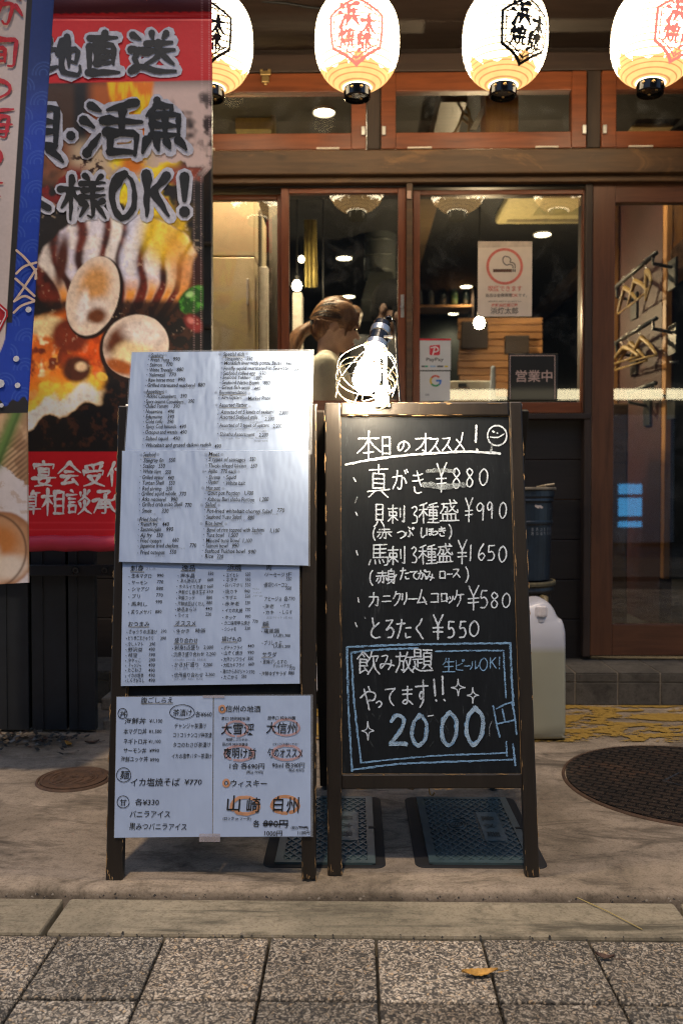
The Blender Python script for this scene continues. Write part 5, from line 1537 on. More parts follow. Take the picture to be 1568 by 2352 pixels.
def aframe(pl, ls, rs, top, rail, panel, label, seed, rear_x, wear):
    base = pl.at(pl.uv((ls[2][0] + rs[2][0]) / 2, 2000)[0], 0)
    r = thing('a_frame_board', base, label, 'sandwich board', 'two black sandwich boards on the pavement')
    rg = random.Random(seed)
    m = M(); quad_slab(m, pl, panel, -.016, -.007); pan = m.build('panel', SLATE.m, r)
    for q, inner, side in ((ls, ((q0 := ls)[1], ls[2]), 1), (rs, (rs[0], rs[3]), -1)):
        m = M(); quad_slab(m, pl, q, -.022, 0)
        o = m.build('leg', FRM, r, bevel=.0035)
        m = M()
        chips(m, pl, q[0], q[3], 2.5, wear, -1, rg); chips(m, pl, q[1], q[2], 2.5, wear, 1, rg)
        chips(m, pl, (q[3][0], q[3][1] - 30), (q[3][0] + 3, q[3][1] - 4), 16, max(3, wear // 5), -1, rg, lo=3, hi=12)
        m.build('worn_edge', [FRM, CHIP], o)
        # rubber foot
        u, v = pl.uv((q[2][0] + q[3][0]) / 2, q[2][1]); b = pl.at(u, v, -.011); m = M(); m.lathe((b.x, b.y, .0), [(0, .014), (.009, .014), (.011, .0), (0, .0)], 16)
        m.build('foot', BLACK, o)
    m = M(); quad_slab(m, pl, top, -.0215, -.0005); o = m.build('top_rail', FRM, r, bevel=.004)
    m = M(); chips(m, pl, top[0], top[1], 6, wear, 1, rg, lo=3, hi=18); chips(m, pl, top[3], top[2], 3, wear // 2, -1, rg); m.build('worn_edge', [FRM, CHIP], o)
    m = M(); quad_slab(m, pl, rail, -.0215, -.0005); o = m.build('bottom_rail', FRM, r, bevel=.003)
    m = M(); chips(m, pl, rail[0], rail[1], 2, wear // 2, 1, rg); chips(m, pl, rail[3], rail[2], 2, wear // 3, -1, rg); m.build('worn_edge', [FRM, CHIP], o)
    # thin bare bead round the panel
    f = pmap(pl, -.0062); m = M()
    for a, b in zip(panel, panel[1:] + panel[:1]):
        ribbon(m, [a, ((a[0] + b[0]) / 2, (a[1] + b[1]) / 2), b], 1.6, f, 0, jit=.3, rg=rg, step=4)
    m.build('bead', CHIP, r)
    # rear leaf: two legs, two rails and a back panel, hinged at the top
    yt = pl.at(*pl.uv(700, 932), -.025); Yr = 2.30
    for x in rear_x:
        m = M(); a = Vector((x, yt.y, yt.z - .005)); b = Vector((x + .004, Yr, .012))
        w, d = Vector((.0155, 0, 0)), Vector((0, .009, .003))
        m.hexa([b - w - d, b + w - d, b + w + d, b - w + d], [a - w - d, a + w - d, a + w + d, a - w + d]); o = m.build('leg', FRM, r, bevel=.002)
        m = M(); m.lathe((b.x, b.y, 0), [(0, .014), (.009, .014), (.011, 0), (0, 0)], 14); m.build('foot', BLACK, o)
    def rear(t, x): return Vector((x, yt.y + (Yr - yt.y) * t, (yt.z - .005) * (1 - t) + .012 * t))
    m = M()
    x0, x1 = rear_x[0] + .017, rear_x[1] - .017
    nn = Vector((0, .006, .002))
    m.hexa([rear(.79, x0) - nn, rear(.79, x1) - nn, rear(.79, x1) + nn, rear(.79, x0) + nn], [rear(.03, x0) - nn, rear(.03, x1) - nn, rear(.03, x1) + nn, rear(.03, x0) + nn])
    m.build('back_panel', FRM, r)
    m = M()
    for x in (rear_x[0] + .03, rear_x[1] - .03): m.lathe(Vector((x - .03, yt.y - .005, yt.z + .004)), [(0, 0), (.005, 0), (.005, .06), (0, .06)], 10, axis=(1, 0, 0))
    m.build('hinge', STEEL, r)
    return r
board = aframe(CHB, [(745, 924), (782, 924), (785, 2013), (752, 2013)], [(1168, 922), (1198, 922), (1239, 2015), (1206, 2015)],
       [(781.5, 923.5), (1168.5, 922), (1169.5, 955), (781.5, 955)], [(784.5, 1779), (1197.5, 1777), (1199, 1811), (784.6, 1813)],
       [(781.5, 955), (1169.5, 955), (1197.5, 1778), (784.5, 1779)], 'chalkboard with white handwriting and a clip lamp on its top', 3, (-.048, .365), 15)
m = M(); q = P(985, 1814, 1.92); m.tube([q + Vector((0, 0, .02)), q, q + Vector((.002, 0, -.010)), q + Vector((.008, 0, -.013)), q + Vector((.012, 0, -.006))], .0018, 6); m.build('hook', plain('dull_brass', (.3, .2, .08), .4, metal=.7), board)
menu = aframe(MNB, [(271, 931), (308, 931), (281, 2025), (242, 2025)], [(690, 927), (727, 927), (725.5, 2021), (692.5, 2021)],
       [(307.5, 930.5), (690.5, 927), (690.5, 960), (306.5, 962)], [(288.5, 1790), (692, 1788), (692, 1822), (287.5, 1824)],
       [(306.5, 962), (690.5, 960), (692, 1788), (288.5, 1790)], 'sandwich board covered with handwritten paper menus', 8, (-.50, -.083), 24)

# chalk writing
CHALKW = chalk('white_chalk', (.56, .64, .74)); CHALKD = chalk('dusty_chalk', (.36, .42, .47), .44, .60, .7)
CHALKB = chalk('cool_lit_chalk', (.20, .36, .58), .38, .52)  # white chalk with the cool light on it put into the colour
m = M(); cf = pmap(CHB, -.0064); rg = random.Random(21)
A = lambda x, y: (717.7 + x / 3.0344, 918.6 + y / 3.0344)
B = lambda x, y: (717.7 + x / 2.6009, 1406.7 + y / 2.6009)
CW = 3.3
def gA(ch, x0, y0, x1, y1, w=CW, mi=0, T=A, passes=1, jit=.22, wob=1.2):
    a, b = T(x0, y0), T(x1, y1); glyph(m, ch, (a[0], a[1], b[0], b[1]), w, cf, mi, jit=jit, wob=wob, passes=passes, rg=rg)
def lA(pts, w=CW, mi=0, T=A, jit=.25, sm=True):
    pp = [T(*p) for p in pts]
    ribbon(m, cat_rom(pp) if sm and len(pp) > 2 else pp, w, cf, mi, jit=jit, rg=rg)
for g_ in (('本', 290, 200, 490, 415), ('日', 460, 242, 565, 388), ('の', 580, 268, 690, 365), ('オ', 706, 222, 840, 375), ('ス', 805, 250, 898, 370), ('ス', 893, 248, 978, 360), ('メ', 978, 218, 1075, 364)): gA(*g_)
lA([(1143, 175), (1138, 290)], 4.6); lA([(1145, 341), (1147, 346)], 5)
lA([(1287 + 67 * math.cos(t), 245 + 70 * math.sin(t)) for t in [i * .35 - 1.2 for i in range(19)]], 3.6); lA([(1260, 215), (1263, 220)], 4.5); lA([(1287, 225), (1289, 229)], 4.5); lA([(1240, 255), (1290, 257), (1335, 234)], 3)
lA([(230, 447), (400, 415), (650, 382), (900, 365), (1100, 358), (1305, 369)], 5.4); lA([(1243, 362), (1252, 318)], 5, 1)
lA([(285, 540), (300, 565)], 3)
for g_ in (('真', 372, 445, 548, 680), ('が', 545, 478, 668, 632), ('き', 686, 482, 782, 652), ('¥', 848, 432, 948, 646), ('8', 958, 468, 1046, 618), ('8', 1055, 468, 1135, 608), ('0', 1146, 472, 1238, 598)): gA(*g_)
lA([(800, 492), (900, 486), (985, 494)], 9, 1); lA([(780, 585), (900, 600), (1050, 590)], 12, 1)
lA([(312, 672), (295, 715)], 2.6, 1); lA([(300, 780), (312, 805)], 3)
for g_ in (('貝', 418, 712, 512, 886), ('刺', 516, 728, 652, 862), ('3', 676, 732, 745, 866), ('種', 735, 708, 882, 862), ('盛', 884, 690, 1022, 850), ('¥', 1052, 676, 1128, 852), ('9', 1120, 708, 1216, 842), ('9', 1200, 702, 1272, 826), ('0', 1288, 706, 1366, 828)): gA(*g_)
for g_ in (('(', 410, 888, 446, 978), ('赤', 445, 888, 556, 966), ('つ', 588, 900, 650, 968), ('ぶ', 636, 878, 712, 962), ('し', 742, 888, 790, 962), ('ほ', 788, 888, 846, 945), ('っ', 836, 902, 876, 942), ('き', 872, 880, 932, 950), (')', 940, 865, 982, 968)): gA(*g_, w=3.2)
lA([(305, 1052), (313, 1080)], 3)
for g_ in (('馬', 386, 1000, 544, 1158), ('刺', 516, 1016, 656, 1152), ('3', 676, 1018, 738, 1142), ('種', 735, 1004, 868, 1148), ('盛', 864, 996, 982, 1138), ('¥', 998, 973, 1088, 1142), ('1', 1076, 1006, 1128, 1122), ('6', 1136, 998, 1220, 1122), ('5', 1200, 1004, 1288, 1126), ('0', 1282, 1012, 1368, 1136)): gA(*g_)
for g_ in (('(', 385, 1186, 430, 1292), ('赤', 438, 1190, 532, 1278), ('身', 508, 1178, 592, 1284), ('た', 604, 1168, 676, 1256), ('て', 676, 1186, 736, 1254), ('が', 728, 1182, 792, 1254), ('み', 784, 1186, 850, 1258), ('ロ', 878, 1184, 934, 1252), ('ー', 936, 1200, 976, 1226), ('ス', 970, 1170, 1034, 1240), (')', 1056, 1162, 1100, 1272)): gA(*g_, w=3.2)
lA([(315, 1380), (322, 1410)], 3.2)
for g_ in (('カ', 386, 1338, 474, 1448), ('ニ', 478, 1348, 552, 1418), ('ク', 555, 1332, 622, 1438), ('リ', 612, 1342, 668, 1428), ('ー', 664, 1370, 738, 1402), ('ム', 722, 1318, 802, 1432), ('コ', 818, 1334, 886, 1422), ('ロ', 888, 1338, 946, 1416), ('ッ', 932, 1352, 986, 1418), ('ケ', 984, 1322, 1058, 1444), ('¥', 1066, 1288, 1178, 1468), ('5', 1148, 1318, 1238, 1458), ('8', 1226, 1338, 1310, 1452), ('0', 1306, 1342, 1394, 1452)): gA(*g_)
T = B
lA([(255, 62), (264, 86)], 3, 0, B); lA([(311, 28), (314, 36)], 2.4, 1, B)
for g_ in (('と', 336, 28, 412, 162), ('ろ', 428, 36, 494, 158), ('た', 498, 38, 592, 162), ('く', 606, 32, 672, 162), ('¥', 706, 10, 792, 164), ('5', 790, 46, 862, 158), ('5', 860, 46, 932, 158), ('0', 922, 48, 1008, 148)): gA(*g_, T=B, w=4.0)
for pts, w in (([(202, 208), (600, 192), (1186, 184)], 4.4), ([(205, 210), (214, 560), (235, 950)], 4.4), ([(240, 943), (500, 910), (800, 896), (1195, 882)], 4.2), ([(1183, 190), (1190, 380), (1201, 556)], 4.6), ([(1199, 790), (1212, 916)], 4.6),
               ([(232, 246), (250, 560), (290, 900)], 4.2), ([(230, 240), (420, 222), (628, 214)], 4.6), ([(735, 234), (940, 229), (1142, 229)], 3.4), ([(1142, 240), (1150, 400), (1157, 512)], 3.8), ([(1158, 775), (1161, 858)], 4), ([(286, 901), (700, 862), (1162, 842)], 3.4)): lA(pts, w, 2, B, .3)
for g_ in (('飲', 262, 232, 400, 374), ('み', 400, 246, 492, 344), ('放', 494, 236, 602, 364), ('題', 594, 212, 718, 358)): gA(*g_, T=B, w=3.5, mi=0)
for g_ in (('生', 775, 272, 852, 362), ('ビ', 842, 282, 908, 358), ('ー', 902, 310, 946, 332), ('ル', 938, 288, 996, 346), ('O', 992, 272, 1052, 352), ('K', 1050, 268, 1106, 338), ('!', 1102, 266, 1132, 342)): gA(*g_, T=B, w=2.6, mi=2)
for g_ in (('や', 278, 440, 386, 586), ('っ', 378, 515, 416, 574), ('て', 428, 442, 498, 566), ('ま', 528, 442, 604, 558), ('す', 612, 402, 694, 574)): gA(*g_, T=B, w=3.7)
for pts in ([(725, 400), (733, 500)], [(738, 524), (741, 530)], [(776, 385), (779, 490)], [(786, 522), (792, 530)]): lA(pts, 4.2, 0, B)
for g_ in (('◇', 822, 400, 918, 502), ('◇', 918, 448, 998, 546), ('◇', 288, 652, 372, 768)): gA(*g_, T=B, w=2.6, mi=0)
for g_ in (('2', 440, 600, 584, 804), ('0', 566, 606, 708, 808), ('0', 742, 588, 888, 808), ('0', 886, 562, 1048, 802)):
    gA(*g_, T=B, w=8.6, mi=2, passes=1); gA(*g_, T=B, w=2.2, mi=4, passes=7, wob=3)
lA([(690, 622), (722, 616)], 2.6, 0, B); lA([(1070, 655), (1058, 690), (1058, 740)], 2, 1, B)
for pts in ([(1080, 562), (1098, 660), (1119, 748)], [(1098, 578), (1150, 552), (1192, 538)], [(1192, 538), (1208, 620), (1219, 730)], [(1104, 668), (1212, 644)], [(1134, 580), (1150, 652)]): lA(pts, 3.9, 2, B)
for k in range(26): # smudges
    x, y = rg.uniform(300, 1150), rg.uniform(560, 780); lA([(x, y), (x + rg.uniform(-30, 30), y + rg.uniform(10, 60))], rg.uniform(1, 2.4), 3, B, .5)
m.build('chalk_lettering', [CHALKW, CHALKD, CHALKB, chalk('chalk_smear', (.10, .12, .13), .5, .7, .5), chalk('pale_cool_lit_chalk', (.34, .48, .64), .40, .54)], board)  # the paler blue chalk carries the same cool light in its colour

# ---------------------------------------------------------------- paper menus on the left board
def paper_mat(name, c):
    t = NT(name); n = t.noise(t.coord(), 5, 3)
    t.color(t.ramp(n, [(.3, tuple(x * .95 for x in c)), (.7, c)])).set(.55, coat=.8, coat_rough=.12)
    n2 = t.noise(t.coord((1, 1, .35)), 13, 3); t.bump(n2, .6, .008)
    return t.m
PAP = paper_mat('laminated_paper', (.42, .54, .78))
SLEEVE = NT('clear_sleeve'); SLEEVE.color((.55, .60, .68)).set(.15); SLEEVE.b.inputs['Alpha'].default_value = .30
SLEEVE.l.new(SLEEVE.ramp(SLEEVE.noise(SLEEVE.coord(), 20, 2), [(.3, (.22,)*3), (.7, (.36,)*3)]), SLEEVE.b.inputs['Alpha'])
INKM = ink('black_marker', (.012, .013, .016)); INKG = ink('thin_grey_pen', (.20, .23, .30), .5, .7); GREYHL = ink('grey_highlighter', (.30, .33, .37), .6, .75); ORHL = ink('orange_highlighter', (.62, .30, .14), .6, .8); RDHL = ink('pink_highlighter', (.55, .33, .32), .6, .7)
INKS = [INKM, INKG, GREYHL, ORHL, RDHL]
def sheet(quad, k, label, ph, group, sleeve=8, name='menu_sheet'):
    pl = Plane(MNB.O + MNB.N * k, MNB.U, MNB.V, .0007, ph)
    q = [pl.uv(*c) for c in quad]
    def grid(qq, kk, n=14):
        vs, fs = [], []
        for j in range(n + 1):
            for i in range(n + 1):
                s, t = i / n, j / n
                u = (qq[0][0]*(1-s) + qq[1][0]*s)*(1-t) + (qq[3][0]*(1-s) + qq[2][0]*s)*t
                v = (qq[0][1]*(1-s) + qq[1][1]*s)*(1-t) + (qq[3][1]*(1-s) + qq[2][1]*s)*t
                vs.append(pl.at(u, v, kk))
        for j in range(n):
            for i in range(n): a = j*(n+1)+i; fs.append((a, a+n+1, a+n+2, a+1))
        return vs, fs
    base = pl.at((q[2][0] + q[3][0]) / 2, q[3][1])
    r = thing(name, base, label, 'menu', group)
    m = M(); m.keep_normals = True; m.add(*grid(q, 0)); m.build('paper', PAP, r, smooth=True)
    e = sleeve
    q2 = [pl.uv(*c) for c in [(quad[0][0]-e*.4, quad[0][1]-e*.5), (quad[1][0]+e, quad[1][1]-e*.5), (quad[2][0]+e, quad[2][1]+e*.4), (quad[3][0]-e*.4, quad[3][1]+e*.4)]]
    m = M(); m.keep_normals = True; m.add(*grid(q2, -.0012)); m.build('clear_sleeve', SLEEVE.m, r, smooth=True)
    return r, pl
GRP = 'handwritten menus on the left sandwich board'
S1, p1 = sheet([(303, 809), (713, 806), (708, 1040), (287, 1040)], .005, 'topmost English menu sheet, standing up above the board, listing sashimi and appetizers', .3, GRP)
S2, p2 = sheet([(281, 1036), (708, 1036), (708, 1299), (274, 1290)], .0085, 'second English menu sheet, listing seafood, hot pot and rice bowls', 1.3, GRP, 4)
S3, p3 = sheet([(282, 1290), (687, 1296), (688, 1570), (278.5, 1575.5)], .003, 'Japanese menu sheet in four columns under the two English sheets', 2.2, GRP, 2)
S4, p4 = sheet([(269, 1601), (489, 1599), (487.5, 1922), (263, 1924)], .004, 'bottom left menu sheet with circled characters', 3.1, GRP, 4)
S5, p5 = sheet([(491.5, 1599), (713.5, 1597.6), (713.5, 1920.6), (489.5, 1922)], .0045, 'bottom right sake menu sheet with orange rings', 4.0, GRP, 5)
C7 = lambda x, y: (252.6 + x * .3076, 792.3 + y * .3076)
C8 = lambda x, y: (229.7 + x * .32955, 1263.1 + y * .32955)
rg = random.Random(31)
def write(pl, lines, C, sc, em, shear=.18, off=.007, mi=0, k=.0007, mm=None):
    m = mm if mm is not None else M()
    for L in lines:
        x0, x1, y, s = L[:4]
        e = max(em, L[4]) if len(L) > 4 and em > 41 else (L[4] if len(L) > 4 else em)
        px, py = C(x0, y)
        put_text(m, s, px, py, e * sc, pl, k, mi, shear, off, width=(x1 - x0) * sc, ang=rg.uniform(-.012, .012), jit=.35)
    return m
def flower(m, pl, C, x, y, r):
    f = pmap(pl, .0007)
    for k in range(5):
        a = k * 1.2566; cx, cy = C(x + r * .6 * math.cos(a), y + r * .6 * math.sin(a))
        ribbon(m, [(cx + 1.3 * math.cos(t), cy + 1.3 * math.sin(t)) for t in [j * .9 for j in range(8)]], .45, f, 1, rg=rg)
def under(m, pl, C, x0, x1, y, w=2.2, mi=2):
    a, b = C(x0, y), C(x1, y); ribbon(m, [a, ((a[0]+b[0])/2, a[1] - .4), b], w, pmap(pl, .0004), mi, jit=.2, rg=rg)
def bullets(m, pl, C, pts, w=1.1):
    f = pmap(pl, .0007)
    for x, y in pts:
        a = C(x, y); ribbon(m, [a, (a[0] + .9, a[1] + 1.3)], w, f, 0, rg=rg)
sc7 = .3076
L1 = [(308, 402, 92, 'Sashimi', 36), (303, 441, 124, 'Fresh Tuna'), (470, 520, 120, '990'), (298, 388, 162, 'Salmon'), (417, 466, 159, '770'), (294, 468, 200, 'White Trevally'), (498, 549, 197, '880'), (292, 410, 238, 'Yellowtail'), (440, 491, 235, '770'), (286, 480, 275, 'Raw horse meat'), (505, 556, 273, '990'), (278, 633, 313, 'Grilled marinated mackerel'), (657, 708, 311, '880'),
      (270, 404, 360, 'Appetizers', 36), (274, 491, 396, 'Pickled Cucumbers'), (526, 573, 395, '390'), (268, 550, 434, 'Spicy sesame Cucumbers'), (582, 630, 434, '390'), (264, 434, 470, 'Chilled Tomato'), (472, 520, 471, '390'), (266, 390, 509, 'Nozawana'), (431, 480, 510, '490'), (266, 388, 548, 'Edamame'), (428, 477, 549, '390'), (264, 390, 584, 'Cold tofu'), (426, 474, 586, '290'), (268, 494, 622, 'Spicy Cod Innards'), (518, 568, 623, '490'), (262, 503, 664, 'Octopus and wasabi'), (523, 573, 666, '490'), (266, 434, 711, 'Salted squid'), (470, 521, 711, '490'), (264, 753, 762, 'Whitebait and grated daikon radish', 38), (780, 829, 770, '490'),
      (846, 1003, 84, 'Special dish', 36), (858, 990, 120, 'Umesuisho'), (1020, 1064, 119, '550'), (852, 1280, 152, 'Monkfish liver with ponzu Sause'), (1312, 1362, 152, '660'), (848, 1348, 192, 'Firefly squid marinated in Seawater'), (1376, 1425, 199, '660'), (846, 1085, 226, 'Seafood rolled egg'), (1116, 1162, 229, '550'), (842, 1050, 257, 'Seafood Yukhoe'), (1090, 1133, 262, '880'), (838, 1116, 296, 'Seafood Natto Bomb'), (1147, 1193, 297, '880'), (834, 1046, 332, 'Great fish soup'), (1075, 1122, 342, '440'),
      (816, 1018, 370, 'Recommendation', 36), (834, 984, 407, 'Raw Oysters'), (1030, 1196, 414, 'Market Price'), (816, 1026, 465, 'Assorted Platter', 36), (828, 1224, 516, 'Assorted of 5 kinds of sashimi'), (1262, 1330, 520, '2,000'), (820, 1104, 552, 'Assorted Seafood grills'), (1154, 1225, 566, '2,200'), (818, 1188, 614, 'Assorted of 3 types of oysters'), (1216, 1282, 620, '2,200'), (820, 1080, 680, 'Shinshu Assortment'), (1110, 1180, 686, '2,200')]
g1 = [(820, 1110, 566, '( Squid , Scallops 2 , Red shrimp 2 )', 24), (815, 1166, 634, '( Raw oysters , Grilled oysters , Fried oysters )', 24), (812, 1180, 704, '( Sanzokuyaki , Raw horse meat , Nozawana )', 24), (400, 464, 134, '(生まぐろ)', 20), (360, 408, 170, '(サーモン)', 20), (430, 470, 210, '(しまあじ)', 20), (550, 630, 330, '(炙りしめさば)', 20), (430, 510, 408, '(きゅうり浅漬け)', 20), (470, 566, 444, '(ピリ辛きゅうり)', 20), (1130, 1222, 536, '(刺身5点盛り)', 20), (1040, 1140, 586, '(浜焼き盛合せ)', 20), (1095, 1184, 652, '(かき3種盛り)', 20), (1075, 1180, 724, '(信州盛り合わせ)', 20), (1200, 1270, 160, '(あん肝ポン酢)', 20), (1210, 1330, 204, '(ほたるいか沖漬け)', 20), (1040, 1140, 308, '(納豆ばくだん)', 20), (650, 730, 784, '(しらすおろし)', 20)]
m = write(p1, L1, C7, sc7, 42); write(p1, g1, C7, sc7, 20, .1, .0, 1, mm=m)
for x0, x1, y in ((306, 398, 96), (272, 402, 364), (846, 1004, 92), (818, 1018, 374), (818, 1028, 470)): under(m, p1, C7, x0, x1, y)
for x, y in ((296, 82), (416, 76), (262, 352), (420, 348), (822, 72), (1024, 68), (792, 358), (1042, 364), (795, 450), (1044, 460)): flower(m, p1, C7, x, y, 10)
bullets(m, p1, C7, [(290, 107), (284, 146), (280, 184), (276, 222), (272, 262), (268, 300), (262, 380), (258, 420), (256, 452), (254, 490), (252, 530), (250, 572), (252, 608), (250, 652), (250, 698), (246, 742), (840, 104), (838, 132), (836, 172), (832, 204), (828, 242), (824, 280), (820, 318), (812, 394), (808, 486), (806, 520), (806, 584), (804, 658)])
m.build('lettering', INKS, S1)
L2 = [(248, 342, 832, 'Seafood', 36), (250, 400, 876, 'Stingray fin', 37), (440, 488, 874, '550', 37), (246, 333, 918, 'Scallop', 37), (363, 410, 918, '550', 37), (246, 378, 958, 'White clam'), (413, 455, 964, '550'), (240, 403, 1002, 'Grilled oyster'), (432, 477, 1006, '440'), (240, 402, 1044, 'Turban Shell', 37), (440, 484, 1046, '550'), (240, 384, 1086, 'Red shrimp'), (418, 464, 1087, '330'), (234, 491, 1124, 'Grilled squid whole'), (517, 566, 1126, '770'), (238, 420, 1166, 'Atka mackerel'), (453, 502, 1168, '990'), (238, 539, 1206, 'Grilled crab miso Shell'), (558, 608, 1210, '770'), (240, 312, 1252, 'Smelt'), (386, 437, 1253, '330'),
      (220, 356, 1316, 'Fried food', 37), (230, 354, 1354, 'French fry'), (390, 440, 1352, '440'), (228, 383, 1390, 'Sanzokuyaki'), (418, 469, 1390, '990'), (228, 316, 1434, 'Aji fry'), (348, 394, 1433, '550'), (226, 384, 1474, 'Fried oysters'), (466, 512, 1470, '660'), (228, 512, 1512, 'Japanese fried chicken'), (594, 644, 1512, '770'), (226, 408, 1562, 'Fried octopus', 37), (446, 495, 1560, '550'),
      (736, 816, 830, 'Meet', 37), (736, 1010, 868, '5 types of sausages'), (1042, 1087, 868, '550'), (732, 1012, 916, 'Thick- sliced bacon'), (1050, 1097, 917, '550'), (734, 804, 956, 'Ajillo', 36), (826, 942, 957, '770 each'), (738, 822, 1002, 'Shrimp'), (866, 942, 1002, 'Squid'), (734, 810, 1036, 'Oyster'), (864, 1006, 1046, 'White bait'), (716, 820, 1082, 'Hot pot', 37), (728, 966, 1120, 'Gout pot Portion'), (996, 1064, 1120, '1,700'), (728, 1076, 1166, 'Kabosu Buri shabu Portion'), (1110, 1178, 1167, '1,200'), (710, 790, 1206, 'Salad', 38), (722, 1208, 1252, 'Pot-fried whitebait choregi Salad'), (1244, 1299, 1249, '770'), (718, 982, 1298, 'Seafood Yuzu Salad'), (1027, 1077, 1303, '880'), (710, 840, 1346, 'Rice bowl', 38), (722, 1152, 1394, 'Bowl of rice topped with Sashimi'), (1188, 1260, 1400, '1,100'), (718, 850, 1434, 'Tuna bowl'), (880, 950, 1434, '1,500'), (716, 967, 1474, 'Minced tuna bowl'), (985, 1053, 1475, '1,100'), (716, 880, 1512, 'Salmon bowl'), (908, 959, 1513, '990'), (708, 1008, 1552, 'Seafood Yukhoe bowl'), (1030, 1084, 1559, '990'), (708, 770, 1592, 'Rice', 38), (797, 846, 1594, '220')]
g2 = [(355, 410, 892, '(エイヒレ)', 20), (345, 412, 974, '(白はまぐり)', 20), (420, 522, 1138, '(イカの丸焼き)', 20), (420, 530, 1222, '(カニ味噌甲ら焼き)', 20), (290, 345, 1270, '(ししゃも)', 20), (320, 380, 1378, '(フライド)', 20), (445, 560, 1524, '(鶏のからあげジャン)', 20), (340, 408, 1582, '(たこから)', 20), (918, 1012, 884, '(ソーセージ5種)', 20), (932, 1026, 930, '(厚切りベーコン)', 20), (890, 964, 1134, '(痛風鍋)', 20), (998, 1080, 1184, '(ぶりしゃぶ)', 20), (1082, 1256, 1270, '(釜揚げしらすのチョレギ)', 20), (895, 1010, 1316, '(海鮮ゆずサラダ)', 20), (1065, 1136, 1414, '(海鮮丼)', 20), (740, 796, 1612, '(ごはん)', 20)]
m = write(p2, L2, C7, sc7, 44); write(p2, g2, C7, sc7, 20, .1, .0, 1, mm=m)
for x0, x1, y in ((250, 340, 838), (224, 362, 1322), (738, 818, 836), (718, 822, 1086), (712, 794, 1212), (712, 846, 1352)): under(m, p2, C7, x0, x1, y)
for x, y in ((234, 822), (360, 818), (214, 1304), (376, 1300), (716, 816), (838, 818), (700, 946), (962, 948), (692, 1068), (846, 1072), (686, 1194), (814, 1196), (682, 1334), (866, 1336)): flower(m, p2, C7, x, y, 11)
bullets(m, p2, C7, [(232, 852), (228, 896), (228, 936), (226, 980), (222, 1024), (222, 1066), (220, 1108), (220, 1148), (222, 1188), (220, 1232), (216, 1340), (214, 1376), (212, 1418), (212, 1460), (212, 1500), (210, 1552), (722, 852), (718, 896), (714, 940), (720, 984), (722, 1026), (850, 984), (848, 1026), (710, 1106), (712, 1146), (706, 1228), (704, 1276), (702, 1372), (700, 1414), (698, 1452), (696, 1494), (690, 1532), (688, 1574)])
m.build('lettering', INKS, S2)
sc8 = .32955
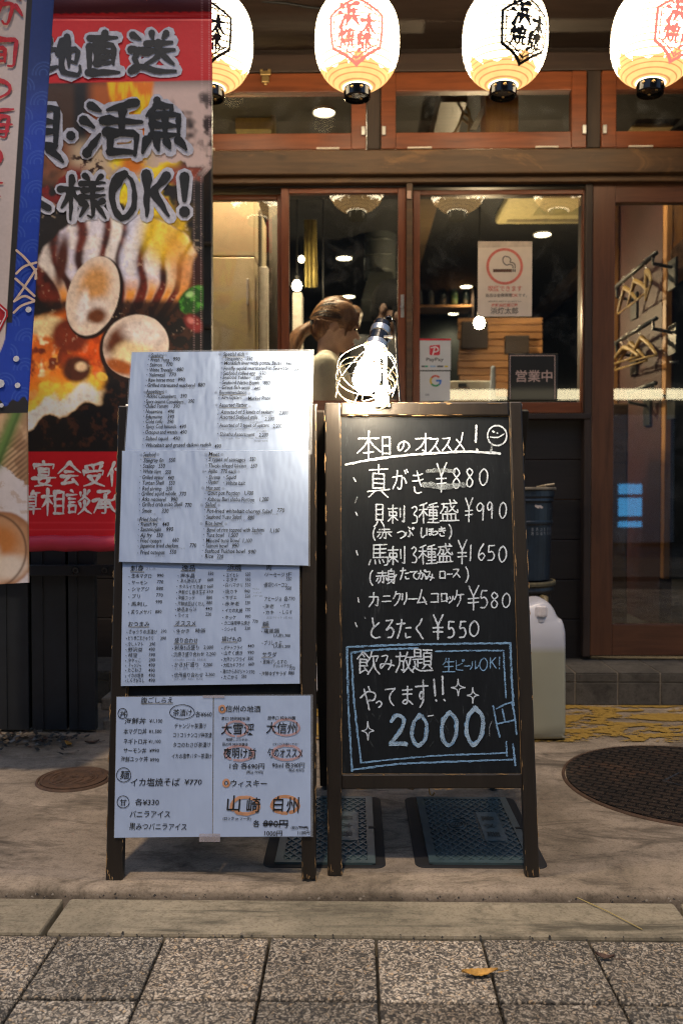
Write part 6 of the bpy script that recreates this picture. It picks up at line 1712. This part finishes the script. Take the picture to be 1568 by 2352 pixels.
L3 = [(212, 304, 146, '刺身', 46), (218, 358, 192, '生本マグロ'), (398, 442, 188, '990'), (220, 328, 240, 'サーモン'), (396, 440, 233, '770'), (220, 340, 286, 'シマアジ'), (393, 441, 279, '880'), (220, 276, 335, 'ブリ'), (391, 437, 326, '770'), (216, 330, 388, '馬刺し'), (388, 432, 373, '990'), (216, 360, 444, '炙り〆サバ'), (386, 430, 441, '880'), (194, 342, 532, 'おつまみ', 42), (200, 396, 581, 'きゅうりの浅漬け'), (426, 464, 578, '390'), (196, 370, 626, 'ピリ辛ごまきゅうり'), (421, 461, 626, '390'), (196, 302, 668, '冷しトマト'), (346, 386, 667, '390'), (196, 298, 706, '野沢菜', 32), (342, 384, 702, '490'), (198, 262, 745, '枝豆', 32), (341, 384, 739, '390'), (196, 286, 782, '冷やっこ'), (343, 385, 776, '290'), (200, 288, 816, 'チャンジャ'), (340, 385, 812, '490'), (194, 288, 848, 'たこわさ'), (340, 384, 848, '490'), (196, 304, 886, 'イカの塩辛'), (340, 384, 882, '490'), (190, 306, 920, 'しらすおろし'), (340, 384, 917, '490'),
      (568, 662, 142, '逸品', 44), (560, 660, 190, '梅水晶'), (752, 790, 175, '550'), (560, 704, 226, 'あん肝ぽんず'), (748, 788, 218, '660'), (550, 736, 266, 'ホタルイカ沖漬け'), (746, 788, 263, '660'), (546, 734, 306, '海鮮だし巻き玉子'), (742, 787, 300, '550'), (544, 662, 346, '海鮮ユッケ'), (742, 782, 341, '880'), (542, 728, 386, '海鮮納豆ばくだん'), (742, 782, 378, '880'), (538, 674, 426, '絶品あら汁'), (735, 780, 420, '440'), (540, 612, 468, 'ライス'), (735, 776, 459, '220'), (524, 664, 526, 'オススメ', 42), (532, 622, 578, '生かき'), (664, 732, 574, '時価'), (520, 682, 646, '盛り合わせ', 42), (520, 690, 694, '刺身5点盛り', 36), (722, 790, 688, '2,000'), (514, 726, 740, '浜焼き盛り合わせ', 36), (740, 806, 734, '2,200'), (518, 684, 812, 'かき3種盛り', 36), (720, 784, 810, '2,200'), (518, 718, 884, '信州盛り合わせ', 36), (735, 800, 878, '2,200'),
      (886, 984, 138, '浜焼', 44), (878, 966, 186, 'エイヒレ'), (1012, 1048, 180, '550'), (878, 954, 220, 'ホタテ'), (1012, 1048, 217, '550'), (872, 990, 258, '白ハマグリ'), (1010, 1048, 254, '550'), (872, 956, 302, '焼カキ'), (1005, 1044, 297, '440'), (872, 950, 344, 'サザエ'), (1010, 1046, 333, '550'), (868, 970, 388, '赤海老'), (1010, 1044, 379, '330'), (870, 990, 434, 'イカの丸焼'), (1010, 1046, 426, '770'), (870, 946, 482, 'ホッケ'), (1010, 1048, 474, '990'), (864, 1042, 522, 'カニ味噌甲ら焼き'), (1062, 1098, 509, '770'), (866, 946, 564, 'シシャモ'), (1008, 1045, 557, '330'), (848, 984, 638, '揚げもの', 42), (862, 992, 694, 'ポテトフライ'), (1028, 1072, 679, '440'), (862, 990, 730, '山ぞく焼き'), (1028, 1070, 725, '990'), (860, 1010, 774, '大伴アジフライ'), (1030, 1068, 766, '550'), (860, 1006, 814, '大粒カキフライ'), (1034, 1072, 806, '660'), (856, 1034, 858, '鶏のからあげジャン'), (1036, 1075, 863, '770'), (860, 956, 898, 'たこから'), (986, 1020, 893, '550'),
      (1156, 1192, 138, '肉', 42), (1150, 1332, 184, 'ソーセージ 5種', 36), (1296, 1334, 212, '550'), (1146, 1306, 258, '厚切りベーコン', 38), (1292, 1332, 276, '550'), (1142, 1258, 356, 'アヒージョ', 40), (1280, 1356, 352, '各770', 36), (1146, 1210, 406, '海老'), (1270, 1318, 400, 'イカ'), (1150, 1208, 448, 'カキ'), (1266, 1334, 446, 'しらす'), (1130, 1174, 534, '鍋', 42), (1140, 1246, 578, '痛風鍋', 36), (1204, 1320, 606, '1人前1,700', 28), (1140, 1262, 660, 'ブリしゃぶ', 36), (1204, 1320, 682, '1人前1,200', 28), (1128, 1228, 744, 'サラダ', 40), (1134, 1300, 790, '釜揚げしらすの'), (1204, 1334, 818, 'チョレギサラダ', 28), (1318, 1356, 836, '770'), (1126, 1296, 874, '海鮮ゆずサラダ'), (1312, 1352, 867, '880')]
g3 = [(316, 384, 138, 'さしみ', 24), (516, 740, 772, '(イカ丸焼き、ホタテ2個、赤海老2尾)', 20), (518, 706, 834, '(生がき、焼がき、カキフライ)', 20), (518, 720, 906, '(山ぞく焼き、馬刺し、野沢菜)', 20), (1160, 1338, 478, '追加バケット 1枚 ¥80', 20), (1062, 1108, 278, 'オススメ', 16), (1064, 1122, 304, 'トッピング', 16), (1064, 1132, 326, 'バター ¥55', 16)]
m = write(p3, L3, C8, sc8, 33, .08, .004); write(p3, g3, C8, sc8, 20, .1, .0, 1, mm=m)
for x0, x1, y in ((216, 306, 152), (204, 344, 536), (520, 664, 528), (520, 676, 654), (850, 954, 642), (886, 980, 142), (568, 660, 146), (1130, 1196, 748), (1130, 1178, 538)): under(m, p3, C8, x0, x1, y, 3)
bullets(m, p3, C8, [(204, 184), (204, 232), (202, 276), (202, 326), (200, 374), (200, 432), (190, 572), (186, 614), (184, 656), (184, 694), (184, 734), (182, 770), (182, 806), (182, 838), (180, 876), (182, 910), (546, 178), (544, 212), (538, 254), (536, 294), (534, 334), (532, 374), (528, 414), (528, 454), (518, 564), (508, 684), (504, 732), (506, 804), (506, 872), (862, 176), (862, 210), (860, 244), (860, 290), (858, 332), (856, 376), (856, 420), (856, 470), (850, 510), (852, 552), (850, 684), (850, 718), (848, 764), (848, 802), (844, 846), (848, 886), (1148, 172), (1144, 240), (1138, 394), (1260, 388), (1140, 436), (1254, 434), (1128, 568), (1130, 648), (1122, 778), (1116, 860)], 1.4)
m.build('lettering', INKS, S3)
L4 = [(286, 508, 1066, '腹ごしらえ', 48), (138, 186, 1158, '丼', 46), (172, 318, 1208, '海鮮丼', 46), (346, 436, 1202, '¥1,100', 34), (166, 326, 1280, '本マグロ丼', 42), (342, 430, 1276, '¥1,500', 34), (164, 328, 1348, 'ネギトロ丼', 42), (340, 424, 1345, '¥1,100', 34), (164, 322, 1412, 'サーモン丼', 40), (346, 412, 1408, '¥990', 34), (146, 334, 1472, '海鮮ユッケ丼', 40), (350, 412, 1474, '¥990', 34), (508, 640, 1152, '茶漬け', 50), (664, 778, 1160, '各¥660', 42), (518, 738, 1240, 'チャンジャ茶漬け', 40), (508, 776, 1302, 'コリコリナンコツ梅茶漬', 38), (508, 768, 1372, 'タコのわさび茶漬け', 38), (500, 776, 1450, 'イカの塩辛バター茶漬け', 38), (140, 206, 1590, '麺', 62), (210, 552, 1640, 'イカ塩焼そば', 60), (588, 708, 1634, '¥770', 50), (136, 184, 1776, '甘', 50), (244, 410, 1774, '各¥330', 50), (206, 486, 1860, 'バニラアイス', 54), (204, 602, 1944, '黒みつバニラアイス', 52)]
m = write(p4, L4, C8, sc8, 40, .08, .004)
under(m, p4, C8, 296, 506, 1070, 3.4)
def ring(m, pl, C, cx, cy, rx, ry, w=1.5, mi=0, k=.0007, a0=.4, turns=1.03):
    n = 30; ribbon(m, [C(cx + rx * (1 + .03 * math.sin(3 * t)) * math.cos(t), cy + ry * math.sin(t)) for t in [a0 + turns * 2 * math.pi * i / n for i in range(n + 1)]], w, pmap(pl, k), mi, jit=.12, rg=rg)
ring(m, p4, C8, 161, 1138, 32, 35); ring(m, p4, C8, 574, 1128, 86, 50); ring(m, p4, C8, 168, 1566, 50, 50); ring(m, p4, C8, 164, 1754, 42, 42)
m.build('lettering', INKS, S4)
L5 = [(836, 862, 1124, 'O', 44), (874, 1118, 1124, '信州の地酒', 48), (844, 1042, 1186, '辛口 特別純米酒', 28), (1168, 1362, 1180, '超辛口 純米吟醸', 28), (842, 1072, 1278, '大雪渓', 84), (1156, 1372, 1272, '大信州', 84), (878, 1048, 1328, '喉越しさわやか…', 22), (852, 1030, 1364, '辰の吟 特別本醸造', 26), (1200, 1382, 1360, 'スタッフにお尋ねください', 22), (858, 1086, 1444, '夜明け前', 76), (1166, 1410, 1440, '旬のオススメ', 72), (894, 1138, 1520, '1合 各690円', 44), (1198, 1424, 1514, '90ml 各390円', 40), (1020, 1136, 1556, '(税込 759円)', 24), (1310, 1420, 1542, '(税込 429円)', 24), (866, 892, 1640, 'O', 40), (904, 1156, 1646, 'ウィスキー', 52), (872, 968, 1812, '山', 120), (1014, 1112, 1818, '崎', 110), (1192, 1266, 1812, '白', 110), (1296, 1386, 1820, '州', 115), (856, 1050, 1880, '(ロック or ソーダ)', 30), (1064, 1112, 1924, '各', 50), (1136, 1308, 1926, '890円', 60), (1330, 1450, 1942, '(税込 979円)', 24), (1136, 1262, 1988, '1000円', 44), (1372, 1456, 1980, '1100円', 32)]
m = write(p5, L5, C8, sc8, 40, .06, .008)
ring(m, p5, C8, 852, 1108, 20, 24, 5, 3, .0003); ring(m, p5, C8, 880, 1624, 20, 24, 5, 3, .0003)
for cx, cy, rx, ry, mi, w in ((950, 1246, 78, 52, 4, 5), (1296, 1236, 92, 56, 4, 5), (970, 1416, 100, 50, 4, 6), (1300, 1412, 98, 50, 4, 6), (1012, 1780, 96, 58, 3, 8), (1290, 1776, 92, 58, 3, 8)): ring(m, p5, C8, cx, cy, rx, ry, w, mi, .0003, rg.uniform(0, 3), .95)
for pts in ([(1136, 1904), (1312, 1916)], [(1138, 1916), (1310, 1904)], [(1386, 1926), (1440, 1930)]): ribbon(m, [C8(*p) for p in pts], 1.7, pmap(p5, .0009), 0, jit=.15, rg=rg)
m.build('lettering', INKS, S5)
# tape strips on the lower sheets
TAPE = NT('clear_tape'); TAPE.color((.5, .46, .5)).set(.2); TAPE.l.new(TAPE.ramp(TAPE.noise(TAPE.coord(), 30, 2), [(.3, (.3,)*3), (.7, (.5,)*3)]), TAPE.b.inputs['Alpha'])
for quad in ([(458, 1914), (506, 1914), (506, 1933), (458, 1933)], [(466, 1597), (516, 1597), (516, 1603), (466, 1603)]):
    m = M(); q = [p5.uv(*c) for c in quad]; m.hexa([p5.at(u, v, .0016) for u, v in q], [p5.at(u, v, .0019) for u, v in q]); m.build('tape', TAPE.m, S5)

# ---------------------------------------------------------------- clip lamp on the chalkboard
BLK_G = plain('glossy_black_rubber', (.010, .010, .011), .25)
D7 = lambda x, y: (660.3 + x / 4.551, 660.3 + y / 4.551)
YL = 1.80
pb = P(*D7(830, 930), YL); ps = P(*D7(905, 640), YL + .035); pt = P(*D7(985, 390), YL + .062)
ax = (pb - ps).normalized()
lamp = thing('clip_lamp', P(*D7(1000, 1185), CHB.at(*CHB.uv(880, 924)).y), 'lit clip lamp in a bent wire cage on top of the chalkboard', 'lamp')
m = M(); L = (pb - ps).length
m.lathe(ps, [(.0, .002), (.0165, .002), (.018, .03), (.025, L * .62), (.0295, L * .98), (.028, L * 1.2), (.020, L * 1.42), (.0, L * 1.5)], 20, axis=ax)
BULB = emit('lamp_bulb_glow', (1.0, .80, .55), 320.0)
m.build('bulb', BULB, lamp, smooth=True)
Lt = (pt - ps).length
m = M(); m.lathe(pt, [(0, -.012), (.013, -.010), (.0185, -.002), (.0195, .010), (.0195, Lt * .55), (.021, Lt * .58), (.021, Lt * .92), (.018, Lt), (.0, Lt)], 28, axis=ax); m.build('socket', BLK_G, lamp)
m = M(); m.lathe(pt, [(.0197, .010), (.0215, .011), (.0215, .026), (.0197, .027)], 28, axis=ax); m.lathe(pt, [(.0215, Lt * .78), (.0235, Lt * .79), (.0235, Lt * 1.0), (.0215, Lt * 1.01)], 28, axis=ax)
a = P(*D7(1010, 520), YL + .03); m.box(a + Vector((-.002, -.01, -.003)), a + Vector((.018, .008, .0015))); m.build('collar', STEEL, lamp, bevel=.001)
m = M(); m.lathe(pt + ax * (-.012) + Vector((.012, 0, .004)), [(0, -.006), (.007, -.004), (.008, .004), (0, .006)], 14, axis=ax); m.build('knob', BLK_G, lamp, smooth=True)
CAGE = plain('brassy_wire', (.62, .52, .34), .3, metal=.85)
u = ax.cross(Vector((0, 1, 0))).normalized(); w = ax.cross(u).normalized()
m = M(); rg = random.Random(9); org = ps - ax * .004
def ringp(h, r, sq=1.0, n=26, tilt=0): return [org + ax * (h + tilt * math.cos(t)) + u * r * math.cos(t) + w * r * sq * math.sin(t) for t in [2*math.pi*i/n for i in range(n+1)]]
HC = L * 1.62
for k in range(7):
    t = 2 * math.pi * k / 7 + .2; bend = rg.uniform(-.007, .009); tw = rg.uniform(-.35, .35)
    pts = []
    for i in range(9):
        s = i / 8; r = .021 + (.043 + bend) * math.sin(min(1, s * 1.45) * math.pi / 2) - .012 * max(0, s - .75) * 4 * .3
        an = t + tw * s * s; pts.append(org + ax * (HC * s) + u * r * math.cos(an) + w * r * math.sin(an) + Vector((.010 * s * math.sin(k), 0, 0)))
    m.tube(cat_rom(pts, 3), .0010, 6)
m.tube(ringp(0, .0225), .0014, 6); m.tube(ringp(HC * .66, .061, 1, 26, .010), .0014, 6); m.tube(ringp(HC * .70, .064, .95, 26, -.008), .0013, 6); m.tube(ringp(HC, .058, 1, 26, .006), .0015, 6); m.tube(ringp(HC * .90, .057, 1, 26, -.012), .0012, 6)
lp = cat_rom([D7(940, 700), D7(1050, 670), D7(1125, 760), D7(1110, 830), D7(1060, 930), D7(1145, 1010), D7(1080, 1080), D7(920, 1150), D7(782, 1186), D7(800, 1080)], 5)
m.tube([P(x, y, YL + .012) for x, y in lp], .0015, 6)
m.build('cage', CAGE, lamp, smooth=True)
m = M(); b0 = CHB.at(*CHB.uv(878, 923)); 
m.box((b0.x - .016, b0.y - .010, b0.z - .012), (b0.x + .016, b0.y - .004, b0.z + .035)); m.box((b0.x - .016, b0.y + .032, b0.z - .03), (b0.x + .016, b0.y + .038, b0.z + .035))
m.tube([Vector((b0.x + .004, b0.y + .012, b0.z + .004)), Vector((b0.x + .006, b0.y + .004, b0.z + .05)), Vector((b0.x + .006, b0.y - .035, pt.z - .04)), pt + Vector((.016, .012, -.03)), pt + Vector((.012, .006, -.012))], .005, 8)
m.build('clip', plain('pale_grey_clip', (.5, .48, .42), .35), lamp, bevel=.001)
m = M(); m.tube(cat_rom([pt + ax * (-.012) + Vector((.012, .004, .004)), pt + Vector((.03, .05, .012)), pt + Vector((.035, .09, -.05)), Vector((b0.x + .05, b0.y + .07, b0.z - .2)), Vector((b0.x + .06, 2.2, .1)), Vector((b0.x + .1, 2.35, .012)), Vector((-.02, 2.75, .012)), Vector((-.1, 3.05, .012))], 6), .0035, 6); m.build('cord', BLK_G, lamp, smooth=True)

# ---------------------------------------------------------------- notices on the window glass
def notice(name, x0, y0, x1, y1, Yq, c, label, cat, coat=.2, roughness=.4, bev=.001, th=.0008):
    pl = Plane((0, Yq, 0), (1, 0, 0), (0, 0, 1))
    a, b = P(x0, (y0 + y1) / 2, Yq), P(x1, (y0 + y1) / 2, Yq); t, bo = P((x0 + x1) / 2, y0, Yq), P((x0 + x1) / 2, y1, Yq)
    r = thing(name, ((a.x + b.x) / 2, Yq, bo.z), label, cat)
    m = M(); m.box((a.x, Yq, bo.z), (b.x, Yq + th, t.z)); m.build('sheet', plain(name + '_ground', c, roughness, var=.04, coat=coat), r, bevel=bev)
    return r, pl
YQ = 3.480
r, pl = notice('smoking_notice', 1096.7, 555, 1221, 727, YQ, (.74, .62, .52), 'smoking allowed notice with a red ring and a cigarette', 'notice')
f = pmap(pl, .0007); m = M()
pk = ink('salmon_print', (.66, .17, .13)); gk = ink('grey_brown_print', (.10, .085, .085)); dk = ink('brown_print', (.12, .055, .035))
D6 = lambda x, y: (918.6 + x / 2.4147, 401.9 + y / 2.4147)
cx, cy = D6(578, 507)
for i in range(48):
    t0, t1 = 2*math.pi*i/48, 2*math.pi*(i+1)/48
    q = [(cx + rr * math.cos(t), cy + rr * math.sin(t)) for rr, t in ((42.2, t0), (42.2, t1), (36.0, t1), (36.0, t0))]
    m.add([f(x, y, 0) for x, y in q], [(0, 1, 2, 3)], 0)
def bar(a, b, c, d, mi):
    q = [D6(a, b), D6(c, b), D6(c, d), D6(a, d)]; m.add([f(x, y, 0) for x, y in q], [(0, 1, 2, 3)], mi)
bar(514, 522, 618, 539, 2); bar(621, 522, 628, 538, 1); bar(631, 522, 639, 538, 1)
for pts in ([(624, 516), (622, 502), (606, 496), (588, 500), (572, 486), (568, 466), (578, 452), (594, 454)], [(636, 516), (634, 496), (622, 486), (608, 484), (612, 470), (602, 456), (594, 454)]): ribbon(m, cat_rom([D6(*p) for p in pts]), 2.4, f, 1, rg=rg)
for s, x0, x1, y, em, mi, of in (('喫煙できます', 484, 672, 643, 34, 0, .008), ('当店は全席喫煙', 470, 616, 676, 22, 1, .006), ('OK', 616, 652, 676, 24, 0, .02), ('です。', 652, 700, 676, 22, 1, .006), ('全席喫煙可能な飲食店です AND ADULTS ONLY', 486, 672, 705, 9, 1, 0), ('海鮮浜焼居酒屋', 504, 650, 730, 20, 0, .02), ('浜焼太郎', 500, 652, 768, 38, 1, .012)):
    px, py = D6(x0, y); put_text(m, s, px, py, em / 2.4147, pl, .0007, mi, 0, of, width=(x1 - x0) / 2.4147)
m.build('print', [pk, gk, dk], r)
m = M(); q = [D6(430, 368), D6(728, 368), D6(728, 398), D6(430, 404)]; m.add([f(x, y, 2e-5) for x, y in q], [(0, 1, 2, 3)]); m.build('tape', plain('cloudy_tape', (.58, .47, .38), .3), r)
r, pl = notice('payment_sticker', 963, 778.5, 1034.5, 850, YQ, (.64, .64, .64), 'square white payment sticker with a red P emblem', 'sticker', bev=.0)
f = pmap(pl, .0007); m = M()
bar(107, 908, 280, 918, 0)
q = [D6(*p) for p in ((166, 946), (218, 942), (220, 950), (220, 994), (214, 1000), (168, 1000), (163, 994), (163, 950))]; m.add([f(x, y, 0) for x, y in q], [tuple(range(8))], 0)
for pts in ([(180, 998), (190, 962)], [(170, 958), (196, 954), (210, 964), (206, 978), (186, 982)]): ribbon(m, cat_rom([D6(*p) for p in pts]) if len(pts) > 2 else [D6(*p) for p in pts], 2.6, pmap(pl, .0010), 2, rg=rg)
px, py = D6(142, 1032); put_text(m, 'PayPay', px, py, 11, pl, .0007, 1, 0, .02, width=97 / 2.4147)
for a, b, mi in ((118, 136, 1), (137, 154, 3), (165, 196, 4), (204, 238, 1), (246, 264, 5)): bar(a, 1057, b, 1066, mi)
m.build('print', [ink('bright_red_print', (.62, .02, .04)), ink('dark_grey_print', (.09, .09, .09)), ink('white_on_red', (.8, .78, .78)), ink('green_print', (.05, .40, .22)), ink('sky_print', (.30, .45, .66)), ink('yellow_print', (.7, .55, .04))], r)
r, pl = notice('search_sticker', 964, 853, 1033, 921, YQ, (.64, .64, .64), 'square white sticker with a four colour letter G', 'sticker', bev=.0)
f = pmap(pl, .0007); m = M(); cx, cy = D6(196, 1142)
for a0, a1, mi in ((-2.55, -.75, 0), (2.5, 3.75, 1), (.7, 2.52, 2), (-.02, .72, 3)):
    n = 14
    for i in range(n):
        t0, t1 = a0 + (a1 - a0) * i / n, a0 + (a1 - a0) * (i + 1) / n
        q = [(cx + rr * math.cos(t), cy + rr * math.sin(t)) for rr, t in ((13.6, t0), (13.6, t1), (9.3, t1), (9.3, t0))]; m.add([f(x, y, 1e-5 * mi) for x, y in q], [(0, 1, 2, 3)], mi)
bar(198, 1136, 229, 1147, 3); px, py = D6(138, 1224); put_text(m, 'on', px, py, 9, pl, .0007, 4, 0, .02)
m.build('print', [ink('g_red', (.62, .10, .05)), ink('g_yellow', (.70, .45, .02)), ink('g_green', (.04, .30, .10)), ink('g_blue', (.05, .20, .62)), ink('g_grey', (.2, .22, .25))], r)
r, pl = notice('open_sign', 1166, 812, 1280, 919, YQ - .004, (.012, .012, .013), 'black sign with pale characters saying the shop is open', 'sign', bev=.003, th=.004)
f = pmap(pl, .0007); m = M()
for a, b in (((608, 1002), (856, 1002)), ((856, 1002), (856, 1240)), ((608, 1240), (608, 1002))): ribbon(m, [D6(*a), D6(*b)], 1.7, f, 0, rg=rg)
px, py = D6(634, 1142); put_text(m, '営業中', px, py, 29, pl, .0007, 0, 0, .012, width=202 / 2.4147)
m.build('lettering', [ink('pale_pink_paint', (.62, .44, .38))], r)

# ---------------------------------------------------------------- litter
LEAFY = plain('yellow_leaf_skin', (.42, .22, .035), .6, var=.5, scale=60); LEAFB = plain('brown_leaf_skin', (.06, .03, .018), .7, var=.5, scale=60)
def leaf(px, py, L, W_, ang, mat, label, z=.0, curl=.006):
    g = G(px, py, z); m = M(); vs, fs = [], []
    n = 12
    for i in range(n + 1):
        t = i / n; x = (t - .5) * L; w_ = W_ * (math.sin(math.pi * t) ** .8) * (1 - .3 * t) * (1 + .12 * math.sin(t * 40))
        for s in (-1, 0, 1):
            X = x; Yy = s * w_ / 2; zz = .002 + curl * (abs(s) * .7 + (2 * t - 1) ** 2)
            vs.append((g.x + X * math.cos(ang) - Yy * math.sin(ang), g.y + X * math.sin(ang) + Yy * math.cos(ang), z + zz))
    for i in range(n):
        for s in range(2): fs.append((i*3+s, (i+1)*3+s, (i+1)*3+s+1, i*3+s+1))
    m.add(vs, fs); e0 = Vector((g.x + L/2 * math.cos(ang), g.y + L/2 * math.sin(ang), z + .004)); m.tube([e0, e0 + Vector((.018 * math.cos(ang), .018 * math.sin(ang), .002))], .0008, 5)
    return tag(m.build('fallen_leaf', mat, solid=.0003), label, 'leaf')
leaf(1101, 2241, .062, .026, .12, LEAFY, 'long yellow leaf lying across a joint of the paving slabs', -.0105)
leaf(1388, 2204, .032, .016, -.3, LEAFB, 'small dark brown leaf on the paving slabs near the kerb', -.0105)
leaf(212, 1708, .045, .02, .4, LEAFB, 'brown leaf on the concrete at the foot of the dark fence', .0)
leaf(158, 1712, .05, .022, 2.2, LEAFY, 'orange leaf among the rubbish at the foot of the dark fence', .0)
m = M(); a, b = G(1325, 2062, -.005), G(1474, 2135, -.005); m.tube([a, (a + b) / 2 + Vector((0, .004, .001)), b], .0011, 5); tag(m.build('straw', plain('straw', (.34, .26, .09), .7)), 'thin straw lying across the kerb', 'straw')
m = M(); rg = random.Random(17)
for i in range(260):
    g = G(rg.uniform(-60, 150) + abs(rg.gauss(0, 30)), 1692 + abs(rg.gauss(0, 1)) * 17, 0); s = rg.uniform(.004, .014); an = rg.uniform(0, 6.3); t = rg.uniform(-.6, .6)
    d = Vector((math.cos(an), math.sin(an), t)) * s; e = Vector((-math.sin(an), math.cos(an), rg.uniform(-.5, .5))) * s * .6; c = Vector((g.x, g.y, .006 + rg.uniform(0, .014)))
    m.add([c - d, c + e, c + d, c - e], [(0, 1, 2, 3)], rg.choice([0, 0, 0, 1, 2]))
tag(m.build('leaf_litter', [plain('dark_litter', (.012, .014, .014), .8), LEAFB, plain('grey_litter', (.12, .115, .105), .8)]), 'dark heap of leaf litter along the foot of the fence', 'litter', kind='stuff')
m = M()
for i in range(420):
    x = rg.uniform(-1.6, 2.0); y = YK1 + rg.uniform(-.004, .012) if rg.random() < .6 else YK0 - rg.uniform(.0, .008); s = rg.uniform(.001, .004); an = rg.uniform(0, 6.3)
    d = Vector((math.cos(an), math.sin(an), .2)) * s; e = Vector((-math.sin(an), math.cos(an), .3)) * s * .7; c = Vector((x, y, -.009 + rg.uniform(-.003, .002)))
    m.add([c - d, c + e, c + d, c - e, c + Vector((0, 0, s))], [(0, 1, 4), (1, 2, 4), (2, 3, 4), (3, 0, 4)], rg.choice([0, 0, 1]))
tag(m.build('grit', [plain('dark_grit', (.03, .027, .024), .9), plain('pale_grit', (.22, .19, .15), .9)]), 'grit and crumbs in the joint beside the kerb', 'grit', kind='stuff')

# ---------------------------------------------------------------- across the street, seen only as reflections in the glass
r = thing('opposite_building', (2, -6.3, 0), 'dark building across the street with a long lit sign band', 'building')
m = M(); m.box((-14, -8.5, 0), (14, -6.3, 7.0)); m.build('wall', plain('dark_facade', (.02, .022, .026), .7), r)
m = M(); a = 2.27; m.box((1.28, -6.32, a - .075), (7.5, -6.22, a + .075)); m.build('sign_band', emit('sign_band_light', (1.0, .84, .52), 6.0), r)
m = M()
for i in range(5): m.box((2.3 + i * 1.17, -6.2, a - .09), (2.33 + i * 1.17, -6.15, a + .09))
m.build('band_bracket', BLACK, r)
r = thing('vending_machine', (4.1, -5.9, 0), 'blue lit vending machine across the street', 'vending machine')
m = M(); m.box((3.6, -6.25, .05), (4.6, -5.6, 1.9)); m.build('body', plain('machine_white', (.3, .32, .36), .4), r, bevel=.02)
m = M()
for z0, z1 in ((.28, .36), (.44, .70), (.76, .90)): m.box((3.80, -5.6, z0), (4.13, -5.585, z1))
m.build('lit_window', emit('blue_screen', (.10, .50, 1.0), 2.6), r)
